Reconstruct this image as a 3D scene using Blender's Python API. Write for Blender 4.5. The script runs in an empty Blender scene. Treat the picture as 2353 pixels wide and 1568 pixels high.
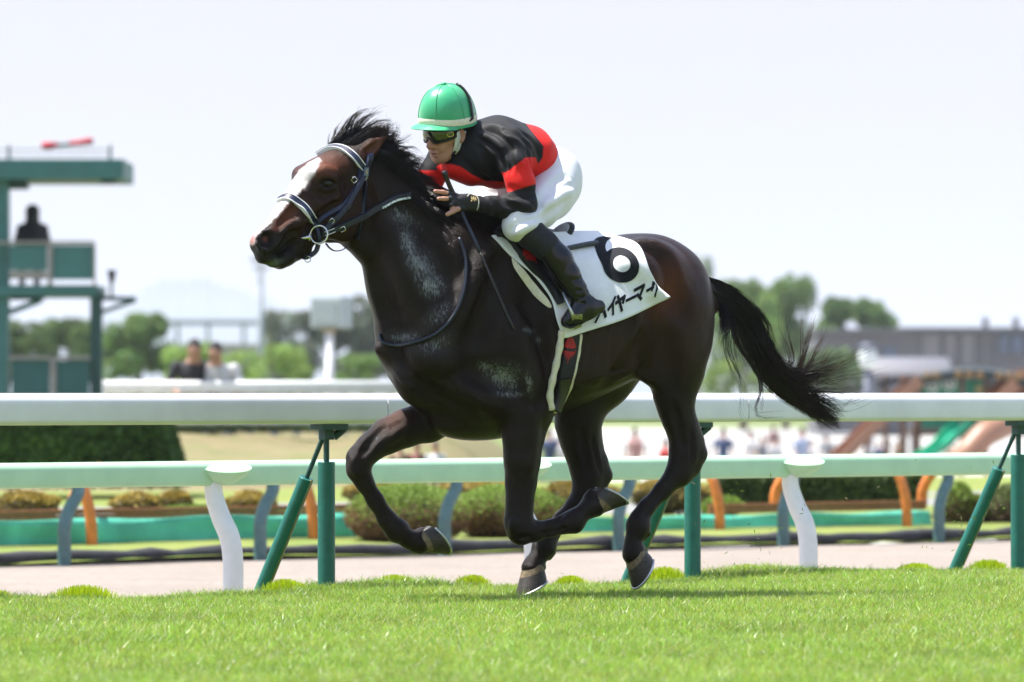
import bpy, math, random
import numpy as np
from mathutils import Vector, Matrix
from mathutils.bvhtree import BVHTree

random.seed(7)
RNG = np.random.default_rng(11)
C = bpy.context.scene.collection
SC = bpy.context.scene
rad = math.radians

# ------------------------------------------------------------------ camera, sky, sun, exposure
F = 13072.0            # focal length in units of the 2353-wide picture
HY = 905.0             # horizon row
CAMZ = 0.9
cam_d = bpy.data.cameras.new('camera')
cam = bpy.data.objects.new('camera', cam_d)
C.objects.link(cam)
cam.location = (0, 0, CAMZ)
cam.rotation_euler = (rad(90), 0, 0)
cam_d.sensor_width = 36.0
cam_d.lens = 36.0 * F / 2353.0
cam_d.shift_y = (HY - 784.0) / 2353.0
cam_d.clip_start = 0.5
cam_d.clip_end = 20000
cam_d.dof.use_dof = True
cam_d.dof.focus_distance = 24.75
cam_d.dof.aperture_fstop = 4.2
SC.camera = cam

SUN_EL, SUN_AZX, SUN_AZY = rad(67.5), -1.0, 0.10     # direction towards the sun (x, y): high, from the left
n_ = math.hypot(SUN_AZX, SUN_AZY)
SUN_DIR = Vector((SUN_AZX / n_ * math.cos(SUN_EL), SUN_AZY / n_ * math.cos(SUN_EL), math.sin(SUN_EL)))
world = bpy.data.worlds.new('World')
SC.world = world
world.use_nodes = True
wn = world.node_tree.nodes
wl = world.node_tree.links
wn.clear()
wo = wn.new('ShaderNodeOutputWorld')
wb = wn.new('ShaderNodeBackground')
sky = wn.new('ShaderNodeTexSky')
sky.sky_type = 'NISHITA'
sky.sun_disc = False
sky.sun_elevation = SUN_EL
sky.sun_rotation = math.atan2(SUN_DIR.x, SUN_DIR.y)
sky.air_density = 1.0
sky.dust_density = 1.0
sky.ozone_density = 1.0
wb.inputs['Strength'].default_value = 0.15
# bright haze low in the sky, thinning towards the blue overhead
veil = wn.new('ShaderNodeMix'); veil.data_type = 'RGBA'
vt_ = wn.new('ShaderNodeTexCoord'); vs_ = wn.new('ShaderNodeSeparateXYZ'); wl.new(vt_.outputs['Generated'], vs_.inputs[0])
vn = wn.new('ShaderNodeTexNoise'); vn.inputs['Scale'].default_value = 3.0; vn.inputs['Detail'].default_value = 5
wl.new(vt_.outputs['Generated'], vn.inputs['Vector'])
vr = wn.new('ShaderNodeMapRange'); vr.interpolation_type = 'SMOOTHSTEP'
for k_, v_ in (('From Min', .11), ('From Max', .50), ('To Min', .93), ('To Max', .10)): vr.inputs[k_].default_value = v_
wl.new(vs_.outputs['Z'], vr.inputs['Value'])
va = wn.new('ShaderNodeMath'); va.operation = 'MULTIPLY_ADD'; va.inputs[1].default_value = .12; va.use_clamp = True
wl.new(vn.outputs['Fac'], va.inputs[0]); wl.new(vr.outputs[0], va.inputs[2]); wl.new(va.outputs[0], veil.inputs['Factor'])
veil.inputs['B'].default_value = (2.55, 2.53, 2.66, 1)
wl.new(sky.outputs[0], veil.inputs['A']); wl.new(veil.outputs['Result'], wb.inputs['Color'])
wl.new(wb.outputs[0], wo.inputs['Surface'])

sun_d = bpy.data.lights.new('sun', 'SUN')
sun_d.energy = 5.0
sun_d.angle = rad(0.6)
sun_d.color = (1.0, 0.96, 0.9)
sun = bpy.data.objects.new('sun', sun_d)
C.objects.link(sun)
sun.rotation_euler = SUN_DIR.to_track_quat('Z', 'Y').to_euler()
sun.location = (0, 20, 30)

SC.view_settings.view_transform = 'Standard'
SC.view_settings.look = 'None'
SC.view_settings.exposure = 1.12
SC.view_settings.gamma = 1.0
SC.view_settings.use_curve_mapping = False
SC.render.engine = 'CYCLES'
SC.cycles.use_denoising = True
SC.cycles.max_bounces = 8
SC.cycles.transparent_max_bounces = 8
SC.cycles.sample_clamp_indirect = 6.0

# ------------------------------------------------------------------ geometry helpers
def W(px, py, Y):
    """a point of the picture (2353 wide) at distance Y"""
    return Vector(((px - 1176.5) * Y / F, Y, CAMZ - (py - HY) * Y / F))

def to_px(P):
    P = np.asarray(P, float)
    return np.stack([1176.5 + P[..., 0] * F / P[..., 1], HY - (P[..., 2] - CAMZ) * F / P[..., 1]], -1)

def smooth_poly(pts, n=6):
    """Catmull-Rom through points (any dimension)"""
    P = np.asarray(pts, float)
    if len(P) < 3:
        return P if n <= 1 else np.array([P[0] + (P[1] - P[0]) * t for t in np.linspace(0, 1, n + 1)])
    Q = np.vstack([2 * P[0] - P[1], P, 2 * P[-1] - P[-2]])
    out = []
    for i in range(1, len(Q) - 2):
        p0, p1, p2, p3 = Q[i - 1:i + 3]
        for t in np.linspace(0, 1, n, endpoint=False):
            out.append(.5 * ((2 * p1) + (p2 - p0) * t + (2 * p0 - 5 * p1 + 4 * p2 - p3) * t * t
                             + (3 * p1 - p0 - 3 * p2 + p3) * t ** 3))
    out.append(P[-1])
    return np.array(out)

class MB:
    """collects verts and faces; build() links them as one mesh object"""
    def __init__(self):
        self.v = []; self.f = []
    def add(self, v, f):
        o = len(self.v)
        self.v.extend([tuple(map(float, p)) for p in v])
        self.f.extend([tuple(int(i) + o for i in q) for q in f])
        return self
    def box(self, c, s, R=None):
        c = Vector(c); hx, hy, hz = s[0] / 2, s[1] / 2, s[2] / 2
        vs = [Vector((x, y, z)) for x in (-hx, hx) for y in (-hy, hy) for z in (-hz, hz)]
        if R is not None: vs = [R @ q for q in vs]
        vs = [q + c for q in vs]
        return self.add(vs, [(0, 1, 3, 2), (4, 6, 7, 5), (0, 4, 5, 1), (2, 3, 7, 6), (0, 2, 6, 4), (1, 5, 7, 3)])
    def tube(self, pts, r, seg=8, caps=True, flat=1.0, up=None):
        pts = [Vector(p) for p in pts]
        n = len(pts)
        rs = [r] * n if np.isscalar(r) else list(r)
        vs = []; prev = None
        for i, p in enumerate(pts):
            t = (pts[min(i + 1, n - 1)] - pts[max(i - 1, 0)])
            t = t.normalized() if t.length > 1e-9 else Vector((0, 0, 1))
            if prev is None:
                a = Vector(up) if up is not None else (Vector((0, 0, 1)) if abs(t.z) < .9 else Vector((1, 0, 0)))
                u = (a - t * a.dot(t)).normalized()
            else:
                u = (prev - t * prev.dot(t))
                u = u.normalized() if u.length > 1e-6 else t.orthogonal().normalized()
            prev = u
            w = t.cross(u)
            for k in range(seg):
                an = 2 * math.pi * k / seg
                vs.append(p + (u * math.cos(an) * flat + w * math.sin(an)) * rs[i])
        fs = [(i * seg + k, i * seg + (k + 1) % seg, (i + 1) * seg + (k + 1) % seg, (i + 1) * seg + k)
              for i in range(n - 1) for k in range(seg)]
        if caps:
            fs.append(tuple(range(seg - 1, -1, -1)))
            fs.append(tuple(range((n - 1) * seg, n * seg)))
        return self.add(vs, fs)
    def lathe(self, prof, c=(0, 0, 0), seg=16, R=None):
        """prof: (r, z) pairs from bottom to top, closed with caps"""
        c = Vector(c); vs = []
        for r, z in prof:
            for k in range(seg):
                a = 2 * math.pi * k / seg
                q = Vector((r * math.cos(a), r * math.sin(a), z))
                vs.append((R @ q if R is not None else q) + c)
        n = len(prof)
        fs = [(i * seg + k, i * seg + (k + 1) % seg, (i + 1) * seg + (k + 1) % seg, (i + 1) * seg + k)
              for i in range(n - 1) for k in range(seg)]
        fs.append(tuple(range(seg - 1, -1, -1))); fs.append(tuple(range((n - 1) * seg, n * seg)))
        return self.add(vs, fs)
    def ellipsoid(self, c, r, seg=14, rings=8, R=None):
        c = Vector(c); vs = []
        for i in range(1, rings):
            th = math.pi * i / rings
            for k in range(seg):
                a = 2 * math.pi * k / seg
                q = Vector((r[0] * math.sin(th) * math.cos(a), r[1] * math.sin(th) * math.sin(a), -r[2] * math.cos(th)))
                vs.append((R @ q if R is not None else q) + c)
        b = Vector((0, 0, -r[2])); t = Vector((0, 0, r[2]))
        vs.append((R @ b if R is not None else b) + c); vs.append((R @ t if R is not None else t) + c)
        fs = [(i * seg + k, i * seg + (k + 1) % seg, (i + 1) * seg + (k + 1) % seg, (i + 1) * seg + k)
              for i in range(rings - 2) for k in range(seg)]
        B, T = len(vs) - 2, len(vs) - 1
        fs += [(B, (k + 1) % seg, k) for k in range(seg)]
        o = (rings - 2) * seg
        fs += [(T, o + k, o + (k + 1) % seg) for k in range(seg)]
        return self.add(vs, fs)
    def prism(self, outline, thick, M):
        """outline: 2D points; M: 4x4 from (x, y, depth) to space"""
        n = len(outline)
        vs = [M @ Vector((x, y, 0)) for x, y in outline] + [M @ Vector((x, y, thick)) for x, y in outline]
        fs = [tuple(range(n - 1, -1, -1)), tuple(range(n, 2 * n))]
        fs += [(i, (i + 1) % n, n + (i + 1) % n, n + i) for i in range(n)]
        return self.add(vs, fs)
    def build(self, name, m, parent=None, smooth=False, bevel=0.0):
        return mesh_obj(name, self.v, self.f, m, parent, smooth, bevel)

def mesh_obj(name, v, f, m, parent=None, smooth=False, bevel=0.0):
    me = bpy.data.meshes.new(name)
    if isinstance(f, np.ndarray):
        fill_mesh(me, np.asarray(v, np.float32), f)
    else:
        me.from_pydata([tuple(p) for p in v], [], f)
    me.validate(); me.update()
    o = bpy.data.objects.new(name, me)
    C.objects.link(o)
    if parent is not None:
        o.parent = parent
        o.matrix_parent_inverse = parent_world(parent).inverted()
    for mm in (m if isinstance(m, (list, tuple)) else [m]):
        me.materials.append(mm)
    if smooth is True:
        me.polygons.foreach_set('use_smooth', np.ones(len(me.polygons), bool))
    elif smooth:
        me.polygons.foreach_set('use_smooth', np.ones(len(me.polygons), bool))
        me.set_sharp_from_angle(angle=rad(smooth))
    if bevel > 0:
        b = o.modifiers.new('edge', 'BEVEL'); b.width = bevel; b.segments = 2; b.limit_method = 'ANGLE'
    return o

def parent_world(o):
    M = o.matrix_parent_inverse @ o.matrix_basis if o.parent is not None else o.matrix_basis.copy()
    return parent_world(o.parent) @ M if o.parent is not None else M

def fill_mesh(me, v, f):
    n, k = f.shape
    me.vertices.add(len(v)); me.vertices.foreach_set('co', v.astype(np.float32).ravel())
    me.loops.add(n * k); me.loops.foreach_set('vertex_index', f.astype(np.int32).ravel())
    me.polygons.add(n)
    me.polygons.foreach_set('loop_start', np.arange(0, n * k, k, dtype=np.int32))
    me.polygons.foreach_set('loop_total', np.full(n, k, dtype=np.int32))
    me.update(calc_edges=True)

def thing(name, label, cat, loc=(0, 0, 0), rotz=0.0, group=None):
    o = bpy.data.objects.new(name, None)
    C.objects.link(o)
    o.empty_display_size = .1
    o.location = loc; o.rotation_euler = (0, 0, rotz)
    return tag(o, label, cat, group)

def tag(o, label=None, cat=None, group=None, kind=None):
    if label: o['label'] = label
    if cat: o['category'] = cat
    if group: o['group'] = group
    if kind: o['kind'] = kind
    return o

def dup(root, label=None):
    """copy of a thing with its parts and sub-parts (shared mesh data)"""
    r = root.copy(); C.objects.link(r)
    if label: r['label'] = label
    for ch in list(root.children):
        c = ch.copy(); C.objects.link(c); c.parent = r
        for g in list(ch.children):
            d = g.copy(); C.objects.link(d); d.parent = c
    return r

# ------------------------------------------------------------------ materials
def hexc(h):
    h = h.lstrip('#')
    return tuple(((int(h[i:i + 2], 16) / 255) / 12.92 if int(h[i:i + 2], 16) / 255 <= .04045
                  else ((int(h[i:i + 2], 16) / 255 + .055) / 1.055) ** 2.4) for i in (0, 2, 4))

def mat(name, col, rough=.5, var=.12, scale=12.0, bump=0.0, bscale=60.0, metal=0.0, spec=.5, coat=0.0,
        sheen=0.0, col2=None, detail=4.0, stretch=None, trans=0.0, attr=None, lo=.35, hi=.65):
    m = bpy.data.materials.new(name); m.use_nodes = True
    nt = m.node_tree; N = nt.nodes; L = nt.links
    b = N['Principled BSDF']
    b.inputs['Roughness'].default_value = rough
    b.inputs['Metallic'].default_value = metal
    b.inputs['Specular IOR Level'].default_value = spec
    b.inputs['Coat Weight'].default_value = coat
    b.inputs['Sheen Weight'].default_value = sheen
    tc = N.new('ShaderNodeTexCoord'); src = tc.outputs['Object']
    if stretch:
        mp = N.new('ShaderNodeMapping'); mp.inputs['Scale'].default_value = stretch
        L.new(src, mp.inputs['Vector']); src = mp.outputs[0]
    nz = N.new('ShaderNodeTexNoise'); nz.inputs['Scale'].default_value = scale; nz.inputs['Detail'].default_value = detail
    L.new(src, nz.inputs['Vector'])
    rmp = N.new('ShaderNodeValToRGB')
    c = np.array(col[:3], float)
    a_ = c * (1 - var); b_ = np.array(col2[:3], float) if col2 is not None else np.minimum(c * (1 + var), 1)
    rmp.color_ramp.elements[0].position = lo; rmp.color_ramp.elements[0].color = (*a_, 1)
    rmp.color_ramp.elements[1].position = hi; rmp.color_ramp.elements[1].color = (*b_, 1)
    L.new(nz.outputs['Fac'], rmp.inputs[0])
    out = rmp.outputs[0]
    if attr:
        at = N.new('ShaderNodeAttribute'); at.attribute_name = attr
        mx = N.new('ShaderNodeMix'); mx.data_type = 'RGBA'; mx.blend_type = 'MULTIPLY'; mx.inputs['Factor'].default_value = 1
        L.new(at.outputs['Color'], mx.inputs['A']); L.new(out, mx.inputs['B']); out = mx.outputs['Result']
    L.new(out, b.inputs['Base Color'])
    if bump > 0:
        n2 = N.new('ShaderNodeTexNoise'); n2.inputs['Scale'].default_value = bscale; n2.inputs['Detail'].default_value = 5
        L.new(src, n2.inputs['Vector'])
        bp = N.new('ShaderNodeBump'); bp.inputs['Strength'].default_value = min(1, bump); bp.inputs['Distance'].default_value = .01
        L.new(n2.outputs['Fac'], bp.inputs['Height']); L.new(bp.outputs[0], b.inputs['Normal'])
    if trans > 0:      # thin leaves let light through
        tr = N.new('ShaderNodeBsdfTranslucent'); ms = N.new('ShaderNodeMixShader')
        ms.inputs[0].default_value = trans
        L.new(out, tr.inputs['Color']); L.new(b.outputs[0], ms.inputs[1]); L.new(tr.outputs[0], ms.inputs[2])
        L.new(ms.outputs[0], N['Material Output'].inputs['Surface'])
    return m

# ------------------------------------------------------------------ signed distance modelling
class Field:
    """solid body grown from blended primitives on a grid (horse frame: s forward, t to the near side, z up)"""
    def __init__(self, lo, hi, h):
        self.h = h
        self.lo = np.array(lo, float)
        self.n = np.ceil((np.array(hi) - self.lo) / h).astype(int) + 1
        self.D = np.full(self.n, 1.0, np.float32)
    def _box(self, lo, hi):
        a = np.clip(np.floor((np.array(lo) - self.lo) / self.h).astype(int), 0, self.n - 1)
        b = np.clip(np.ceil((np.array(hi) - self.lo) / self.h).astype(int) + 1, 1, self.n)
        if np.any(b <= a): return None
        ax = [(self.lo[i] + self.h * np.arange(a[i], b[i])).astype(np.float32) for i in range(3)]
        return tuple(slice(a[i], b[i]) for i in range(3)), np.meshgrid(*ax, indexing='ij', sparse=True)
    def _put(self, sl, d, k, op):
        A = self.D[sl]
        if op == 'add':
            h = np.clip(.5 + .5 * (A - d) / k, 0, 1)
            self.D[sl] = A + (d - A) * h - k * h * (1 - h)
        else:
            d = -d
            h = np.clip(.5 + .5 * (d - A) / k, 0, 1)
            self.D[sl] = A + (d - A) * h + k * h * (1 - h)
    def cone(self, p1, p2, r1, r2, q=1.0, k=.03, op='add', lat=(0, 1, 0)):
        """round cone; q = squash along the lateral axis"""
        p1 = np.array(p1, float); p2 = np.array(p2, float)
        m = max(r1, r2) * max(q, 1) + k + 2 * self.h
        bx = self._box(np.minimum(p1, p2) - m, np.maximum(p1, p2) + m)
        if bx is None: return
        sl, (X, Y, Z) = bx
        a = p2 - p1; L = np.linalg.norm(a)
        a = a / L if L > 1e-6 else np.array([1., 0, 0])
        e = np.array(lat, float); e = e - a * e.dot(a); ne = np.linalg.norm(e)
        e = e / ne if ne > 1e-3 else np.array([0, 0, 1.])
        dx, dy, dz = X - np.float32(p1[0]), Y - np.float32(p1[1]), Z - np.float32(p1[2])
        x = (dx * a[0] + dy * a[1] + dz * a[2]).astype(np.float32)
        y = (dx * e[0] + dy * e[1] + dz * e[2]).astype(np.float32)
        w2 = np.maximum(dx * dx + dy * dy + dz * dz - x * x - y * y, 0)
        hh = np.clip(x / max(L, 1e-6), 0, 1)
        ex = x - hh * L
        d = np.sqrt(ex * ex + (y / q) ** 2 + w2) - (r1 + (r2 - r1) * hh)
        d = d * (min(1, q) if q < 1 else 1)
        self._put(sl, d.astype(np.float32), k, op)
    def chain(self, pts, q=1.0, k=.02, lat=(0, 1, 0), op='add'):
        """pts: (s, t, z, r)"""
        for a, b in zip(pts[:-1], pts[1:]):
            self.cone(a[:3], b[:3], a[3], b[3], q, k, op, lat)
    def ell(self, c, r, ax=(1, 0, 0), lat=(0, 1, 0), k=.03, op='add'):
        """ellipsoid: r = (along ax, along lat, third)"""
        c = np.array(c, float)
        a = np.array(ax, float); a /= np.linalg.norm(a)
        e = np.array(lat, float); e = e - a * e.dot(a); e /= np.linalg.norm(e)
        g = np.cross(a, e)
        m = max(r) + k + 2 * self.h
        bx = self._box(c - m, c + m)
        if bx is None: return
        sl, (X, Y, Z) = bx
        dx, dy, dz = X - c[0], Y - c[1], Z - c[2]
        x = (dx * a[0] + dy * a[1] + dz * a[2]) / r[0]
        y = (dx * e[0] + dy * e[1] + dz * e[2]) / r[1]
        z = (dx * g[0] + dy * g[1] + dz * g[2]) / r[2]
        q = np.sqrt(x * x + y * y + z * z)
        q2 = np.sqrt((x / r[0]) ** 2 + (y / r[1]) ** 2 + (z / r[2]) ** 2)
        d = q * (q - 1) / np.maximum(q2, 1e-5)
        self._put(sl, d.astype(np.float32), k, op)
    def loft(self, st, k=.03, pw=2.2):
        """st rows: s, z top, z bottom, half width"""
        st = np.array(st, float)
        st = st[np.argsort(st[:, 0])]
        S = smooth_poly(st, 8)
        S = S[np.argsort(S[:, 0])]
        hw = S[:, 3].max()
        bx = self._box((S[0, 0] - .1, -hw - .1, S[:, 2].min() - .1), (S[-1, 0] + .1, hw + .1, S[:, 1].max() + .1))
        sl, (X, Y, Z) = bx
        xs = X[:, 0, 0]
        ip = lambda j: np.interp(xs, S[:, 0], S[:, j]).astype(np.float32)[:, None, None]
        zt, zb, w = ip(1), ip(2), np.maximum(ip(3), .005)
        zc = (zt + zb) / 2; hz = np.maximum((zt - zb) / 2, .005)
        rr = ((np.abs(Y) / w) ** pw + (np.abs(Z - zc) / hz) ** pw) ** (1 / pw)
        d = (rr - 1) * np.minimum(w, hz)
        out = np.maximum(np.maximum(S[0, 0] - xs, xs - S[-1, 0]), 0).astype(np.float32)[:, None, None]
        d = np.maximum(d, -1) + out
        self._put(sl, d.astype(np.float32), k, 'add')
    def mesh(self):
        D = self.D; S = D < 0; n = self.n
        cnt = np.zeros(n - 1, np.uint8)
        for i in (0, 1):
            for j in (0, 1):
                for k in (0, 1):
                    cnt += S[i:n[0] - 1 + i, j:n[1] - 1 + j, k:n[2] - 1 + k]
        act = np.argwhere((cnt > 0) & (cnt < 8))
        idx = np.full(n - 1, -1, np.int32)
        idx[act[:, 0], act[:, 1], act[:, 2]] = np.arange(len(act))
        acc = np.zeros((len(act), 3)); c = np.zeros(len(act))
        cor = [(i, j, k) for i in (0, 1) for j in (0, 1) for k in (0, 1)]
        val = {q: D[act[:, 0] + q[0], act[:, 1] + q[1], act[:, 2] + q[2]] for q in cor}
        for q in cor:
            for ax in range(3):
                if q[ax] == 0:
                    p = list(q); p[ax] = 1; p = tuple(p)
                    A, B = val[q], val[p]
                    x = (A < 0) != (B < 0)
                    t = np.where(x, A / np.where(x, A - B, 1), 0)
                    for d in range(3):
                        acc[:, d] += np.where(x, q[d] + (t if d == ax else 0), 0)
                    c += x
        V = self.lo + self.h * (act + acc / c[:, None])
        faces = []
        for ax in range(3):
            u, w = (ax + 1) % 3, (ax + 2) % 3
            s0 = [slice(1, n[i] - 1) for i in range(3)]; s1 = list(s0)
            s0[ax] = slice(0, n[ax] - 1); s1[ax] = slice(1, n[ax])
            A = S[tuple(s0)]; B = S[tuple(s1)]
            for fl, M in ((False, A & ~B), (True, ~A & B)):
                p = np.argwhere(M)
                if not len(p): continue
                base = p.copy()
                for i in range(3):
                    if i != ax: base[:, i] += 1
                def g(du, dw):
                    b = base.copy(); b[:, u] += du; b[:, w] += dw
                    return idx[b[:, 0], b[:, 1], b[:, 2]]
                q = np.stack([g(-1, -1), g(0, -1), g(0, 0), g(-1, 0)], 1)
                faces.append(q[:, ::-1] if fl else q)
        f = np.concatenate(faces)
        f = f[(f >= 0).all(1)]
        return V, f
# ------------------------------------------------------------------ lie of the land: everything runs along the course
PHI = rad(43)
RD = np.array([math.cos(PHI), math.sin(PHI)])          # along the running rail
RN = np.array([-math.sin(PHI), math.cos(PHI)])         # away from the course, into the infield
RA = np.array([(760 - 1176.5) * 26.0 / F, 26.0])       # foot of the first post
def rp(t, w, z=0.0):
    q = RA + t * RD + w * RN
    return Vector((q[0], q[1], z))
def rt(px, w):
    """distance along the rail of the point seen at column px on the line w"""
    k = (px - 1176.5) / F; b = RA + w * RN
    return (k * b[1] - b[0]) / (RD[0] - k * RD[1])
def rxy(px, w, z=0.0): return rp(rt(px, w), w, z)

def gmat(name, cols, rough=.9, s1=.6, s2=14, bump=.4, bscale=30):
    """ground with large patches and small grain: cols = three colours"""
    m = bpy.data.materials.new(name); m.use_nodes = True
    nt = m.node_tree; N = nt.nodes; L = nt.links; b = N['Principled BSDF']; b.inputs['Roughness'].default_value = rough
    b.inputs['Specular IOR Level'].default_value = .2
    tc = N.new('ShaderNodeTexCoord')
    a = N.new('ShaderNodeTexNoise'); a.inputs['Scale'].default_value = s1; a.inputs['Detail'].default_value = 5
    c = N.new('ShaderNodeTexNoise'); c.inputs['Scale'].default_value = s2; c.inputs['Detail'].default_value = 6
    L.new(tc.outputs['Object'], a.inputs['Vector']); L.new(tc.outputs['Object'], c.inputs['Vector'])
    r = N.new('ShaderNodeValToRGB'); e = r.color_ramp.elements
    e[0].position = .36; e[0].color = (*cols[0], 1); e[1].position = .64; e[1].color = (*cols[1], 1)
    L.new(a.outputs['Fac'], r.inputs[0])
    mx = N.new('ShaderNodeMix'); mx.data_type = 'RGBA'; mx.inputs['B'].default_value = (*cols[2], 1)
    r2 = N.new('ShaderNodeMapRange'); r2.inputs['From Min'].default_value = .42; r2.inputs['From Max'].default_value = .68; r2.inputs['To Max'].default_value = .7
    L.new(c.outputs['Fac'], r2.inputs['Value']); L.new(r2.outputs[0], mx.inputs['Factor']); L.new(r.outputs[0], mx.inputs['A'])
    L.new(mx.outputs['Result'], b.inputs['Base Color'])
    n = N.new('ShaderNodeTexNoise'); n.inputs['Scale'].default_value = bscale; n.inputs['Detail'].default_value = 6
    L.new(tc.outputs['Object'], n.inputs['Vector'])
    bp = N.new('ShaderNodeBump'); bp.inputs['Strength'].default_value = bump; bp.inputs['Distance'].default_value = .03
    L.new(n.outputs['Fac'], bp.inputs['Height']); L.new(bp.outputs[0], b.inputs['Normal'])
    return m

def sheet(name, t0, t1, nt, prof, m, zfun=None):
    """strip along the rail; prof = (w, z) across"""
    ts = np.linspace(t0, t1, nt); vs = []
    for t in ts:
        for w, z in prof:
            vs.append(rp(t, w, z + (zfun(t, w) if zfun else 0)))
    k = len(prof)
    fs = [(i * k + j, (i + 1) * k + j, (i + 1) * k + j + 1, i * k + j + 1) for i in range(nt - 1) for j in range(k - 1)]
    return tag(mesh_obj(name, vs, fs, m, smooth=True), kind='structure')

def turf_z(t, w):
    edge = .035 * (math.sin(t * 2.3 + 1) * .5 + math.sin(t * 5.1) * .35 + math.sin(t * 11.3 + 2) * .25)
    return -.034 + edge * math.exp(-((w - .05) / .25) ** 2) + .012 * math.sin(t * 1.7 + w * 2.1) * math.sin(w * 1.3 - t * .6)

m_turf = gmat('turf_soil', [(.08, .125, .025), (.11, .16, .03), (.14, .16, .05)], s1=1.2, s2=30)
wprof = [(w, 0.0) for w in np.r_[np.linspace(-60, -14, 12), np.linspace(-13, -.2, 60)]] + [(-.05, 0), (.1, -.02), (.22, -.08), (.4, -.18), (.7, -.27), (1.0, -.31)]
turf = sheet('turf', -60, 60, 400, wprof, m_turf, turf_z)
m_dirt = gmat('dirt', [(.25, .212, .18), (.285, .245, .21), (.205, .172, .145)], s1=1.6, s2=14, bump=1.0, bscale=10)
sheet('dirt_track', -80, 120, 200, [(w, -.284) for w in np.linspace(.5, 11.32, 24)], m_dirt, lambda t, w: .012 * math.sin(t * 3.1 + w) * math.sin(w * 2.3 - t))
m_lawn = gmat('lawn', [(.13, .19, .035), (.19, .23, .05), (.24, .23, .08)], s1=.8, s2=8)
sheet('infield_lawn', -80, 140, 120, [(w, z) for w, z in ((11.25, -.26), (11.5, -.21), (13, -.20), (17, -.20), (24, -.2), (30, -.21), (36, -.3))], m_lawn, lambda t, w: .02 * math.sin(t * 1.3) * math.sin(w))
m_path = gmat('pale_paving', [(.22, .22, .21), (.26, .255, .24), (.17, .17, .165)], s1=.6, s2=6, bump=.1)
sheet('paved_path', -80, 140, 60, [(17.5, -.193), (23.5, -.193)], m_path)
# base of the land, lower in the middle of the course, to the horizon
m_land = gmat('land', [(.10, .15, .04), (.15, .19, .06), (.20, .20, .09)], s1=.05, s2=.6)
mb = MB(); mb.add([(-11000, -60, -1.72), (11000, -60, -1.72), (11000, 15900, -1.72), (-11000, 15900, -1.72)], [(0, 1, 2, 3)])
tag(mb.build('ground', m_land), kind='structure')
# dry grassy bank on the left
m_bank = gmat('dry_grass', [(.20, .15, .085), (.21, .185, .09), (.10, .135, .035)], s1=.5, s2=3)
rows = [(58, -.9), (62, -.55), (70, -.12), (78, .30), (84, .36), (120, .30), (128, -1.8)]
vs = []; NB = 60
for i in range(NB):
    x = -14 + 14.6 * i / (NB - 1); fall = max(0, (i - NB + 9) / 9)
    for j, (y, z) in enumerate(rows): vs.append((x, y, z + .05 * math.sin(x * 1.9 + j) + .03 * math.sin(x * 5 + j * 2) - 1.4 * fall ** 1.6))
fs = [(i * len(rows) + j, (i + 1) * len(rows) + j, (i + 1) * len(rows) + j + 1, i * len(rows) + j + 1) for i in range(NB - 1) for j in range(len(rows) - 1)]
tag(mesh_obj('grassy_bank', vs, fs, m_bank, smooth=True), kind='structure')
# pale plaza in the infield on the right
m_plaza = gmat('plaza', [(.40, .385, .36), (.46, .44, .40), (.32, .31, .29)], s1=.1, s2=1.2, bump=.1)
mb = MB(); mb.add([(1.5, 95, -1.714), (60, 95, -1.714), (120, 430, -1.714), (2.5, 430, -1.714)], [(0, 1, 2, 3)])
tag(mb.build('plaza', m_plaza), kind='structure')
# lumpy black edging between dirt and lawn
mb = MB(); rgk = np.random.default_rng(3)
pts = [rp(t, 11.33 + .015 * rgk.normal(), -.236 + .005 * rgk.normal()) for t in np.arange(-25, 40, .22)]
mb.tube(pts, [.052 * (1 + .16 * rgk.normal()) for _ in pts], 8)
tag(mb.build('kerb_edging', mat('black_rubber', (.032, .032, .036), .8, .3, 6, bump=.4, bscale=25), smooth=True), 'lumpy black rubber edging between the dirt track and the lawn', 'edging')

# mountain far away
m_mtn = gmat('mountain_forest', [(.05, .08, .05), (.07, .10, .06), (.09, .11, .07)], s1=.002, s2=.02)
vs = []; ML = 90; MD = 14000.0
prof = smooth_poly([(-900, 800), (60, 770), (180, 735), (280, 690), (350, 655), (430, 641), (500, 650), (560, 672), (620, 690), (700, 730), (820, 760), (1100, 775), (1500, 770), (2000, 778), (3300, 800)], 8)
for i, (px, py) in enumerate(prof):
    p = W(px, py, MD); h = p.z + 7 * math.sin(i * 1.7) + 5 * math.sin(i * .6)
    vs += [(p.x, MD - 500, -2), (p.x * .99, MD - 200, h * .55), (p.x, MD, h), (p.x * 1.02, MD + 600, -2)]
fs = [(i * 4 + j, (i + 1) * 4 + j, (i + 1) * 4 + j + 1, i * 4 + j + 1) for i in range(len(prof) - 1) for j in range(3)]
tag(mesh_obj('mountain', vs, fs, m_mtn, smooth=True), kind='structure')
# ------------------------------------------------------------------ running rails
m_railw = mat('rail_white', (.78, .78, .80), .42, .05, 5, spec=.4)
m_railg = mat('rail_pale_green', (.44, .68, .46), .45, .04, 8, spec=.4)
m_green = mat('post_green', (.010, .135, .105), .40, .10, 20, spec=.5, bump=.08, bscale=40)
m_steelg = mat('bracket_green', (.014, .065, .062), .5, .15, 30)
m_legw = mat('leg_white', (.74, .75, .78), .4, .03, 20)
m_legg = mat('leg_grey_green', (.085, .165, .165), .45, .12, 20)
m_orange = mat('rail_orange', (.62, .19, .035), .5, .15, 14)
m_brownwood = mat('brown_board', (.26, .10, .035), .7, .25, 8, stretch=(.4, 6, 6))

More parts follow.
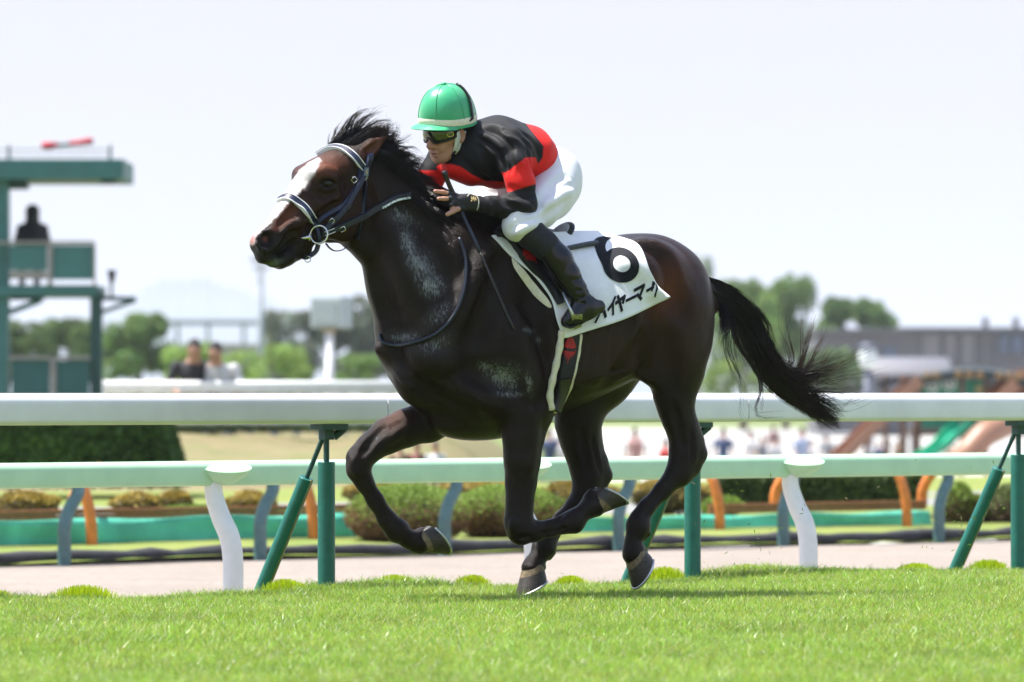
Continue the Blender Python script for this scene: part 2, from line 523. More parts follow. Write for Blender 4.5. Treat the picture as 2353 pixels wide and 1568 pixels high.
def extrude(name, prof, t0, t1, w0, m, parent, nseg=1, smooth=35, wob=0):
    """closed profile of (dw, z) drawn along the rail"""
    vs = []; k = len(prof)
    for i in range(nseg + 1):
        t = t0 + (t1 - t0) * i / nseg
        for dw, z in prof: vs.append(rp(t, w0 + dw, z))
    fs = [(i * k + j, i * k + (j + 1) % k, (i + 1) * k + (j + 1) % k, (i + 1) * k + j) for i in range(nseg) for j in range(k)]
    fs.append(tuple(range(k))[::-1]); fs.append(tuple(nseg * k + j for j in range(k)))
    return mesh_obj(name, vs, fs, m, parent, smooth=smooth)

def rounded(wd, z0, z1, r_t, r_b, n=5):
    """rounded box profile, upper and lower corner radii"""
    P = []
    for cx, cz, r, a0 in ((wd / 2 - r_t, z1 - r_t, r_t, 0), (-wd / 2 + r_t, z1 - r_t, r_t, 90), (-wd / 2 + r_b, z0 + r_b, r_b, 180), (wd / 2 - r_b, z0 + r_b, r_b, 270)):
        for i in range(n + 1):
            a = rad(a0 + 90 * i / n); P.append((cx + r * math.cos(a), cz + r * math.sin(a)))
    return P

def rail_thing(name, label, cat, at): return thing(name, label, cat, tuple(at), 0)

# white running rail on green padded posts
R1 = rail_thing('running_rail', 'thick white running rail on padded dark green posts beside the turf', 'rail', rp(0, 0))
prof = rounded(.125, .762, .902, .052, .026, 7)
joints = [rt(878, -.02) + 2.36 * k for k in range(-4, 9)]
for a, b in zip(joints[:-1], joints[1:]):
    extrude('rail_segment', prof, a + .004, b - .004, 0, m_railw, R1)
inner = rounded(.105, .772, .892, .030, .020, 4)
extrude('rail_core', inner, joints[0], joints[-1], 0, m_railw, R1)
post_t = [0 + 2.36 * k for k in range(-3, 8)]
p0 = None
def make_post(t):
    mb = MB(); mb.tube([rp(t, .03, -.3), rp(t, .03, .745)], .0135, 10); o = mb.build('post', m_steelg, R1, smooth=40)
    mb = MB(); mb.tube([rp(t, .03, -.12), rp(t, .03, .20), rp(t, .03, .588)], [.0405, .040, .0395], 20); mb.build('sleeve', m_green, o, smooth=40, bevel=.003)
    mb = MB(); mb.box(rp(t, .01, .748), (.155, .09, .026), Matrix.Rotation(PHI, 3, 'Z')); mb.box(rp(t + .0, .03, .715), (.055, .05, .052), Matrix.Rotation(PHI, 3, 'Z'))
    mb.tube([rp(t + .035, .02, .70), rp(t + .085, .0, .742)], .020, 6)
    mb.build('bracket', m_steelg, o, bevel=.003)
    # brace leaning away to the left
    foot = rp(t - .10, .50, -.22); top = rp(t - .0, .045, .715); d = (foot - top)
    mb = MB(); mb.tube([top, top + d * .20, top + d * .26], [.012, .011, .012], 8); b = mb.build('brace', m_steelg, R1, smooth=40)
    mb = MB(); mb.tube([top + d * .215, top + d * .6, foot], .034, 18); mb.build('sleeve', m_green, b, smooth=40, bevel=.003)
    mb = MB(); n_ = Vector((RN[0], RN[1], 0)).cross(d).normalized(); s_ = d.normalized().cross(Vector((-.3, 1, 0))).normalized()
    off = Vector((.028, -.020, .004))
    mb.tube([top + d * .23 + off, foot + off], .0075, 6); mb.build('lacing', mat_get('tan_lacing', (.20, .17, .05)), b, smooth=True)
_mg = {}
def mat_get(n, c, **k):
    if n not in _mg: _mg[n] = mat(n, c, k.get('rough', .6), k.get('var', .12), k.get('scale', 20))
    return _mg[n]
for t in post_t: make_post(t)

# pale green rail on white curved legs
W2 = 1.67
R2 = rail_thing('green_rail', 'pale green lower rail on white curved legs beside the dirt track', 'rail', rp(0, W2, -.28))
prof = rounded(.16, .452, .572, .044, .020, 6)
tj = [rt(1165, W2) + 2.95 * k for k in range(-4, 7)]
leg_px = [500, 1168, 1820]
tl = [rt(q, W2) for q in leg_px]
dl = (tl[2] - tl[0]) / 2
tl = [tl[1] + dl * k for k in range(-4, 7)]
for a, b in zip(tl[:-1], tl[1:]): extrude('rail_segment', prof, a + .003, b - .003, 0 + W2, m_railg, R2)
for t in tl:
    c = rp(t + .01, W2 - .085, .540); Rz = Matrix.Rotation(PHI - rad(30), 3, 'Z') @ Matrix.Rotation(rad(17), 3, 'X')
    mb = MB(); mb.lathe([(.05, -.068), (.072, -.050), (.088, -.016), (.092, .004), (.070, .014), (.02, .017)], (0, 0, 0), 26)
    mb.v = [tuple(Rz @ Vector((x * 1.35 + .035, y * .95, z * (1 - .35 * (x > 0) * min(1, x / .09)))) + c) for x, y, z in mb.v]
    mb.build('mounting_plate', m_railg, R2, smooth=50)
    mb = MB(); pts = smooth_poly([tuple(rp(t, W2 - .05, .475)), tuple(rp(t + .004, W2 - .055, .40)), tuple(rp(t + .02, W2 - .085, .30)), tuple(rp(t + .042, W2 - .125, .20)), tuple(rp(t + .050, W2 - .14, .08)), tuple(rp(t + .05, W2 - .14, -.10)), tuple(rp(t + .05, W2 - .14, -.45))], 5)
    mb.tube(pts, [.042 + .008 * min(1, i / 14) for i in range(len(pts))], 16); mb.build('leg', m_legw, R2, smooth=True)

# rail on the far side of the dirt: grey-green curved legs
W3 = 11.22
R3 = rail_thing('far_rail', 'pale green rail on grey green curved legs at the far edge of the dirt track', 'rail', rp(0, W3, -.28))
extrude('rail_beam', rounded(.12, .28, .385, .03, .02, 4), -30, 40, W3 + .1, m_railg, R3, nseg=20)
t0_, t1_ = rt(148, W3), rt(1022, W3); dl = (t1_ - t0_) / 2
for k in range(-6, 12):
    t = t0_ + dl * k
    mb = MB(); pts = smooth_poly([tuple(rp(t, W3, -.32)), tuple(rp(t, W3, -.14)), tuple(rp(t + .0, W3, -.02)), tuple(rp(t + .06, W3 + .02, .10)), tuple(rp(t + .15, W3 + .04, .21)), tuple(rp(t + .18, W3 + .08, .30))], 5)
    mb.tube(pts, .047, 14); mb.build('leg', m_legg, R3, smooth=True)

# orange hoop fence with a board and a low green net
W4 = 12.85
R4 = rail_thing('orange_fence', 'orange hoop fence with a brown kick board beyond the dirt track', 'fence', rp(0, W4, -.2))
for px in (-330, 212, 722, 1180, 1655, 2085, 2600):
    t = rt(px, W4)
    pts = smooth_poly([tuple(rp(t, W4, -.25)), tuple(rp(t - .02, W4 + .0, .02)), tuple(rp(t - .05, W4 + .05, .22)), tuple(rp(t - .07, W4 + .16, .36))], 5)
    mb = MB(); mb.tube(pts, .042, 10); mb.build('leg', m_orange, R4, smooth=True)
for px in (-300, 182, 1800, 2138, 2500):
    t = rt(px, W4 + .4)
    pts = smooth_poly([tuple(rp(t, W4 + .5, -.06)), tuple(rp(t + .0, W4 + .48, .10)), tuple(rp(t + .05, W4 + .40, .25)), tuple(rp(t + .12, W4 + .28, .36))], 5)
    mb = MB(); mb.tube(pts, .044, 10); mb.build('leg', m_orange, R4, smooth=True)
extrude('top_rail', rounded(.12, .315, .385, .02, .02, 3), rt(-400, W4), rt(2700, W4), W4 + .2, m_orange, R4, nseg=10)
for a, b, z in ((-500, 480, -.03), (480, 1000, -.03), (1630, 2125, -.082)):
    ta, tb = rt(a, W4 + .45), rt(b, W4 + .45)
    for k in range(2): extrude('board', rounded(.03, z + .041 * k, z + .038 + .041 * k, .006, .006, 2), ta, tb, W4 + .45, m_brownwood, R4)
m_net = mat('green_net', (.09, .50, .36), .75, .22, 3, bump=.5, bscale=40)
for nm, a, b, nh, lab in (('green_net', -500, 840, .215, 'teal green net strip low along the orange fence left of the bushes'), ('green_net', 1320, 2142, .145, 'teal green net strip low along the orange fence right of the bushes')):
    ta, tb = rt(a, 13.15), rt(b, 13.15); n = 80; vs = []
    for i in range(n + 1):
        t = ta + (tb - ta) * i / n
        for k in range(5):
            vs.append(rp(t, 13.15 + .015 * math.sin(t * 3 + k) + .01 * math.sin(t * 8), -.235 + nh * k / 4 + .008 * math.sin(t * 5) * (k / 4)))
    fs = [(i * 5 + k, (i + 1) * 5 + k, (i + 1) * 5 + k + 1, i * 5 + k + 1) for i in range(n) for k in range(4)]
    o = tag(mesh_obj(nm, vs, fs, m_net, smooth=True), lab, 'net'); s_ = o.modifiers.new('thickness', 'SOLIDIFY'); s_.thickness = .008

# white rail fence on the bank
m_fw = mat('fence_white', (.72, .73, .72), .6, .05, 10)
YF = 79.0
R5 = rail_thing('white_fence', 'white post and rail fence along the top of the dry grass bank', 'fence', W(560, 990, YF))
xa, xb = W(238, 0, YF).x, W(1020, 0, YF).x
for py in (884, 896, 972):
    z = W(0, py, YF).z
    mb = MB(); mb.tube([(xa, YF, z), (xb, YF, z)], .052 if py < 950 else .02, 10); mb.build('rail', m_fw, R5, smooth=True)
for k in range(15):
    x = xa + .1 + k * (xb - xa - .2) / 14
    mb = MB(); mb.box((x, YF + .04, .68), (.11, .07, .72)); mb.build('post', m_fw, R5, bevel=.01)
# ------------------------------------------------------------------ plants
def leaf_mesh(name, P, Nrm, size, m, parent=None, aspect=.55, seed=0, tone=None, up=.25):
    """one small kinked leaf per point"""
    rg = np.random.default_rng(seed); n = len(P)
    d = rg.normal(size=(n, 3)); d[:, 2] += up; d /= np.linalg.norm(d, axis=1)[:, None]
    e = np.cross(d, rg.normal(size=(n, 3))); e /= np.linalg.norm(e, axis=1)[:, None]
    s = size * rg.uniform(.6, 1.35, n)[:, None]
    V = np.stack([P - d * s * .5, P + e * s * aspect * .5, P + d * s * .5, P - e * s * aspect * .5], 1).reshape(-1, 3)
    Fq = np.arange(n * 4).reshape(n, 4)
    o = mesh_obj(name, V, Fq, m, parent, smooth=False)
    if tone is not None: set_color_pts(o, np.repeat(tone, 4, 0))
    return o
def set_color_pts(o, col):
    a = o.data.color_attributes.new('tone', 'FLOAT_COLOR', 'POINT'); c = np.ones((len(col), 4), np.float32); c[:, :3] = col
    a.data.foreach_set('color', c.ravel())
def clumps(rg, n, blobs, shell=.55):
    """points in the outer part of several ellipsoids: blobs rows (x,y,z,rx,ry,rz)"""
    B = np.array(blobs, float); vol = B[:, 3] * B[:, 4] * B[:, 5]; idx = rg.choice(len(B), n, p=vol ** .8 / (vol ** .8).sum())
    d = rg.normal(size=(n, 3)); d /= np.linalg.norm(d, axis=1)[:, None]
    r = shell + (1 - shell) * rg.random(n) ** .6 * 1.08
    return B[idx, :3] + d * r[:, None] * B[idx, 3:], d, idx
m_leaf = mat('leaf', (1, 1, 1), .6, .15, 3, attr='tone', trans=.30, spec=.3)
m_bark = mat('bark', (.10, .075, .05), .9, .3, 6, bump=.5, bscale=20)
def tree(name, px0, px1, top, base, Y, label, group, tone, n=8000, trunk=True, seed=1, leaf=None, nb=26, flat=.8, z0=None):
    rg = np.random.default_rng(seed)
    a, b = W(px0, top, Y), W(px1, base, Y); cx = (a.x + b.x) / 2; rx = (b.x - a.x) / 2; zt, zb = a.z, b.z; h = zt - zb
    root = thing(name, label, 'tree' if trunk else 'shrub', (cx, Y, z0 if z0 is not None else (-1.72 if trunk else zb)), 0, group)
    bl = []
    for i in range(nb):
        u = rg.uniform(-1, 1); v = rg.uniform(-1, 1); z = rg.uniform(.12, .95) ** .8
        wd = math.sqrt(max(.05, 1 - ((z - .45) / .62) ** 2))
        s = rg.uniform(.18, .36)
        bl.append((cx + rx * .80 * u * wd, Y + rx * .7 * v * wd, zb + h * min(z, 1 - s * .55), rx * s * 1.1, rx * s * 1.1, h * s * .62))
    P, d, idx = clumps(rg, n, bl, .5)
    tn = 1.45 * np.array(tone, float)[None] * rg.uniform(.6, 1.4, (nb, 1))[idx] * rg.uniform(.8, 1.2, (n, 1)) * (1 + .15 * rg.normal(size=(n, 3)) * np.array([1, .4, .6]))
    leaf_mesh('crown', P, d, leaf or rx * .105, m_leaf, root, .7, seed, np.clip(tn, .005, 1))
    if trunk:
        mb = MB(); zg = z0 if z0 is not None else -1.75
        mb.tube([(cx, Y, zg), (cx + .05 * rx, Y, zb), (cx - .02 * rx, Y, zb + h * .55)], [rx * .10, rx * .075, rx * .03], 8)
        for k in range(4):
            an = k * 1.6 + seed; mb.tube([(cx, Y, zb + h * (.05 + .08 * k)), (cx + rx * .45 * math.cos(an), Y + rx * .4 * math.sin(an), zb + h * (.4 + .1 * k))], [rx * .045, rx * .015], 6)
        mb.build('trunk', m_bark, root, smooth=True)
    return root
G1 = 'trees standing far beyond the track'
g_mid, g_lit, g_dk, g_gr = (.10, .155, .045), (.19, .27, .07), (.06, .10, .035), (.11, .135, .08)
tree('tree', -60, 120, 738, 900, 290, 'leafy tree behind the left side of the green tower', G1, g_mid, seed=2)
tree('tree', 80, 240, 730, 900, 300, 'leafy tree seen between the columns of the green tower', G1, g_mid, seed=3)
tree('tree', 225, 412, 722, 895, 290, 'broad round leafy tree right of the green tower', G1, (.11, .18, .048), seed=4, n=9500)
tree('tree', 380, 520, 785, 900, 260, 'low pale tree behind the two people at the white fence', G1, g_lit, seed=5)
tree('tree', 590, 745, 715, 890, 420, 'dark loose tree between the lamp pole and the display box', G1, g_gr, seed=6)
tree('tree', 730, 960, 672, 890, 430, 'tall dark tree behind the display box', G1, g_gr, seed=7, n=7500)
tree('tree', 850, 1050, 700, 890, 430, 'dark tree behind the neck and chest of the horse', G1, g_gr, seed=17, n=5500)
tree('tree', 1540, 1665, 592, 860, 410, 'tree top rising just behind the rump of the horse', G1, g_mid, seed=8)
tree('tree', 1615, 1800, 646, 880, 400, 'green tree above the root of the horse tail', G1, (.115, .18, .045), seed=9, n=11000)
tree('tree', 1725, 1885, 634, 870, 410, 'tallest green tree right of the horse tail', G1, (.115, .185, .05), seed=10, n=11000)
tree('tree', 1870, 2060, 686, 850, 420, 'round green tree standing alone left of the grey building', G1, (.085, .145, .042), seed=11, n=10000)
G2 = 'shrubs in the infield'
tree('shrub', 500, 620, 805, 905, 170, 'pale green shrub left of the lamp pole base', G2, g_lit, trunk=False, seed=12, n=2600)
tree('shrub', 590, 720, 790, 905, 175, 'pale green shrub between lamp pole and display pole', G2, g_lit, trunk=False, seed=13, n=2600)
tree('shrub', 765, 890, 815, 905, 180, 'pale green shrub right of the display pole', G2, (.13, .20, .06), trunk=False, seed=14, n=2600)
tree('shrub', 1590, 1720, 830, 925, 190, 'pale green shrub behind the upper tail strands', G2, (.15, .21, .06), trunk=False, seed=15, n=2600)
tree('shrub', 1700, 1830, 850, 925, 190, 'pale green shrub under the middle of the tail', G2, (.14, .19, .07), trunk=False, seed=16, n=2600)
tree('shrub', 1810, 1990, 800, 925, 200, 'grey green shrub behind the frayed tail end', G2, (.09, .13, .06), trunk=False, seed=18, n=2600)
# azaleas and bushes in front of the path
G3 = 'azalea bushes beyond the orange fence'
yb_, gb_, db_ = (.34, .25, .05), (.19, .28, .045), (.13, .10, .04)
def bush(px0, px1, top, base, w, label, tone, seed, tone2=None, n=5200, leaf=.036, group=G3, lumps=12):
    rg = np.random.default_rng(seed)
    tm = (rt(px0, w) + rt(px1, w)) / 2; c0 = rp(tm, w); Y = c0.y
    a, b = W(px0, top, Y), W(px1, base, Y); rx = (b.x - a.x) / 2; zt, zb = a.z, b.z
    root = thing('azalea_bush', label, 'bush', (c0.x, Y, zb), 0, group); bl = []
    for i in range(lumps):
        an = rg.uniform(0, 6.28); r = rg.uniform(0, .72); s = rg.uniform(.30, .5)
        x, y = r * math.cos(an), r * math.sin(an); hh = (zt - zb) * (1 - .55 * r * r)
        bl.append((c0.x + rx * x, Y + min(rx, .6) * y, zb + hh - s * (zt - zb) * .5, rx * s, min(rx, .6) * s, (zt - zb) * s * .52))
    bl.append((c0.x, Y, zb + (zt - zb) * (.38 if lumps > 6 else .46), rx * (.86 if lumps > 6 else .97), min(rx, .6) * .9, (zt - zb) * (.52 if lumps > 6 else .55)))
    P, d, idx = clumps(rg, n, bl, .7); k = len(bl)
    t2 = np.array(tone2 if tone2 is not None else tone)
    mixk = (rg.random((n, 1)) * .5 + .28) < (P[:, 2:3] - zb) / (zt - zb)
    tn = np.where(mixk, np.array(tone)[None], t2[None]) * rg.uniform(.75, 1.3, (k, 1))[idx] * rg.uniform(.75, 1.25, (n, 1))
    P[:, 2] = np.maximum(P[:, 2], zb - .02)
    leaf_mesh('foliage', P, d, leaf, m_leaf, root, .6, seed, np.clip(tn, .005, 1))
    mb = MB(); mb.ellipsoid((c0.x, Y + .02, zb + (zt - zb) * .40), (rx * .80, min(rx, .6) * .80, (zt - zb) * .46), 16, 10); mb.build('inner_core', mat_get('bush_inner', (.05, .042, .02), rough=.9), root, smooth=True)  # solid dark core added to block the view through the leaves
    mb = MB()
    for q in range(4): mb.tube([(c0.x + .05 * q - .08, Y, zb - .05), (c0.x + rx * .5 * math.cos(q * 1.7), Y + .2 * math.sin(q * 1.7), zb + (zt - zb) * .5)], [.014, .006], 5)
    mb.build('stem', m_bark, root)
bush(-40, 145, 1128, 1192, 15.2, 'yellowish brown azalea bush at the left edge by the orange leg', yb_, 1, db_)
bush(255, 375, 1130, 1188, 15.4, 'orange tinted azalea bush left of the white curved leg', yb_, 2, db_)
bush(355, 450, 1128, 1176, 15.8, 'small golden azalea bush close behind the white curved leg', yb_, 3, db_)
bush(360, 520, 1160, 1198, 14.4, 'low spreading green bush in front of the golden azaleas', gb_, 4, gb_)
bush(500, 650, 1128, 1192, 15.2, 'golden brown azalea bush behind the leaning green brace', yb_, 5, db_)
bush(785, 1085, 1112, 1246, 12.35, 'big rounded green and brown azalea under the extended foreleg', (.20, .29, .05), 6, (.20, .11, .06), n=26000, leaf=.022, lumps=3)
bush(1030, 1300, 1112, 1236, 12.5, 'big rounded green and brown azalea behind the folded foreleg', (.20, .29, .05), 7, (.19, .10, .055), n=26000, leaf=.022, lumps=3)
bush(770, 980, 1108, 1150, 15.6, 'golden azalea bush above the big rounded bushes', yb_, 8, db_)
bush(990, 1180, 1105, 1150, 15.8, 'golden azalea bush between chest and foreleg of the horse', yb_, 18, db_)
bush(1230, 1420, 1100, 1170, 15.2, 'golden brown azalea bush seen between the hind legs', yb_, 9, db_)
bush(1430, 1650, 1098, 1170, 15.0, 'brown azalea bush left of the second green post', yb_, 10, db_)
bush(1600, 1720, 1140, 1180, 14.2, 'low green bush right of the second green post', gb_, 11, gb_)
bush(2140, 2260, 1108, 1215, 13.4, 'dark mixed bush right of the green net end', gb_, 12, db_)
bush(2230, 2400, 1112, 1228, 13.2, 'dark mixed bush at the right edge behind the leaning brace', (.13, .17, .05), 13, (.13, .08, .06))
# clipped hedges
def hedge(corners, depth, Y, label, tone, seed, n=9000, leaf=.05):
    """corners: picture outline of the front face"""
    rg = np.random.default_rng(seed); P2 = np.array(corners, float)
    root = thing('clipped_hedge', label, 'hedge', tuple(W(P2[:, 0].mean(), P2[:, 1].max(), Y)), 0, None)
    out = []; 
    while len(out) < n:
        q = rg.uniform(P2.min(0), P2.max(0), (2000, 2)); q = q[in_poly_(q, P2)]
        f = rg.random(len(q)); k = rg.random(len(q))
        for (x, y), ff in zip(q, f):
            p = W(x, y, Y); out.append((p.x, Y + (rg.random() * .08 if ff < .7 else rg.random() * depth), p.z))
    P = np.array(out[:n])
    k_ = rg.random(n) < .22; rt_ = P2[P2[:, 0] > P2[:, 0].mean()]; rt_ = rt_[np.argsort(rt_[:, 1])]; yy = rg.uniform(rt_[0, 1], rt_[-1, 1], n); xx = np.interp(yy, rt_[:, 1], rt_[:, 0])
    sd_ = np.array([tuple(W(a, b, Y)) for a, b in zip(xx, yy)]); P[k_, 0] = sd_[k_, 0] - rg.random(k_.sum()) * .05; P[k_, 2] = sd_[k_, 2]; P[k_, 1] = Y + rg.random(k_.sum()) * depth
    # dense top
    zt = P[:, 2].max(); m_ = rg.random(n) < .25; P[m_, 2] = zt - rg.random(m_.sum()) * .05; P[m_, 1] = Y + rg.random(m_.sum()) * depth
    x0, x1 = P[:, 0].min(), P[:, 0].max(); P[m_, 0] = np.clip(P[m_, 0], x0, x1 - .12)
    tn = np.array(tone)[None] * rg.uniform(.6, 1.35, (n, 1)) * (1 + .25 * np.sin(P[:, :1] * 2.1) * np.sin(P[:, 2:3] * 5))
    leaf_mesh('foliage', P, None, leaf, m_leaf, root, .6, seed, np.clip(tn, .005, 1))
    mb = MB(); c3 = [W(x, y, Y + .1) for x, y in corners]; cen = sum(c3, Vector()) / len(c3); c3 = [cen + (q - cen) * .97 for q in c3]
    mb.add([tuple(q) for q in c3] + [(q.x, q.y + depth - .2, q.z) for q in c3], [tuple(range(len(c3))), tuple(range(2 * len(c3) - 1, len(c3) - 1, -1))] + [((i + 1) % len(c3), i, i + len(c3), (i + 1) % len(c3) + len(c3)) for i in range(len(c3))])
    mb.build('inner_core', mat_get('hedge_inner', (.02, .03, .012), rough=.9), root)  # solid dark box filling the hedge behind its leaves
def in_poly_(P, q):
    x, y = P[:, 0], P[:, 1]; r = np.zeros(len(P), bool); j = len(q) - 1
    for i in range(len(q)):
        c = ((q[i, 1] > y) != (q[j, 1] > y)); xx = (q[j, 0] - q[i, 0]) * (y - q[i, 1]) / (q[j, 1] - q[i, 1] + 1e-9) + q[i, 0]
        r ^= c & (x < xx); j = i
    return r
hedge([(-120, 912), (345, 914), (372, 975), (398, 1062), (410, 1120), (-120, 1120)], 2.2, 60.0, 'tall dark clipped hedge on the left behind the rails', (.085, .165, .038), 21, n=20000, leaf=.075)
hedge([(1650, 1092), (2125, 1088), (2128, 1165), (1650, 1172)], 1.2, 50.5, 'low dark clipped hedge behind the orange fence on the right', (.080, .125, .035), 22)
hedge([(385, 975), (1080, 975), (1080, 994), (385, 994)], .6, 78.2, 'low dark planting at the foot of the white fence', (.09, .13, .05), 23, n=4000)

# ------------------------------------------------------------------ turf blades
m_blade = mat('grass_blade', (1, 1, 1), .32, .0, 3, attr='tone', trans=.45, spec=.28)
def blade_patch(n, size, hmin, hmax, seed, wd=.0032, lean=.35):
    rg = np.random.default_rng(seed)
    x, y = rg.uniform(-size / 2, size / 2, (2, n)); h = rg.uniform(hmin, hmax, n) * (1 + .15 * rg.normal(size=n)); a = rg.uniform(0, 6.283, n)
    ln = rg.normal(size=(n, 2)) * lean * h[:, None]; w = wd * rg.uniform(.6, 1.3, n)
    ux, uy = np.cos(a) * w / 2, np.sin(a) * w / 2
    z0 = np.zeros(n); V = np.stack([np.stack([x - ux, y - uy, z0], 1), np.stack([x + ux, y + uy, z0], 1),
        np.stack([x + ux * .8 + ln[:, 0] * .35, y + uy * .8 + ln[:, 1] * .35, h * .6], 1), np.stack([x - ux * .8 + ln[:, 0] * .35, y - uy * .8 + ln[:, 1] * .35, h * .6], 1),
        np.stack([x + ux * .15 + ln[:, 0], y + uy * .15 + ln[:, 1], h], 1), np.stack([x - ux * .15 + ln[:, 0], y - uy * .15 + ln[:, 1], h], 1)], 1).reshape(-1, 3)
    b = np.arange(n)[:, None] * 6; Fq = np.concatenate([b + np.array([0, 1, 2, 3]), b + np.array([3, 2, 4, 5])])
    base = np.array([[.285, .41, .060]]) * rg.uniform(.82, 1.18) * np.array([[rg.uniform(.9, 1.12), 1, rg.uniform(.8, 1.2)]]) * rg.uniform(.55, 1.5, (n, 1)) * (1 + rg.normal(size=(n, 3)) * np.array([.18, .06, .2]))
    dry = rg.random(n) < .10; base[dry] = np.array([.55, .56, .34]) * rg.uniform(.6, 1.3, (dry.sum(), 1))  # pale blades: dry grass, also painted stand-ins for glints of light
    tip = np.repeat(base, 6, 0); 
    me = bpy.data.meshes.new('grass_patch'); fill_mesh(me, V, Fq); me.materials.append(m_blade)
    at = me.color_attributes.new('tone', 'FLOAT_COLOR', 'POINT'); c = np.ones((len(V), 4), np.float32); c[:, :3] = np.clip(tip, .005, 1); at.data.foreach_set('color', c.ravel())
    me.polygons.foreach_set('use_smooth', np.ones(len(me.polygons), bool))
    return me
def scatter(name, pts, rot, scl, protos, kindlabel):
    """points carrying rotation and size; geometry nodes put a clump of blades on each"""
    me = bpy.data.meshes.new(name); me.vertices.add(len(pts)); me.vertices.foreach_set('co', np.asarray(pts, np.float32).ravel())
    for nm, arr in (('spin', rot), ('size', scl)):
        a = me.attributes.new(nm, 'FLOAT', 'POINT'); a.data.foreach_set('value', np.asarray(arr, np.float32))
    a = me.attributes.new('pick', 'INT', 'POINT'); a.data.foreach_set('value', RNG.integers(0, len(protos), len(pts)).astype(np.int32))
    o = bpy.data.objects.new(name, me); C.objects.link(o)
    ng = bpy.data.node_groups.new(name, 'GeometryNodeTree'); N = ng.nodes; L = ng.links
    ng.interface.new_socket('Geometry', in_out='INPUT', socket_type='NodeSocketGeometry'); ng.interface.new_socket('Geometry', in_out='OUTPUT', socket_type='NodeSocketGeometry')
    gi = N.new('NodeGroupInput'); go = N.new('NodeGroupOutput'); jn = N.new('GeometryNodeJoinGeometry')
    mp = N.new('GeometryNodeMeshToPoints'); L.new(gi.outputs[0], mp.inputs[0])
    def named(n_, ty):
        q = N.new('GeometryNodeInputNamedAttribute'); q.data_type = ty; q.inputs['Name'].default_value = n_; return q
    sp, sz, pk = named('spin', 'FLOAT'), named('size', 'FLOAT'), named('pick', 'INT')
    cv = N.new('ShaderNodeCombineXYZ'); L.new(sp.outputs[0], cv.inputs['Z'])
    for i, pm in enumerate(protos):
        po = bpy.data.objects.new('grass_patch', pm)
        oi = N.new('GeometryNodeObjectInfo'); oi.inputs['Object'].default_value = po
        ip = N.new('GeometryNodeInstanceOnPoints'); cp = N.new('FunctionNodeCompare'); cp.data_type = 'INT'; cp.operation = 'EQUAL'; cp.inputs[3].default_value = i
        L.new(pk.outputs[0], cp.inputs[2]); L.new(cp.outputs[0], ip.inputs['Selection'])
        L.new(mp.outputs[0], ip.inputs['Points']); L.new(oi.outputs['Geometry'], ip.inputs['Instance']); L.new(cv.outputs[0], ip.inputs['Rotation']); L.new(sz.outputs[0], ip.inputs['Scale'])
        L.new(ip.outputs[0], jn.inputs[0])
    L.new(jn.outputs[0], go.inputs[0])
    md = o.modifiers.new('blades', 'NODES'); md.node_group = ng
    return tag(o, None, None, None, 'stuff')
protos = [blade_patch(900, .30, .026, .056, s, wd=.0036, lean=.50) for s in range(8)]
pts, rot, scl = [], [], []
for i in range(-80, 80):
    for j in range(0, 120):
        t = i * .15; w = .16 - j * .15
        t += RNG.uniform(-.06, .06); w += RNG.uniform(-.06, .06)
        if w > .16: continue
        q = rp(t, w); 
        if q.y < 14.5 or q.y > 36: continue
        if abs(q.x) > q.y * .09 + 1.3: continue
        z = turf_z(t, w) - (0 if w < .0 else .10 * (w / .2) ** 2)
        pts.append((q.x, q.y, z)); rot.append(RNG.uniform(0, 6.28)); scl.append(RNG.uniform(.8, 1.15) * (1 + .16 * math.sin(q.x * 2.1 + 1) * math.sin(q.y * 1.1)))
scatter('grass', pts, rot, scl, protos, '')
# brighter tussocks along the edge of the turf
def tussock(px, wid, h, label, seed):
    rg = np.random.default_rng(seed); n = 1500; c = rxy(px, .10); r = wid / 2
    u = rg.normal(size=(n, 2)) * .42; d2 = (u ** 2).sum(1); u = u[d2 < 1]; n = len(u); d2 = (u ** 2).sum(1)
    tt = u[:, 0] * r; ww = u[:, 1] * r * .5
    base = np.stack([c.x + RD[0] * tt + RN[0] * ww, c.y + RD[1] * tt + RN[1] * ww, -.036 + h * .60 * (1 - d2)], 1)
    hh = h * .5 * rg.uniform(.6, 1.2, n); ln = rg.normal(size=(n, 2)) * .012 + u * .02; a = rg.uniform(0, 6.28, n); w = .004 * rg.uniform(.7, 1.3, n)
    e = np.stack([np.cos(a) * w, np.sin(a) * w, 0 * w], 1); top = base + np.concatenate([ln, hh[:, None]], 1)
    V = np.stack([base - e, base + e, top + e * .2, top - e * .2], 1).reshape(-1, 3)
    V[0::4, 2] = -.10; V[1::4, 2] = -.10
    o = mesh_obj('grass_tussock', V, np.arange(n * 4).reshape(n, 4), m_blade)
    tone = np.array([[.50, .62, .025]]) * rg.uniform(.7, 1.25, (n, 1)) * (1 + rg.normal(size=(n, 3)) * np.array([.08, .04, .1]))
    set_color_pts(o, np.repeat(np.clip(tone, .005, 1), 4, 0))
    tag(o, label, 'grass tuft', 'bright grass tussocks along the turf edge')
for i, (px, wd, h, lb) in enumerate(((190, .36, .080, 'bright tussock at the turf edge near the left border'), (-10, .2, .07, 'bright tussock cut by the left border'), (655, .24, .080, 'bright tussock between brace and first green post'),
        (905, .27, .085, 'bright tussock under the extended foreleg'), (1085, .2, .075, 'bright tussock left of the landing hoof'), (1310, .16, .06, 'small tussock right of the landing hoof'), (1525, .28, .085, 'bright tussock just left of the second green post'), (1715, .30, .085, 'bright tussock left of the white curved leg on the right'),
        (1905, .2, .06, 'small tussock right of the white curved leg'), (2105, .26, .07, 'bright tussock left of the right brace foot'), (2270, .28, .075, 'bright tussock near the right border'))):
    tussock(px, wd, h, lb, i + 50)
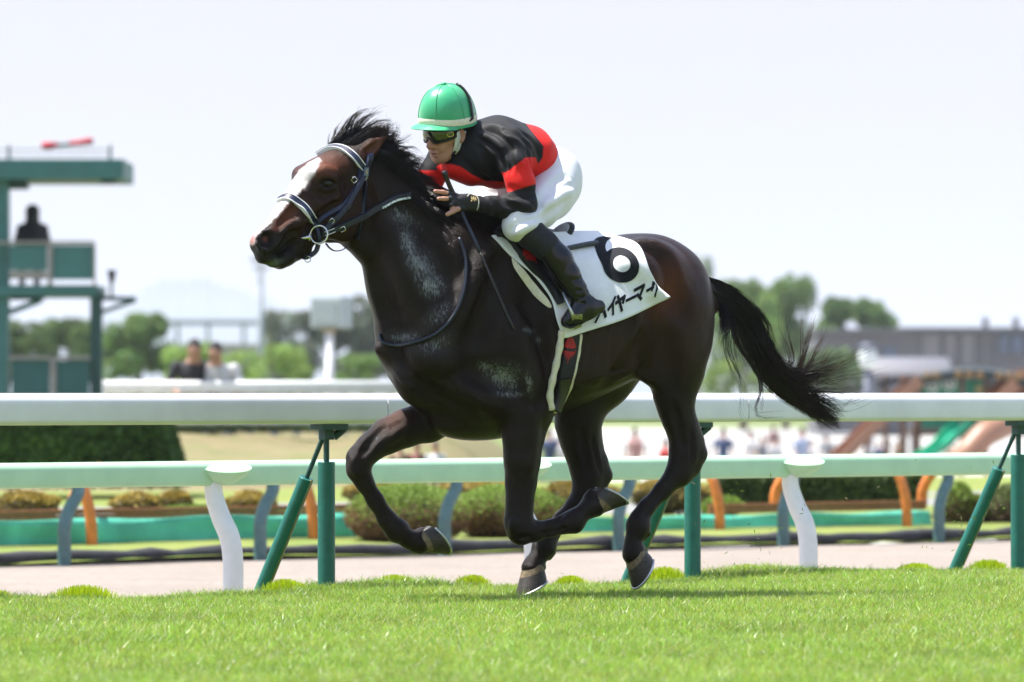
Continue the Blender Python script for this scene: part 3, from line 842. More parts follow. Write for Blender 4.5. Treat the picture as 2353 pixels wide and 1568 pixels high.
# bits of turf thrown up behind the hooves
rg = np.random.default_rng(77); n = 170
X = np.concatenate([rg.normal(1690, 60, 60), rg.normal(2210, 70, 70), rg.uniform(1000, 2350, 40)]); Yp = np.concatenate([rg.normal(1250, 60, 60), rg.normal(1190, 55, 70), rg.uniform(1090, 1330, 40)])
P = np.array([tuple(W(x, y, 25.6 + rg.normal() * .35)) for x, y in zip(X, Yp)]); P = P[P[:, 2] > .03]
tone = np.where(rg.random((len(P), 1)) < .7, np.array([[.12, .20, .03]]), np.array([[.30, .27, .14]])) * rg.uniform(.7, 1.3, (len(P), 1))
o = leaf_mesh('turf_clippings', P, None, .022, m_blade, None, .18, 5, tone); tag(o, kind='stuff')
# ------------------------------------------------------------------ tower, people and other far things
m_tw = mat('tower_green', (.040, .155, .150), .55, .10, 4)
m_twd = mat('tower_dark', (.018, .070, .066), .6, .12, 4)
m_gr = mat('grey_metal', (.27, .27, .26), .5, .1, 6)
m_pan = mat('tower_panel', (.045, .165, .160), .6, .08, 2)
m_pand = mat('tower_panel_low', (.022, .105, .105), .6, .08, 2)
YT = 95.0
def pbox(mb, x0, y0, x1, y1, Y, dep):
    a, b = W(x0, y0, Y), W(x1, y1, Y)
    return mb.box(((a.x + b.x) / 2, Y + dep / 2, (a.z + b.z) / 2), (b.x - a.x, dep, a.z - b.z))
T = thing('watch_tower', 'green steel two level watch tower with flat roof at the left edge', 'tower', tuple(W(60, 1000, YT + .5)))
def part(nm, m, boxes, par=None, bevel=.008):
    mb = MB()
    for q in boxes: pbox(mb, *q)
    return mb.build(nm, m, par or T, bevel=bevel)
roof = part('roof', m_tw, [(-240, 366, 283, 412, YT - .2, 2.6)])
part('roof_beam', m_twd, [(-200, 413, 62, 434, YT + .2, .5), (-200, 412, 250, 419, YT + 1.6, .3)], roof)
part('roof_beam', m_twd, [(232, 413, 266, 422, YT, .3)], roof)
for x in (-150, 20, 253):
    part('railing_post', m_gr, [(x - 4, 334, x + 4, 366, YT + .3, .06)], roof)
part('railing', m_gr, [(-160, 342, 256, 345, YT + .32, .03)], roof); part('railing', m_gr, [(-160, 356, 256, 358, YT + .32, .03)], roof)
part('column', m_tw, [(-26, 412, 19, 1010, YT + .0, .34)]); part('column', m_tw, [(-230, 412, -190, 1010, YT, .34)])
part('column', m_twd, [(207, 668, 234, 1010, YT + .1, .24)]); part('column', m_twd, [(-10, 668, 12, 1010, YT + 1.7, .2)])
fl_ = part('floor', m_tw, [(-230, 655, 222, 681, YT - .1, 2.2)])
part('floor_beam', m_twd, [(24, 682, 100, 690, YT + .2, .2)], fl_)
def pbeam(nm, m, pts, Y, r, par=None):
    mb = MB(); mb.tube([W(x, y, Y) for x, y in pts], r, 6); return mb.build(nm, m, par or T)
pbeam('brace', m_tw, [(95, 690), (22, 718)], YT + .15, .05)
pbeam('bracket_arm', m_twd, [(222, 685), (312, 688)], YT + .2, .04); pbeam('brace', m_twd, [(312, 690), (232, 718)], YT + .2, .035)
bal = part('balcony_panel', m_pan, [(22, 563, 108, 622, YT - .15, .05)]); part('balcony_panel', m_pan, [(121, 563, 214, 643, YT - .15, .05)])
part('balcony_panel', m_gr, [(22, 623, 108, 642, YT - .12, .04)])
part('balcony_panel', m_pan, [(-200, 563, -32, 643, YT - .15, .05)])
part('mullion', m_gr, [(109, 558, 120, 656, YT - .2, .1)]); part('handrail', m_gr, [(-200, 554, 216, 561, YT - .2, .1)])
part('mullion', m_gr, [(214, 558, 219, 656, YT - .2, .08)])
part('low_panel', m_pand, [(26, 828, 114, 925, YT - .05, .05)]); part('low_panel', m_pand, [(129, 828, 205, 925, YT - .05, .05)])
part('mullion', m_gr, [(115, 820, 128, 925, YT - .1, .1)]); part('handrail', m_gr, [(20, 818, 207, 826, YT - .1, .1)])
# red bundles lying on the roof rail
m_redf = mat('red_canvas', (.42, .006, .018), .6, .15, 8)
rb = thing('red_flag_bundle', 'rolled red flags lying on the tower roof rail', 'flag', tuple(W(155, 340, YT + .3)))
mb = MB(); mb.tube([W(96, 334, YT + .3), W(112, 335, YT + .3), W(135, 332, YT + .3)], [.05, .065, .03], 8); mb.build('flag', m_redf, rb, smooth=True)
mb = MB(); mb.tube([W(158, 330, YT + .3), W(185, 328, YT + .3), W(206, 324, YT + .3), W(214, 323, YT + .3)], [.035, .05, .055, .03], 8); mb.build('flag', m_redf, rb, smooth=True)
mb = MB(); mb.tube([W(98, 337, YT + .32), W(214, 328, YT + .32)], .030, 6); mb.build('pole', m_twd, rb, smooth=True)
hl = thing('loudspeaker', 'small dark loudspeaker standing on the tower bracket arm', 'loudspeaker', tuple(W(257, 680, YT + .2)))
mb = MB(); mb.tube([W(256, 684, YT + .2), W(256, 640, YT + .2)], .025, 8); mb.build('stand', m_twd, hl)
mb = MB(); mb.lathe([(.02, -.14), (.05, -.10), (.06, 0), (.085, .06), (.06, .08)], tuple(W(257, 632, YT + .2)), 12); mb.build('horn', mat_get('dark_metal', (.03, .035, .035)), hl, smooth=True)

# people
def person(label, pos, scale, pose, top, legs, hair=(.02, .016, .013), skin=(.42, .24, .17), face=(0, -1), group='people in the background', hat=None, res=.032):
    fx = np.array([*face, 0.]); fx /= np.linalg.norm(fx); lx = np.array([-fx[1], fx[0], 0.])
    G = Field((-.75, -.75, -.05), (.75, .75, 1.85), res)
    cn = lambda pts, k=.03: G.chain([np.array([*(fx * p[0] + lx * p[1] + np.array([0, 0, p[2]])), p[3]]) for p in pts], 1, k)
    if pose == 'sit':
        hip, ch, hd_ = .45, .82, 1.17
        cn([(0, 0, hip, .15), (0, 0, .62, .15), (.02, 0, ch, .16), (.02, 0, .95, .10)])
        for s in (1, -1):
            cn([(0, .09 * s, hip, .10), (.42, .12 * s, .48, .075), (.44, .12 * s, .08, .05), (.54, .12 * s, .04, .045)]); cn([(.02, .19 * s, .93, .065), (.06, .25 * s, .70, .05), (.28, .16 * s, .60, .04)])
        hp_ = (.03, 0, hd_)
    elif pose == 'lean':
        cn([(0, 0, .88, .14), (.10, 0, 1.05, .14), (.22, 0, 1.22, .165), (.28, 0, 1.34, .09)])
        for s in (1, -1):
            cn([(0, .09 * s, .86, .10), (-.02, .10 * s, .47, .065), (-.03, .10 * s, .06, .05), (.08, .11 * s, .04, .045)]); cn([(.24, .20 * s, 1.30, .070), (.26, .30 * s, 1.06, .052), (.44, .18 * s, .96, .042)])
        hp_ = (.36, 0, 1.50)
    else:
        cn([(0, 0, .90, .14), (0, 0, 1.10, .135), (0, 0, 1.30, .165), (0, 0, 1.42, .09)])
        for s in (1, -1):
            cn([(0, .09 * s, .88, .10), (.03, .10 * s, .48, .065), (0, .10 * s, .06, .05), (.12, .11 * s, .04, .045)]); cn([(0, .20 * s, 1.38, .065), (.0, .27 * s, 1.10, .048), (.10, .24 * s, .86, .04)])
        hp_ = (.02, 0, 1.60)
    h = fx * hp_[0] + lx * hp_[1] + np.array([0, 0, hp_[2]])
    G.cone(h - fx * .02 + np.array([0, 0, -.16]), h, .05, .06, 1, .03); G.ell(h, (.105, .085, .125), ax=fx, lat=lx, k=.03); G.cone(h + fx * .09 - np.array([0, 0, .02]), h + fx * .105 - np.array([0, 0, .03]), .02, .02, 1, .02)
    if hat: G.cone(h - fx * .02 + np.array([0, 0, .02]), h + np.array([0, 0, -.14]), .118, .105, 1, .03); G.cone(h + np.array([0, 0, -.24]), h + np.array([0, 0, -.40]), .12, .19, 1.35, .05, 'add', tuple(lx))
    v, f = G.mesh(); v = relax_(v, f)
    z = v[:, 2]; r = np.linalg.norm(v - h, axis=1); fw = (v - h) @ fx
    col = np.tile(np.array(top), (len(v), 1)); hipz = .50 if pose == 'sit' else .90
    col[(z < hipz) | ((pose == 'sit') & (v @ fx > .2) & (z < .58))] = legs
    col[r < .19] = skin; col[(r < .18) & (z > h[2] - .02) & ((fw < .03) | (z > h[2] + .03))] = hair
    arm_ = (np.abs(v @ lx) > .17) & (z < (.78 if pose == 'sit' else 1.12)) & (z > (.5 if pose == 'sit' else .78)); col[arm_] = skin
    o = mesh_obj('person', v * scale + np.array(pos), f, bpy.data.materials.get('people') or mat('people', (1, 1, 1), .7, .08, 8, attr='tone'), smooth=True)
    set_color_pts(o, col)
    return tag(o, label, 'person', group)
def relax_(v, f):
    e = np.concatenate([f[:, [0, 1]], f[:, [1, 2]], f[:, [2, 3]], f[:, [3, 0]]]); e = np.concatenate([e, e[:, ::-1]])
    c = np.bincount(e[:, 0], minlength=len(v))[:, None]; a = np.stack([np.bincount(e[:, 0], weights=v[e[:, 1], d], minlength=len(v)) for d in range(3)], 1) / np.maximum(c, 1)
    return v + (a - v) * .5
wht, blk, nvy, gry, rdd, pnk, tan = (.50, .50, .51), (.014, .014, .018), (.03, .05, .12), (.19, .20, .22), (.36, .015, .02), (.34, .19, .18), (.20, .13, .08)
p = W(75, 655, YT + 1.0); person('person in dark hooded clothes sitting on the tower balcony', (p.x, p.y, p.z - .02), 1.06, 'sit', blk, blk, hair=blk, skin=blk, face=(-.2, 1), group=None, hat=True)
p = W(440, 905, YF + .45); person('man in black T-shirt leaning on the white fence', (p.x, p.y, -.27), 1.20, 'lean', blk, nvy, group='people leaning on the white fence', face=(.15, -1))
p = W(506, 905, YF + .45); person('man in white shirt leaning on the white fence', (p.x, p.y, -.31), 1.20, 'lean', wht, gry, group='people leaning on the white fence', face=(-.1, -1))
crowd = [(1262, 985, nvy, gry, 'person in navy standing between the front legs of the horse', 140), (1292, 1000, wht, gry, 'person in white beside the one in navy between the horse legs', 140), (1460, 985, pnk, nvy, 'person in pale pink seen between the hind legs', 150), (1528, 1010, rdd, nvy, 'person in red beside the near hind leg', 140),
         (1662, 985, nvy, nvy, 'person in dark blue right of the second green post', 150), (1724, 990, wht, tan, 'person in white standing right of the one in dark blue', 160), (1752, 1004, gry, wht, 'crouching person in grey in the middle of the crowd', 160), (1778, 978, pnk, nvy, 'person in pink standing at the back of the crowd', 190), (1782, 1004, wht, gry, 'person in white shirt bending forward in the crowd', 150),
         (1842, 984, (.30, .36, .50), gry, 'person in light blue shirt in the crowd', 150), (1866, 1012, wht, nvy, 'child in white right of the light blue shirt', 160), (1900, 1000, gry, wht, 'person in grey near the foot of the tan slide', 165), (1995, 1008, wht, gry, 'person in white under the playground slide', 160), (2020, 1015, nvy, nvy, 'child in navy under the playground slide', 165), (2065, 1010, tan, gry, 'person in tan beside the playground post', 170)]
for i, (px, py, a, b, lab, Y) in enumerate(crowd):
    q = W(px, py, Y); person(lab, (q.x, q.y, -1.71), (q.z + 1.71) / 1.70, 'stand', a, b, face=(math.sin(i * 2.3), math.cos(i * 1.7)), group='visitors in the infield', res=.045)
for px, c, lab in ((958, rdd, 'dark red seated figure on the bank under the horse chest'), (1000, wht, 'pale seated figure on the bank under the horse chest'), (918, tan, 'brown seated figure on the bank by the foreleg')):
    q = W(px, 1018, 66); person(lab, (q.x, q.y, q.z - .62), .50, 'sit', c if px != 958 else (.16, .05, .04), tan, face=(.2, -1), group='figures sitting on the bank')

# lamp pole, display box
m_pale = mat('pale_steel', (.24, .27, .29), .5, .06, 6)
lp = thing('lamp_pole', 'tall thin grey lamp pole left of the display box', 'lamp pole', tuple(W(600, 905, 200)))
a = W(600, 600, 200)
mb = MB(); mb.tube([(a.x, 200, -1.7), (a.x, 200, a.z)], [.13, .085], 10); mb.build('pole', m_pale, lp, smooth=True)
mb = MB(); mb.box((a.x, 200, a.z + .05), (.75, .2, .12)); mb.box((a.x, 200, a.z - .25), (.6, .15, .08)); mb.build('lamp', m_pale, lp)
db = thing('display_box', 'grey display box on a white pole in front of the dark tree', 'display', tuple(W(757, 905, 110)))
mb = MB(); a, b = W(735, 682, 110), W(803, 755, 110); Rz = Matrix.Rotation(rad(-32), 3, 'Z'); mb.box(((a.x + b.x) / 2 - .06, 110, (a.z + b.z) / 2), (.72, .40, a.z - b.z), Rz); mb.build('box', mat_get('box_grey', (.36, .42, .44)), db, bevel=.02)
mb = MB(); q = Rz @ Vector((-.02, -.21, 0)); mb.box(((a.x + b.x) / 2 - .06 + q.x, 110 + q.y, (a.z + b.z) / 2), (.56, .015, .44), Rz); mb.build('screen', mat_get('screen_grey', (.27, .32, .34)), db)
a = W(757, 757, 110); mb = MB(); mb.tube([(a.x, 110, -.5), (a.x, 110, a.z + .02)], .085, 12); mb.build('pole', m_railw, db, smooth=True)
mb = MB(); mb.tube([(a.x, 110, a.z - .05), (a.x, 110, a.z)], [.10, .16], 12); mb.build('collar', mat_get('brass', (.4, .27, .12)), db, smooth=True)
# overhead gantry beyond the trees
gt = thing('gantry', 'thin pale overhead gantry far behind the two men at the fence', 'gantry', tuple(W(480, 800, 600)))
mb = MB(); mb.box(tuple(W(500, 742, 600)), (10.5, .5, .5)); mb.build('beam', m_pale, gt)
for px in (408, 478, 560):
    a = W(px, 742, 600); mb = MB(); mb.box((a.x, 600, (a.z - 1.7) / 2), (.35, .35, a.z + 1.7)); mb.build('post', m_pale, gt)
wl_o = thing('low_wall', 'long low grey wall in the distance behind the men at the fence', 'wall', tuple(W(480, 830, 520)))
mb = MB(); a, b = W(400, 796, 520), W(720, 905, 520); mb.box(((a.x + b.x) / 2, 520, (a.z - 1.7) / 2), (b.x - a.x, 1, a.z + 1.7)); mb.build('wall', mat_get('wall_grey', (.32, .31, .29)), wl_o)
mb = MB(); mb.box(((a.x + b.x) / 2, 520, a.z + .1), (b.x - a.x + .4, 1.3, .25)); mb.build('coping', mat_get('wall_cap', (.42, .41, .39)), wl_o)

# grey building on the right
YB = 350.0
gb = thing('grey_building', 'long low grey building with flat roof behind the playground', 'building', tuple(W(2150, 905, YB)))
m_bg = mat('building_grey', (.115, .115, .122), .8, .08, .4); m_bl = mat('building_light', (.165, .165, .168), .8, .06, .5); m_win = mat('window_blue', (.10, .13, .18), .15, .1, 1)
a, b = W(1878, 762, YB), W(2500, 905, YB)
mb = MB(); mb.box(((a.x + b.x) / 2, YB + 6, (a.z - 1.7) / 2), (b.x - a.x, 12, a.z + 1.7)); mb.build('wall', m_bg, gb)
mb = MB(); pbox(mb, 2070, 752, 2520, 761, YB - .6, 12.5); mb.build('roof', mat_get('roof_dark', (.13, .14, .15)), gb)
mb = MB(); pbox(mb, 1870, 756, 2069, 763, YB - .5, 12.4); mb.build('roof', mat_get('roof_dark', (.13, .14, .15)), gb)
for x0, x1 in ((2120, 2160), (2172, 2196), (2210, 2238), (2262, 2268), (2390, 2420)):
    mb = MB(); pbox(mb, x0, 766, x1, 838, YB - .14, .12); mb.build('panel', m_bl, gb)
for x0, x1, y0, y1 in ((2296, 2318, 770, 812), (2326, 2350, 770, 812), (2176, 2192, 800, 832), (2360, 2380, 770, 812), (1920, 1950, 800, 830), (1975, 2005, 800, 830), (2030, 2060, 800, 830)):
    mb = MB(); pbox(mb, x0, y0, x1, y1, YB - .10, .06); w_ = mb.build('window', m_win, gb)
    mb = MB(); pbox(mb, x0 - 2, y1, x1 + 2, y1 + 3, YB - .2, .2); mb.build('sill', m_bl, w_)
for px in (2265, 2335):
    vt = thing('roof_vent', 'small roof vent above the grey building near the right edge' if px > 2300 else 'small roof vent on the grey building left of its twin', 'vent', tuple(W(px, 752, YB + 2)))
    mb = MB(); pbox(mb, px - 6, 735, px + 6, 752, YB + 2, .5); mb.build('housing', m_bl, vt); mb = MB(); pbox(mb, px - 8, 731, px + 8, 735, YB + 1.9, .7); mb.build('cap', m_bg, vt)
# white tent roof and globe lamp
YE = 200.0
tn = thing('white_tent', 'white rounded tent roof behind the playground', 'tent', tuple(W(2095, 905, YE)))
vs = []; n = 14
for i in range(n + 1):
    an = math.pi * i / n
    for k, px in enumerate((1998, 2010, 2182, 2192)):
        q = W(px, 872, YE); s = .8 if k in (0, 3) else 1
        vs.append((q.x, YE + 1.5 - 1.5 * math.cos(an), q.z + .78 * s * math.sin(an)))
fs = [(i * 4 + k, i * 4 + k + 1, (i + 1) * 4 + k + 1, (i + 1) * 4 + k) for i in range(n) for k in range(3)]
o = mesh_obj('canopy', vs, fs, mat_get('tent_white', (.15, .15, .165)), tn, smooth=True); o.modifiers.new('thickness', 'SOLIDIFY').thickness = .04
for px in (2004, 2095, 2188):
    for dy in (0.05, 2.9):
        q = W(px, 872, YE); mb = MB(); mb.tube([(q.x, YE + dy, -1.72), (q.x, YE + dy, q.z)], .05, 8); mb.build('pole', m_pale, tn)
gl = thing('globe_lamp', 'white globe lamp on a dark post left of the tent roof', 'lamp', tuple(W(1994, 905, 180)))
q = W(1994, 822, 180); mb = MB(); mb.ellipsoid(tuple(q), (.30, .30, .42), 14, 10); mb.build('globe', mat_get('globe_white', (.62, .66, .66)), gl, smooth=True)
mb = MB(); mb.tube([(q.x, 180, -1.72), (q.x, 180, q.z - .38)], .14, 10); mb.build('post', mat_get('post_blue_grey', (.10, .11, .15)), gl, smooth=True)
mb = MB(); mb.lathe([(.30, .28), (.32, .34), (.12, .46)], tuple(q), 12); mb.build('cap', mat_get('post_blue_grey', (.1, .11, .15)), gl, smooth=True)

# playground
YP = 130.0
pg = thing('playground', 'children playground of brown posts, green panels and slides at the right edge', 'playground', tuple(W(2200, 1160, YP)))
m_tan = mat('slide_tan', (.30, .155, .095), .45, .06, 3); m_brn = mat('play_brown', (.15, .075, .045), .6, .1, 4); m_pgr = mat('play_green', (.012, .17, .10), .5, .08, 3); m_pgl = mat('play_bright_green', (.015, .42, .24), .4, .06, 3); m_prf = mat('play_roof', (.022, .034, .034), .6, .1, 3)
m_gold = mat('play_gold', (.34, .20, .07), .5, .1, 5)
def ppart(nm, m, boxes, par=None, bevel=.02):
    mb = MB()
    for q in boxes: pbox(mb, *q)
    return mb.build(nm, m, par or pg, bevel=bevel)
def ptube(nm, m, pts, r, par=None, seg=8, flat=1.0):
    mb = MB(); mb.tube([W(x, y, YP + d) for x, y, d in pts], r, seg, flat=flat); return mb.build(nm, m, par or pg, smooth=True)
for x0, x1, d in ((2098, 2116, 0), (2207, 2215, 0), (2262, 2272, 0), (2335, 2345, 0), (2098, 2116, 1.8), (2262, 2272, 1.8), (2068, 2082, -.4), (2030, 2040, .8)):
    ppart('post', m_brn, [(x0, 862, x1, 1166, YP + d, .16)])
ppart('panel', m_pgr, [(2118, 868, 2205, 985, YP + .02, .08)]); ppart('panel', m_pgr, [(2217, 872, 2260, 985, YP + .02, .08)]); ppart('panel', m_pgr, [(2274, 880, 2333, 960, YP + .9, .08)])
ppart('deck', m_brn, [(2098, 988, 2345, 1000, YP, 2.0)])
# arched roof
vs = []; ar = smooth_poly([(2088, 872), (2120, 862), (2170, 852), (2230, 846), (2290, 851), (2340, 862), (2375, 874)], 4)
for x, y in ar:
    for d, dy in ((-.4, 4), (-.4, 24), (2.4, 24), (1.0, -3)): vs.append(tuple(W(x, y + dy, YP + d)))
k = 4; fs = [(i * k + j, i * k + (j + 1) % k, (i + 1) * k + (j + 1) % k, (i + 1) * k + j) for i in range(len(ar) - 1) for j in range(k)] + [(3, 2, 1, 0), tuple((len(ar) - 1) * k + j for j in range(k))]
prf = mesh_obj('roof', vs, fs, m_prf, pg, smooth=40)
ar2 = [(2016, 880), (2040, 872), (2090, 862), (2120, 866), (2126, 884)]
vs = []
for x, y in ar2:
    for d, dy in ((.4, 0), (.4, 12), (2.0, 12), (2.0, 0)): vs.append(tuple(W(x, y + dy, YP + d)))
mesh_obj('roof', vs, [(i * 4 + j, i * 4 + (j + 1) % 4, (i + 1) * 4 + (j + 1) % 4, (i + 1) * 4 + j) for i in range(4) for j in range(4)] + [(3, 2, 1, 0), (16, 17, 18, 19)], m_prf, pg, smooth=40)
def ring(nm, m, x, y, r, d, par=None, w=.022):
    c = W(x, y, YP + d); mb = MB(); mb.tube([(c.x + r * math.cos(a), c.y, c.z + r * math.sin(a)) for a in np.linspace(0, 2 * math.pi, 15)], w, 6, caps=False)
    for a in np.linspace(0, 2 * math.pi, 7)[:-1]: mb.tube([(c.x, c.y, c.z), (c.x + r * math.cos(a), c.y, c.z + r * math.sin(a))], w * .6, 5)
    return mb.build(nm, m, par or pg, smooth=True)
for x, y in ((2130, 858), (2152, 858), (2203, 857), (2227, 857), (2252, 859), (2296, 860), (2318, 860), (2342, 861), (2250, 893)): ring('gear', m_gold, x, y + 4, .070, -.5, prf if y < 880 else pg, .016)
for x, y in ((2143, 887), (2182, 882)): ring('wheel', m_railw, x, y, .13, -.05)
# slides: troughs and a tube
def trough(nm, m, pts, wd, wall, par=None):
    c = [W(x, y, YP + d) for x, y, d in smooth_poly(pts, 5)]; vs = []
    for i, p in enumerate(c):
        t = (c[min(i + 1, len(c) - 1)] - c[max(i - 1, 0)]).normalized(); s = t.cross(Vector((0, 0, 1))).normalized(); u = s.cross(t)
        for a, b in ((-.5, 1), (-.5, 0), (.5, 0), (.5, 1), (.56, 1), (.56, -.2), (-.56, -.2), (-.56, 1)): vs.append(p + s * a * wd + u * b * wall)
    fs = [(i * 8 + j, i * 8 + (j + 1) % 8, (i + 1) * 8 + (j + 1) % 8, (i + 1) * 8 + j) for i in range(len(c) - 1) for j in range(8)] + [tuple(range(7, -1, -1)), tuple((len(c) - 1) * 8 + j for j in range(8))]
    return mesh_obj(nm, vs, fs, m, par or pg, smooth=35)
trough('slide', m_tan, [(2112, 882, -.2), (2085, 905, -.3), (2030, 962, -.5), (1960, 1030, -.8), (1925, 1062, -1.0), (1890, 1078, -1.1)], .42, .22)
trough('slide', m_pgl, [(2215, 975, -.3), (2190, 1000, -.6), (2160, 1030, -.9), (2120, 1056, -1.2), (2090, 1070, -1.4)], .40, .16)
mb = MB(); tp = [W(x, y, YP + d) for x, y, d in smooth_poly([(2355, 900, .4), (2330, 960, -.2), (2290, 985, -.8), (2262, 1000, -1.1), (2225, 1040, -1.3), (2190, 1064, -1.5)], 5)]
mb.tube(tp, .30, 16, caps=False); o = mb.build('tube_slide', m_tan, pg, smooth=True); o.modifiers.new('thickness', 'SOLIDIFY').thickness = .03
trough('slide', m_tan, [(2390, 868, .3), (2350, 880, .0), (2310, 905, -.2), (2290, 935, -.3)], .5, .25)
for x in (1990, 2040): ptube('support', m_brn, [(x, 1010, -.6), (x, 1166, -.6)], .05)
# pale benches / kerbs on the plaza
for i, (x0, x1, y, Y, lb) in enumerate(((1260, 1640, 1004, 240, 'long low white bench on the plaza behind the hind legs'), (1640, 1990, 996, 260, 'long low white bench on the plaza behind the crowd'), (1600, 2080, 1018, 215, 'long pale planter kerb on the plaza behind the crowd'), (1250, 1500, 1020, 205, 'long pale planter kerb behind the horse belly'))):
    b_ = thing('bench', lb, 'bench', tuple(W((x0 + x1) / 2, y + 10, Y))); z = W(0, y, Y).z
    a, b = W(x0, y, Y), W(x1, y, Y); mb = MB(); mb.box(((a.x + b.x) / 2, Y, z), (b.x - a.x, .5, .09)); mb.build('seat', m_fw, b_)
    for k in range(5):
        x = a.x + (b.x - a.x) * (.05 + .9 * k / 4); mb = MB(); mb.box((x, Y, (z - .05 - 1.72) / 2), (.1, .4, z - .05 + 1.72)); mb.build('leg', m_gr, b_)

# ------------------------------------------------------------------ the hazy air
HAZE = True
if HAZE:
    mb = MB(); mb.box((0, 7950, 108), (23000, 16100, 222)); hz = mb.build('haze', m_gr)
    hz.data.materials.clear()
    mh = bpy.data.materials.new('haze'); mh.use_nodes = True; N = mh.node_tree.nodes; N.clear()
    ov = N.new('ShaderNodeOutputMaterial'); pv = N.new('ShaderNodeVolumePrincipled')
    pv.inputs['Color'].default_value = (.84, .90, 1.0, 1); pv.inputs['Density'].default_value = .00012; pv.inputs['Anisotropy'].default_value = .0
    mh.node_tree.links.new(pv.outputs[0], ov.inputs['Volume']); hz.data.materials.append(mh); tag(hz, kind='stuff')
# ------------------------------------------------------------------ the horse's own frame
YAW = rad(28)
FW = np.array([-math.cos(YAW), -math.sin(YAW)])      # forward in plan
LW = np.array([math.sin(YAW), -math.cos(YAW)])       # to the near (left) side
O2 = np.array([(1270 - 1176.5) * 25.0 / F, 25.0])

def plane_pt(px, py, t, o, f, l):
    """point of a vertical plane (through o + t*l, along f) seen at px, py -> frame coordinates of the horse"""
    k = (px - 1176.5) / F
    b = o + t * l
    a = (k * b[1] - b[0]) / (f[0] - k * f[1])
    P = b + a * f
    z = CAMZ - (py - HY) * P[1] / F
    d = P - O2
    return np.array([d @ FW, d @ LW, z])

def I(px, py, t=0.0):
    return plane_pt(px, py, t, O2, FW, LW)

def I4(px, py, t, r):
    return np.array([*I(px, py, t), r])

def loc2w(v):
    v = np.asarray(v, float)
    xy = O2 + v[..., :1] * FW + v[..., 1:2] * LW
    return np.concatenate([xy, v[..., 2:3]], -1)

ROTZ = math.atan2(FW[1], FW[0])
def frame_thing(name, label, cat, at=(0, 0, 0), group=None):
    """an Empty turned to the horse's frame, at a frame position"""
    w = loc2w(np.array(at, float))
    return thing(name, label, cat, tuple(w), ROTZ, group)

# head frame: turned a little more to the camera
YH = YAW + rad(9)
FH = np.array([-math.cos(YH), -math.sin(YH)]); LH = np.array([math.sin(YH), -math.cos(YH)])
_p = loc2w(I(835, 380, 0.0)); OH = _p[:2]
def IH(px, py, t=0.0):
    return plane_pt(px, py, t, OH, FH, LH)
LATH = (float(LH @ FW), float(LH @ LW), 0.0)
def IH4(px, py, t, r): return np.array([*IH(px, py, t), r])

# ------------------------------------------------------------------ horse body
HB = Field((-0.95, -0.44, 0.06), (1.62, 0.46, 2.06), 0.0058)

def st(px, top, bot, hw):
    a = I(px, top); b = I(px, bot)
    return (a[0], a[2], b[2], hw)
HB.loft([st(912, 735, 872, .11), st(926, 690, 905, .14), st(960, 600, 938, .195), st(1030, 552, 972, .235), st(1100, 520, 985, .255),
         st(1170, 512, 985, .27), st(1250, 524, 962, .285), st(1320, 540, 934, .30), st(1390, 545, 902, .30),
         st(1450, 537, 872, .285), st(1510, 540, 846, .265), st(1560, 566, 812, .235), st(1590, 600, 790, .18), st(1603, 640, 765, .13)])
# neck: pairs of outline points (underside, crest)
def neck_st(u, c, q):
    a = I(*u); b = I(*c); m = (a + b) / 2
    return (*m, np.linalg.norm(a - b) / 2), q
neck = [neck_st((918, 850), (1165, 525), .62), neck_st((908, 785), (1130, 500), .58), neck_st((906, 713), (1078, 486), .54),
        neck_st((898, 660), (1022, 462), .52), neck_st((889, 620), (975, 435), .52), neck_st((870, 580), (935, 400), .54),
        neck_st((830, 545), (893, 365), .58)]
for (a, q), (b, _) in zip(neck[:-1], neck[1:]):
    HB.cone(a[:3], b[:3], a[3], b[3], q, .05)
# head
H = lambda *a, **k: HB.cone(*a, **{**dict(lat=LATH, k=.03), **k})
def mirh(p):
    l = np.array(LATH[:2]); o = (OH - O2) @ np.array([FW, LW]).T
    d = (p[:2] - o) @ l
    return np.array([*(p[:2] - 2 * d * l), p[2]])
def hc(a, b, q=1.0, k=.03, op='add', sd=1):
    A, B_ = IH(*a[:3]), IH(*b[:3])
    if sd < 0: A, B_ = mirh(A), mirh(B_)
    HB.cone(A, B_, a[3], b[3], q, k, op, LATH)
def he(p, r, k=.03, op='add', sd=1):
    A = IH(*p)
    HB.ell(mirh(A) if sd < 0 else A, r, k=k, lat=LATH, op=op, ax=HAX)
HAX = IH(620, 550) - IH(800, 380)
hc((842, 392, 0, .088), (772, 428, 0, .105), .86, .04)        # cranium
hc((772, 428, 0, .108), (722, 446, 0, .098), .92)
hc((795, 380, 0, .092), (727, 410, 0, .084), .95, .03)
hc((745, 480, 0, .088), (672, 545, 0, .052), .8, .03)
hc((716, 441, 0, .098), (664, 503, 0, .072), .86)             # face
hc((664, 503, 0, .072), (620, 546, 0, .060), .88)
hc((625, 548, 0, .056), (608, 568, 0, .050), .98)             # muzzle
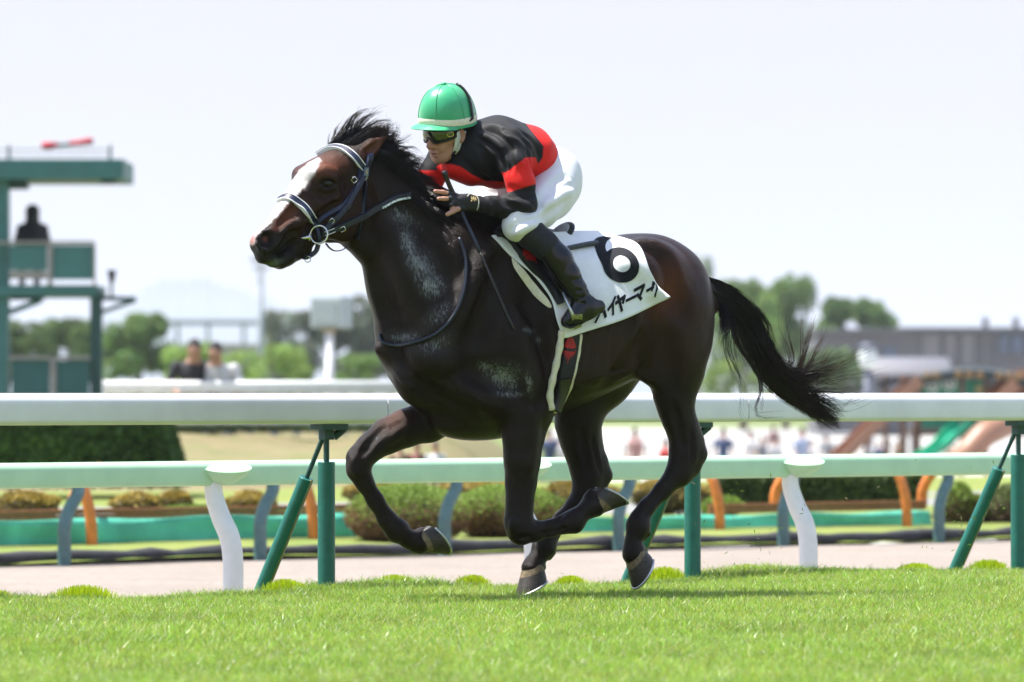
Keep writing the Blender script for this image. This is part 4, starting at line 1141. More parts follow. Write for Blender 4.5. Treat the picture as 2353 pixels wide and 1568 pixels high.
for sd in (1, -1):
    he((793, 486, .055), (.138, .045, .132), .03, sd=sd)                          # cheek
    hc((770, 518, .04, .04), (688, 562, .026, .026), 1, .03, sd=sd)               # jaw bar
    hc((722, 398, .055, .030), (764, 408, .080, .030), 1, .035, sd=sd)            # brow
    hc((770, 440, .088, .018), (690, 500, .058, .010), 1, .03, sd=sd)             # facial crest
    he((609, 560, .026), (.040, .026, .042), .02, sd=sd)                          # nostril wing
    hc((815, 368, .06, .04), (838, 350, .062, .036), 1, .03, sd=sd)               # ear root
    he((752, 422, .102), (.021, .014, .017), .02, 'sub', sd)                      # eye socket
    pass
    for i in range(9 if sd > 0 else 0):                                           # nostril: hollow with a rim
        p = lambda q: (611 + 20 * math.cos(q) - 5 * math.sin(q), 553 + 23 * math.sin(q), .046, .0080)
        hc(p(math.pi * 2 * i / 9), p(math.pi * 2 * (i + 1) / 9), 1, .012, sd=sd)
    if sd > 0: he((613, 554, .056), (.030, .024, .030), .012, 'sub', sd)
    tip = (890, 313)                                                              # ears: pinned back
    m = lambda p: mirh(p) if sd < 0 else p
    A = m(IH(820, 362, .06)); B = m(IH(853, 338, .075)); Cc = m(IH(tip[0], tip[1], .07))
    HB.cone(A, B, .036, .034, .75, .02, 'add', LATH); HB.cone(B, Cc, .034, .007, .7, .015, 'add', LATH)
    A2 = m(IH(846, 350, .10)); C2 = m(IH(tip[0] - 12, tip[1] + 9, .098))
    HB.cone(A2, C2, .018, .007, 1, .01, 'sub', LATH)
hc((700, 575, 0, .030), (655, 593, 0, .036), 1.1, .03)
hc((655, 593, 0, .036), (645, 604, 0, .026), 1.2, .02)        # chin
hc((603, 592, 0, .028), (618, 594, 0, .025), 1.3, .02)        # upper lip
hc((640, 606, 0, .020), (625, 606, 0, .017), 1.4, .02)        # lower lip

# muscles of the trunk
def E(px, py, t, r, ang=0, k=.05, op='add', sd=1):
    HB.ell(I(px, py, t) * np.array([1, sd, 1]), r, ax=(math.cos(rad(ang)), 0, math.sin(rad(ang))), k=k, op=op)
for sd in (1, -1):
    E(1105, 690, .165, (.30, .075, .15), 68, .09, sd=sd)      # shoulder blade
    E(1175, 815, .20, (.20, .075, .135), 40, .05, sd=sd)     # triceps
    E(1032, 815, .15, (.16, .075, .16), -50, .07, sd=sd)    # point of shoulder
    E(1095, 905, .15, (.20, .09, .10), 20, .06)       # arm
    E(962, 868, .06, (.10, .085, .11), 0, .05)        # breast
    E(1485, 645, .19, (.18, .10, .17), 20, .06)       # hip
    E(1572, 735, .15, (.19, .10, .13), 75, .07, sd=sd)      # buttock
    E(1440, 612, .24, (.05, .03, .04), 0, .06)        # point of hip
    E(1340, 770, .215, (.28, .055, .17), 0, .10)       # ribs
hc((812, 548, 0, .05), (838, 560, 0, .06), 1, .05)
E(1110, 965, .0, (.24, .14, .085), -5, .06)                   # sternum
E(930, 905, 0, (.03, .012, .09), 0, .05, 'sub')

def leg(pts, q=.86, k=.02):
    HB.chain([I4(*p) for p in pts], q, k)
# far fore, reaching forward
T = -.13
leg([(1045, 915, -.11, .115), (985, 968, T, .088), (930, 985, T, .078), (890, 1002, T, .073), (850, 1030, T, .058), (826, 1056, T, .056)], .85, .03)
leg([(826, 1054, T, .057), (824, 1080, T, .051), (837, 1108, T, .039), (862, 1150, T, .036), (890, 1195, T, .040), (912, 1219, T, .050)], .82)
leg([(912, 1219, T, .050), (939, 1240, T, .036), (958, 1245, T, .046), (966, 1246, T, .052)], .9)
leg([(930, 1208, T, .012), (922, 1214, T, .03)], .8)
# near fore, folded
T = .165
leg([(1225, 860, .19, .125), (1218, 930, .19, .100), (1204, 1000, T, .088), (1200, 1060, T, .076), (1197, 1110, T, .065), (1194, 1155, T, .056),
     (1192, 1200, T, .060), (1196, 1220, T, .058)], .82, .03)
leg([(1200, 1222, T, .056), (1228, 1221, T, .043), (1266, 1214, T, .035), (1296, 1205, T, .039), (1318, 1198, T, .050)], .82)
leg([(1318, 1198, T, .050), (1342, 1176, T, .035), (1360, 1163, T, .048), (1367, 1160, T, .053)], .9)
leg([(1250, 905, .19, .06), (1236, 955, .18, .05)], .9, .05)
# far hind, under the belly
T = -.12
leg([(1450, 760, -.13, .19), (1380, 860, -.13, .15), (1335, 930, T, .110), (1328, 975, T, .095), (1335, 1020, T, .080), (1345, 1060, T, .068),
     (1352, 1095, T, .064), (1347, 1125, T, .056)], .78, .04)
leg([(1362, 1000, T, .03), (1380, 1060, T, .026), (1389, 1093, T, .030), (1378, 1118, T, .022), (1355, 1140, T, .025)], .9, .03)
leg([(1350, 1115, T, .058), (1322, 1160, T, .038), (1290, 1195, T, .036), (1262, 1232, T, .040), (1250, 1258, T, .052)], .82)
leg([(1250, 1258, T, .052), (1233, 1286, T, .034), (1226, 1300, T, .044), (1224, 1306, T, .050)], .92)
# near hind
T = .14
leg([(1535, 720, .14, .19), (1548, 800, .145, .160), (1553, 860, T, .118), (1550, 910, T, .085), (1554, 945, T, .068), (1565, 977, T, .063),
     (1576, 1010, T, .062), (1574, 1045, T, .062), (1563, 1080, T, .058)], .80, .04)
leg([(1586, 975, T, .03), (1600, 1015, T, .028), (1604, 1044, T, .037), (1592, 1075, T, .030), (1566, 1100, T, .035)], .9, .025)
leg([(1562, 1082, T, .058), (1522, 1128, T, .038), (1486, 1166, T, .036), (1470, 1192, T, .041), (1466, 1210, T, .052)], .82)
leg([(1466, 1210, T, .052), (1454, 1244, T, .033), (1456, 1266, T, .046), (1457, 1274, T, .052)], .92)
E(1510, 830, .17, (.11, .07, .11), 60, .05)                # stifle

for a_, b_ in (((926, 1212, -.13, .016), (934, 1222, -.13, .012)), ((1322, 1214, .165, .020), (1336, 1206, .165, .012)), ((1266, 1270, -.12, .020), (1262, 1282, -.12, .012)), ((1486, 1226, .14, .020), (1478, 1238, .14, .012)),
        ((966, 1224, -.13, .022), (980, 1220, -.13, .018)), ((1352, 1142, .165, .022), (1358, 1132, .165, .018)), ((1240, 1298, -.12, .022), (1246, 1304, -.12, .018)), ((1474, 1264, .14, .022), (1480, 1270, .14, .018))):
    HB.cone(I(*a_[:3]), I(*b_[:3]), a_[3], b_[3], 1, .012)
# second pass: ridges, hollows and veins that follow the surface found so far
CAM = Vector((0, 0, CAMZ))
def w2loc(v):
    v = np.asarray(v, float); d = v[..., :2] - O2
    return np.stack([d @ FW, d @ LW, v[..., 2]], -1)
def surf_bvh(fld):
    v, f = fld.mesh()
    return BVHTree.FromPolygons([Vector(p) for p in loc2w(v)], [tuple(q) for q in f.tolist()])
def relief(fld, bv, pts, r, h, k=.02, n=4, taper=True):
    """h > 0: ridge of height h along the picture polyline; h < 0: groove"""
    P = smooth_poly(pts, n) if len(pts) > 2 else np.array([np.array(pts[0]) + (np.array(pts[1]) - np.array(pts[0])) * t for t in np.linspace(0, 1, n + 2)])
    Q = []
    for i, (x, y) in enumerate(P):
        d = (W(x, y, 20) - CAM).normalized(); q = bv.ray_cast(CAM, d)
        if q[0] is None: Q.append(None); continue
        tp = math.sin(math.pi * (i + .6) / (len(P) + .2)) ** .6 if taper else 1
        nl = w2loc(np.array(q[1]) + np.array([*O2, 0])) ; nl = np.array([nl[0], nl[1], q[1].z])
        pl = w2loc(np.array(q[0]))
        rr = r * (.5 + .5 * tp)
        Q.append((pl - nl * (rr - abs(h) * tp) if h > 0 else pl + nl * (rr - abs(h) * tp), rr))
    for A, B_ in zip(Q[:-1], Q[1:]):
        if A is None or B_ is None or np.linalg.norm(A[0] - B_[0]) > .25: continue
        fld.cone(A[0], B_[0], A[1], B_[1], 1, k, 'add' if h > 0 else 'sub')
bv0 = surf_bvh(HB)
R_ = lambda pts, r, h, k=.02: relief(HB, bv0, pts, r, h, k)
# large forms
R_([(895, 520), (930, 600), (975, 700), (1020, 790)], .07, .014, .05)        # neck muscle
R_([(862, 620), (885, 700), (915, 780), (950, 830)], .035, -.012, .05)       # jugular furrow
R_([(935, 470), (985, 560), (1030, 640)], .04, -.008, .05)
R_([(1125, 575), (1075, 680), (1020, 790)], .04, .012, .05)                  # spine of the shoulder blade
R_([(1150, 600), (1125, 700), (1080, 800)], .045, -.013, .05)
R_([(1210, 660), (1228, 760), (1238, 850), (1232, 930)], .045, -.018, .05)   # behind the triceps
R_([(1185, 740), (1200, 820), (1215, 900)], .06, .014, .05)
R_([(1060, 840), (1110, 870), (1170, 885)], .05, -.012, .04)                 # elbow hollow
R_([(960, 880), (1030, 925), (1100, 960)], .04, -.010, .04)                  # breast furrow
R_([(940, 800), (985, 830), (1040, 830)], .05, .012, .05)
R_([(1185, 930), (1180, 1000), (1182, 1080)], .045, .012, .03)               # forearm muscles
R_([(1222, 950), (1218, 1020), (1210, 1090)], .04, .010, .03)
R_([(1490, 575), (1520, 610), (1535, 660), (1560, 720)], .07, -.008, .07)    # in front of the buttock
R_([(1455, 600), (1490, 625), (1500, 680)], .05, .016, .05)                  # hip
R_([(1510, 720), (1520, 800), (1530, 870)], .06, -.008, .06)
R_([(1478, 770), (1484, 820), (1486, 862)], .03, -.020, .04)                 # flank fold
R_([(1462, 800), (1440, 845), (1400, 880)], .05, -.006, .05)
for k_ in range(6):                                                          # ribs, barely there
    x = 1318 + 24 * k_
    R_([(x + 14, 700 + 6 * k_), (x + 4, 770), (x - 10, 835)], .022, -.0035, .03)
R_([(1548, 930), (1562, 985), (1572, 1030)], .014, -.006, .02)
R_([(1586, 985), (1592, 1030), (1588, 1060)], .012, -.006, .015)
R_([(1335, 985), (1345, 1040), (1352, 1090)], .014, -.006, .02); R_([(1360, 1000), (1372, 1050), (1380, 1085)], .012, -.006, .015)
R_([(880, 985), (850, 1020), (832, 1045)], .016, -.006, .02); R_([(930, 985), (890, 1015)], .022, .006, .02)
R_([(850, 1120), (876, 1165), (900, 1205)], .010, -.005, .012)               # tendons
R_([(1240, 1228), (1275, 1222), (1300, 1213)], .010, -.005, .012)
R_([(1300, 1175), (1275, 1205), (1258, 1230)], .010, -.005, .012); R_([(1535, 1115), (1505, 1150), (1480, 1185)], .010, -.005, .012)
R_([(814, 1050), (812, 1072), (822, 1092)], .016, .005, .015); R_([(1180, 1195), (1178, 1225)], .016, .006, .015); R_([(1196, 1236), (1222, 1236)], .012, -.006, .012)
# veins
for pts in ([(1310, 880), (1350, 868), (1400, 862), (1440, 850)], [(1075, 900), (1110, 925), (1150, 935), (1180, 960)], [(1178, 1000), (1190, 1060), (1184, 1120)],
            [(1000, 850), (1040, 870), (1060, 905)], [(905, 850), (930, 880), (960, 895)]):
    R_(pts, .008, .0032, .010)
# head
R_([(729, 419), (738, 407), (752, 403), (768, 409), (778, 420)], .011, .006, .010)      # upper lid
R_([(735, 431), (750, 438), (766, 433), (776, 424)], .008, .0035, .008)                  # lower lid
R_([(722, 440), (745, 452), (770, 447)], .016, -.007, .02)
R_([(728, 398), (750, 388), (775, 396)], .016, .006, .02)
R_([(790, 400), (800, 425), (796, 450)], .022, -.008, .03)                               # temple
R_([(782, 452), (745, 478), (705, 505), (672, 522)], .014, .008, .018)                   # facial crest
R_([(770, 470), (735, 500), (705, 530)], .018, -.007, .025)
R_([(700, 455), (672, 490), (645, 520)], .018, -.007, .025)                              # side of the nasal bone
R_([(648, 535), (662, 520), (676, 512)], .012, .005, .015); R_([(640, 575), (655, 556), (662, 538)], .012, -.006, .015)
R_([(600, 598), (620, 592), (645, 577), (668, 560), (690, 551)], .006, -.0055, .008)    # mouth
R_([(692, 549), (702, 556)], .008, .004, .008); R_([(610, 606), (632, 610), (652, 600)], .010, .004, .01)
R_([(690, 470), (705, 490), (735, 512), (745, 530)], .006, .003, .008); R_([(735, 512), (760, 500)], .005, .0026, .008)
R_([(845, 430), (850, 480), (838, 530), (815, 556)], .02, -.008, .03)                    # behind the jaw
del bv0

def relax(v, f, it=1, w=.5):
    e = np.concatenate([f[:, [0, 1]], f[:, [1, 2]], f[:, [2, 3]], f[:, [3, 0]]])
    e = np.concatenate([e, e[:, ::-1]])
    cnt = np.bincount(e[:, 0], minlength=len(v)).astype(float)[:, None]
    for _ in range(it):
        a = np.stack([np.bincount(e[:, 0], weights=v[e[:, 1], d], minlength=len(v)) for d in range(3)], 1) / np.maximum(cnt, 1)
        v = v + (a - v) * w
    return v
hv, hf = HB.mesh()
del HB.D
hv = relax(hv, hf, 2, .4)

def in_poly(P, poly):
    """P: n x 2 points, poly: outline"""
    x, y = P[:, 0], P[:, 1]; r = np.zeros(len(P), bool); q = np.array(poly, float)
    j = len(q) - 1
    for i in range(len(q)):
        c = ((q[i, 1] > y) != (q[j, 1] > y))
        xx = (q[j, 0] - q[i, 0]) * (y - q[i, 1]) / (q[j, 1] - q[i, 1] + 1e-9) + q[i, 0]
        r ^= c & (x < xx); j = i
    return r

def line_dist(P, line):
    L_ = np.array(line, float); d = np.full(len(P), 1e9)
    for a, b in zip(L_[:-1], L_[1:]):
        t = np.clip(((P - a) @ (b - a)) / max((b - a) @ (b - a), 1e-9), 0, 1)
        d = np.minimum(d, np.linalg.norm(P - a - t[:, None] * (b - a), axis=1))
    return d

def blob(P, c, rx, ry, ang=0, soft=.5):
    d = P - np.array(c); a = rad(ang)
    u = (d[:, 0] * math.cos(a) + d[:, 1] * math.sin(a)) / rx; v = (-d[:, 0] * math.sin(a) + d[:, 1] * math.cos(a)) / ry
    q = np.sqrt(u * u + v * v)
    return np.clip((1 - q) / soft, 0, 1)

def vnoise(P, sc, seed=0):
    """cheap smooth noise from summed sines"""
    r = np.random.default_rng(seed); o = np.zeros(len(P))
    for i in range(6):
        k = r.normal(size=P.shape[1]); k *= sc * (1.4 ** (i % 3)) / np.linalg.norm(k)
        o += np.sin(P @ k + r.uniform(0, 6.3))
    return o / 6

def set_color(o, name, col):
    a = o.data.color_attributes.new(name, 'FLOAT_COLOR', 'POINT')
    c = np.ones((len(col), 4), np.float32); c[:, :3] = col
    a.data.foreach_set('color', c.ravel())

def set_float(o, name, val):
    a = o.data.attributes.new(name, 'FLOAT', 'POINT'); a.data.foreach_set('value', np.asarray(val, np.float32))

hw = loc2w(hv)
hp = to_px(hw)
near = hv[:, 1] > 0
# ---- coat colours of a dark bay with a blaze, plus sunlit reddish patches painted in
def lerp(a, b, t): return a + (np.array(b) - a) * t[:, None]
col = np.tile(np.array([.0125, .0064, .0040]), (len(hv), 1))
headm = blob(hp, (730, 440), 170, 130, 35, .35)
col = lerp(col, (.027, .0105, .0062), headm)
col = lerp(col, (.135, .042, .018), blob(hp, (738, 382), 78, 38, -10, .8))  # reddish brown forehead, its sunlit brightness painted in
col = lerp(col, (.110, .036, .016), blob(hp, (660, 495), 60, 22, -45, .8))  # bright reddish highlight painted along the nose bridge
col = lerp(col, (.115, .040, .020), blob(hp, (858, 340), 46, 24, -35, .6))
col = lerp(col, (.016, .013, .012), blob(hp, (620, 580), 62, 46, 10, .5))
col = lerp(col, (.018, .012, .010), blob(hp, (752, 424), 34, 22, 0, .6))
col = lerp(col, (.050, .017, .009), blob(hp, (1560, 690), 120, 210, -15, .9) * .8)  # reddish croup, part coat colour, part sheen painted in
col = lerp(col, (.13, .038, .015), blob(hp, (1528, 670), 60, 100, 25, .9) * .8)  # patch where the sun grazes the haunch, painted into the coat
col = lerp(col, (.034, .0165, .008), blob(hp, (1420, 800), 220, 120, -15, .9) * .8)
col = lerp(col, (.070, .028, .015), blob(hp, (905, 960), 60, 35, -45, .9) * (hv[:, 1] < 0))  # sunlit top of the far foreleg, painted reddish
blaze = [(733, 362), (737, 371), (731, 380), (723, 399), (700, 430), (676, 455), (657, 470), (641, 494), (617, 516), (603, 528), (587, 545), (583, 562),
         (560, 566), (555, 520), (600, 480), (640, 445), (660, 425), (675, 410), (688, 392), (712, 372)]
jit = np.stack([vnoise(hv, 260, 1), vnoise(hv, 260, 2)], 1) * 3
hn_mid = np.abs((hv[:, :2] - (OH - O2) @ np.array([FW, LW]).T) @ np.array(LATH[:2]))
bz = in_poly(hp + jit, blaze) & (hv[:, 0] > .7) & (((hv[:, :2] - (OH - O2) @ np.array([FW, LW]).T) @ np.array(LATH[:2])) > -.034)
bz = relax(np.repeat(bz[:, None], 3, 1).astype(float), hf, 2)[:, :1]
col = col * (1 - bz) + np.array([.72, .66, .64]) * bz
col = lerp(col, (.42, .22, .20), blob(hp, (580, 552), 14, 22, 20, .6) * bz[:, 0])
col = lerp(col, (.10, .13, .06), blob(hp + jit, (628, 606), 34, 12, -25, .7) * .8)
col = lerp(col, (.012, .008, .008), blob(hp, (613, 554), 20, 22, 0, .3))
col = lerp(col, (.16, .05, .05), blob(hp, (609, 550), 9, 10, 0, .8))
mottle = 1 + .18 * vnoise(hv, 14, 3) + .10 * vnoise(hv, 60, 4)
col = col * mottle[:, None]
# dried sweat in streaks
foam = np.zeros(len(hv))
for c, rx, ry, an, w in (((925, 500), 30, 60, -60, .8), ((940, 560), 28, 70, -18, .95), ((990, 655), 52, 42, 40, 1), ((968, 610), 44, 70, -35, .95), ((1160, 865), 62, 48, 8, 1),
                         ((1120, 845), 40, 22, 20, .8), ((1215, 880), 14, 50, -8, .8), ((1170, 905), 55, 14, 0, .8), ((930, 775), 66, 26, 0, .7), ((1000, 790), 70, 34, -15, .65),
                         ((1215, 760), 20, 10, 20, .8), ((1235, 782), 14, 12, 20, .7), ((1010, 720), 70, 30, -40, .6), ((870, 1002), 40, 14, -45, .25)):
    foam = np.maximum(foam, blob(hp, c, rx, ry, an, .9) * w)
foam *= near | (hp[:, 1] > 950)
foam = foam.astype(np.float32)

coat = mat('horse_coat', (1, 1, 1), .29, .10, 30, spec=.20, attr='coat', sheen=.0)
nt = coat.node_tree; N = nt.nodes; L = nt.links; bs = N['Principled BSDF']
bs.inputs['Sheen Roughness'].default_value = .35
bs.inputs['Sheen Weight'].default_value = .0
tc = N.new('ShaderNodeTexCoord')
mp = N.new('ShaderNodeMapping'); mp.inputs['Scale'].default_value = (30, 120, 120); mp.inputs['Rotation'].default_value = (0, rad(35), 0)
L.new(tc.outputs['Object'], mp.inputs[0])
nf = N.new('ShaderNodeTexNoise'); nf.inputs['Scale'].default_value = 2.2; nf.inputs['Detail'].default_value = 6; nf.inputs['Roughness'].default_value = .7
L.new(mp.outputs[0], nf.inputs['Vector'])
nm_ = N.new('ShaderNodeTexNoise'); nm_.inputs['Scale'].default_value = 15; nm_.inputs['Detail'].default_value = 4; L.new(tc.outputs['Object'], nm_.inputs['Vector'])
bp0 = N.new('ShaderNodeBump'); bp0.inputs['Strength'].default_value = .42; bp0.inputs['Distance'].default_value = .02; L.new(nm_.outputs['Fac'], bp0.inputs['Height'])
bp = N.new('ShaderNodeBump'); L.new(bp0.outputs[0], bp.inputs['Normal']); bp.inputs['Strength'].default_value = .55; bp.inputs['Distance'].default_value = .009
L.new(nf.outputs['Fac'], bp.inputs['Height']); L.new(bp.outputs[0], bs.inputs['Normal'])
mp2 = N.new('ShaderNodeMapping'); mp2.inputs['Scale'].default_value = (120, 120, 34); mp2.inputs['Rotation'].default_value = (0, rad(-20), 0)
L.new(tc.outputs['Object'], mp2.inputs[0])
nfo = N.new('ShaderNodeTexNoise'); nfo.inputs['Scale'].default_value = 1.0; nfo.inputs['Detail'].default_value = 8; nfo.inputs['Roughness'].default_value = .62; nfo.inputs['Distortion'].default_value = .8
L.new(mp2.outputs[0], nfo.inputs['Vector'])
af = N.new('ShaderNodeAttribute'); af.attribute_name = 'foam'
ma = N.new('ShaderNodeMath'); ma.operation = 'MULTIPLY_ADD'; ma.inputs[1].default_value = .34; ma.inputs[2].default_value = -.66
L.new(af.outputs['Fac'], ma.inputs[0])
mb_ = N.new('ShaderNodeMath'); mb_.operation = 'ADD'; L.new(ma.outputs[0], mb_.inputs[0]); L.new(nfo.outputs['Fac'], mb_.inputs[1])
mc = N.new('ShaderNodeMath'); mc.operation = 'MULTIPLY'; mc.inputs[1].default_value = 1.7; mc.use_clamp = True; L.new(mb_.outputs[0], mc.inputs[0])
mq = N.new('ShaderNodeMath'); mq.operation = 'MULTIPLY'; L.new(nfo.outputs['Fac'], mq.inputs[0]); L.new(af.outputs['Fac'], mq.inputs[1])
mw = N.new('ShaderNodeMath'); mw.operation = 'MULTIPLY_ADD'; mw.use_clamp = True; mw.inputs[1].default_value = .16; L.new(mq.outputs[0], mw.inputs[0]); L.new(mc.outputs[0], mw.inputs[2]); mc = mw
old = bs.inputs['Base Color'].links[0].from_socket
mx = N.new('ShaderNodeMix'); mx.data_type = 'RGBA'; L.new(mc.outputs[0], mx.inputs['Factor']); L.new(old, mx.inputs['A']); mx.inputs['B'].default_value = (.46, .49, .50, 1)
L.new(mx.outputs['Result'], bs.inputs['Base Color'])

horse = frame_thing('horse', 'galloping dark bay racehorse with white blaze carrying the rider in black and red', 'horse', (0, 0, 0))
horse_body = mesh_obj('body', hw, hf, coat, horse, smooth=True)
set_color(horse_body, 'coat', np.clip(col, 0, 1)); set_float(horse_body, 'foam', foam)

# ---- hooves
m_hoof = mat('hoof_horn', (.040, .031, .024), .45, .35, 40, stretch=(1, 1, 6), bump=.3, bscale=90)
m_hoofband = mat('hoof_band', (.17, .125, .07), .7, .3, 60)
m_shoe = mat('horseshoe_alloy', (.55, .56, .56), .35, .1, 30, metal=.8)
m_sole = mat('hoof_sole', (.09, .10, .05), .8, .4, 50)
def hoof(cc, t, sole_dir, toe_dir, light=.5):
    """cc: coronet centre in the picture; directions in the picture plane (x right, y down)"""
    c = Vector(loc2w(I(cc[0], cc[1], t)))
    f3 = lambda d: (Vector((FW[0], FW[1], 0)) * (d[0] / FW[0] * .92) + Vector((0, 0, -d[1]))).normalized()
    ax = f3(sole_dir); toe = f3(toe_dir); toe = (toe - ax * toe.dot(ax)).normalized(); sd = ax.cross(toe)
    rings = [(-.016, .046, .00), (.0, .054, .0), (.022, .058, .005), (.048, .064, .014), (.074, .071, .024), (.081, .0715, .026)]
    mb = MB(); seg = 20; vs = []
    for h, r, sh in rings:
        for k in range(seg):
            a = 2 * math.pi * k / seg
            x = math.cos(a) * r * (1.05 if math.cos(a) > 0 else .92); y = math.sin(a) * r * .93
            hh = h * (1.0 + .22 * math.cos(a)) if h > 0 else h + .010 * math.cos(a)
            vs.append(c + ax * hh + toe * (x + sh * (1 + .3 * math.cos(a))) + sd * y)
    fs = [(i * seg + k, i * seg + (k + 1) % seg, (i + 1) * seg + (k + 1) % seg, (i + 1) * seg + k) for i in range(len(rings) - 1) for k in range(seg)]
    n = (len(rings) - 1) * seg
    cen = sum((vs[n + k] for k in range(seg)), Vector()) / seg - ax * .012
    vs.append(cen); fs += [(n + k, n + (k + 1) % seg, len(vs) - 1) for k in range(seg)]
    mb.add(vs, fs)
    o = mb.build('hoof', [m_hoof, m_hoofband, m_sole], horse, smooth=40)
    for i, p in enumerate(o.data.polygons):
        if i < 2 * seg + 0: p.material_index = 1
        elif i >= 5 * seg: p.material_index = 2
    s = MB(); pts_o = []; 
    for k in range(-8, 9):
        q = vs[n + (k % seg)]
        pts_o.append(q + ax * .004)
    s.tube(pts_o, .0065, 6, flat=.8); s.build('horseshoe', m_shoe, o, smooth=True)
    return o
hoof((967, 1245), -.13, (.84, -.40), (.54, .84))
hoof((1370, 1161), .165, (.62, -.72), (.79, .6))
hoof((1224, 1305), -.12, (.25, .97), (-.95, .30))
hoof((1457, 1275), .14, (.70, .66), (-.62, .78))

# ---- eye
BVH = BVHTree.FromPolygons([Vector(p) for p in hw], [tuple(q) for q in hf.tolist()])
def cast(px, py, bvh=None):
    d = (W(px, py, 20) - CAM).normalized()
    h = (bvh or BVH).ray_cast(CAM, d)
    return (h[0], h[1]) if h[0] is not None else (None, None)
m_eye = mat('horse_eye', (.006, .004, .003), .12, .2, 10)
eh, en = cast(751, 421)
mb = MB(); mb.ellipsoid(eh + Vector((.002, .0155, 0)), (.0275, .024, .0225), 20, 14)
mb.build('eye', m_eye, horse, smooth=True)
# ------------------------------------------------------------------ tack laid on the horse by following its surface
def lay(pts, n=5, off=.006, bvh=None, spread=True):
    """picture polyline -> points on the horse with normals"""
    P = smooth_poly([(float(a), float(b)) for a, b in pts], n)
    out = []; last = None
    for x, y in P:
        h, nn = cast(x, y, bvh)
        if h is None:
            out.append(None)
        else:
            out.append((h, nn))
    ok = [i for i, q in enumerate(out) if q is not None]
    res = []
    for i, q in enumerate(out):
        if q is None:
            j = min(ok, key=lambda k: abs(k - i))
            Y = out[j][0].y
            q = (W(P[i][0], P[i][1], Y + .01), out[j][1])
        res.append(q)
    # even out the depth a little, straps bridge hollows
    Ys = np.array([q[0].y for q in res])
    for _ in range(10):
        Y2 = Ys.copy(); Y2[1:-1] = np.minimum(Ys[1:-1], (Ys[:-2] + Ys[2:]) / 2 * .5 + Ys[1:-1] * .5); Ys = Y2
    fin = []
    for (x, y), (h, nn), Y in zip(P, res, Ys):
        fin.append((W(x, y, Y) + nn * off, nn))
    for _ in range(3):      # straps run smoothly
        q = [fin[0]]
        for i in range(1, len(fin) - 1):
            q.append(((fin[i - 1][0] + fin[i][0] * 2 + fin[i + 1][0]) / 4, (fin[i - 1][1] + fin[i][1] * 2 + fin[i + 1][1]).normalized()))
        fin = q + [fin[-1]]
    for _ in range(6):      # and do not twist
        fin = [(p, (fin[max(i - 1, 0)][1] + n_ + fin[min(i + 1, len(fin) - 1)][1]).normalized()) for i, (p, n_) in enumerate(fin)]
    return fin

def ribbon(name, fin, width, thick, m, parent, lift=0.0, side=0.0):
    """flat strap with thickness along laid points"""
    vs = []; n = len(fin)
    for i, (p, nn) in enumerate(fin):
        t = (fin[min(i + 1, n - 1)][0] - fin[max(i - 1, 0)][0]).normalized()
        nr = (nn - t * nn.dot(t)).normalized(); w = t.cross(nr)
        wd = width if np.isscalar(width) else np.interp(i / (n - 1), np.linspace(0, 1, len(width)), width)
        c = p + nr * lift + w * side
        for a, b in ((-.5, 0), (-.42, 1), (.42, 1), (.5, 0)):
            vs.append(c + w * a * wd + nr * b * thick)
        vs.append(c - nr * .012 + w * .5 * wd); vs.append(c - nr * .012 - w * .5 * wd)
    fs = []
    for i in range(n - 1):
        for k in range(6):
            fs.append((i * 6 + k, i * 6 + (k + 1) % 6, (i + 1) * 6 + (k + 1) % 6, (i + 1) * 6 + k))
    fs.append((5, 4, 3, 2, 1, 0)); o = (n - 1) * 6; fs.append((o, o + 1, o + 2, o + 3, o + 4, o + 5))
    return mesh_obj(name, vs, fs, m, parent, smooth=35)

m_navy = mat('navy_leather', (.010, .015, .045), .42, .25, 60, bump=.15, bscale=200)
m_navy2 = mat('navy_leather_dark', (.008, .012, .026), .40, .25, 60, bump=.15, bscale=200)
m_white = mat('white_piping', (.74, .75, .76), .5, .06, 40)
m_steel = mat('polished_steel', (.60, .60, .55), .22, .1, 20, metal=1.0)
m_black = mat('black_leather', (.010, .010, .012), .35, .3, 40, bump=.12, bscale=150)
m_blackmatt = mat('black_cloth', (.010, .010, .012), .75, .3, 60)

bridle = frame_thing('bridle', 'navy leather bridle with white piping and metal bit ring on the horse head', 'bridle', I(780, 480, .1))
fin = lay([(728, 357), (745, 346), (765, 340), (790, 344), (815, 361), (829, 380), (838, 392)], 5)
bb = ribbon('browband', fin, .028, .006, m_navy, bridle)
ribbon('piping', fin, .0042, .008, m_white, bb, side=.0125); ribbon('piping', fin, .0042, .008, m_white, bb, side=-.0125)
fin = lay([(641, 461), (655, 454), (670, 455), (690, 469), (707, 488), (720, 507)], 5)
nb = ribbon('noseband', fin, .030, .006, m_navy, bridle)
ribbon('piping', fin, .0048, .008, m_white, nb, side=.0135); ribbon('piping', fin, .0042, .008, m_white, nb, side=-.0135)
ribbon('noseband_strap', lay([(720, 507), (727, 520), (731, 540), (733, 556)], 5), .018, .005, m_navy, bridle)
ribbon('chin_strap', lay([(731, 560), (727, 574), (718, 583), (706, 589), (696, 590)], 5), .020, .006, m_navy2, bridle)
ribbon('cheekpiece', lay([(828, 386), (823, 420), (802, 457), (776, 480), (749, 497), (726, 516)], 6), .020, .005, m_navy, bridle)
ck = ribbon('cheekpiece', lay([(838, 380), (829, 412), (803, 462), (778, 494), (760, 513), (742, 530)], 6), .024, .006, m_navy, bridle, lift=.005)
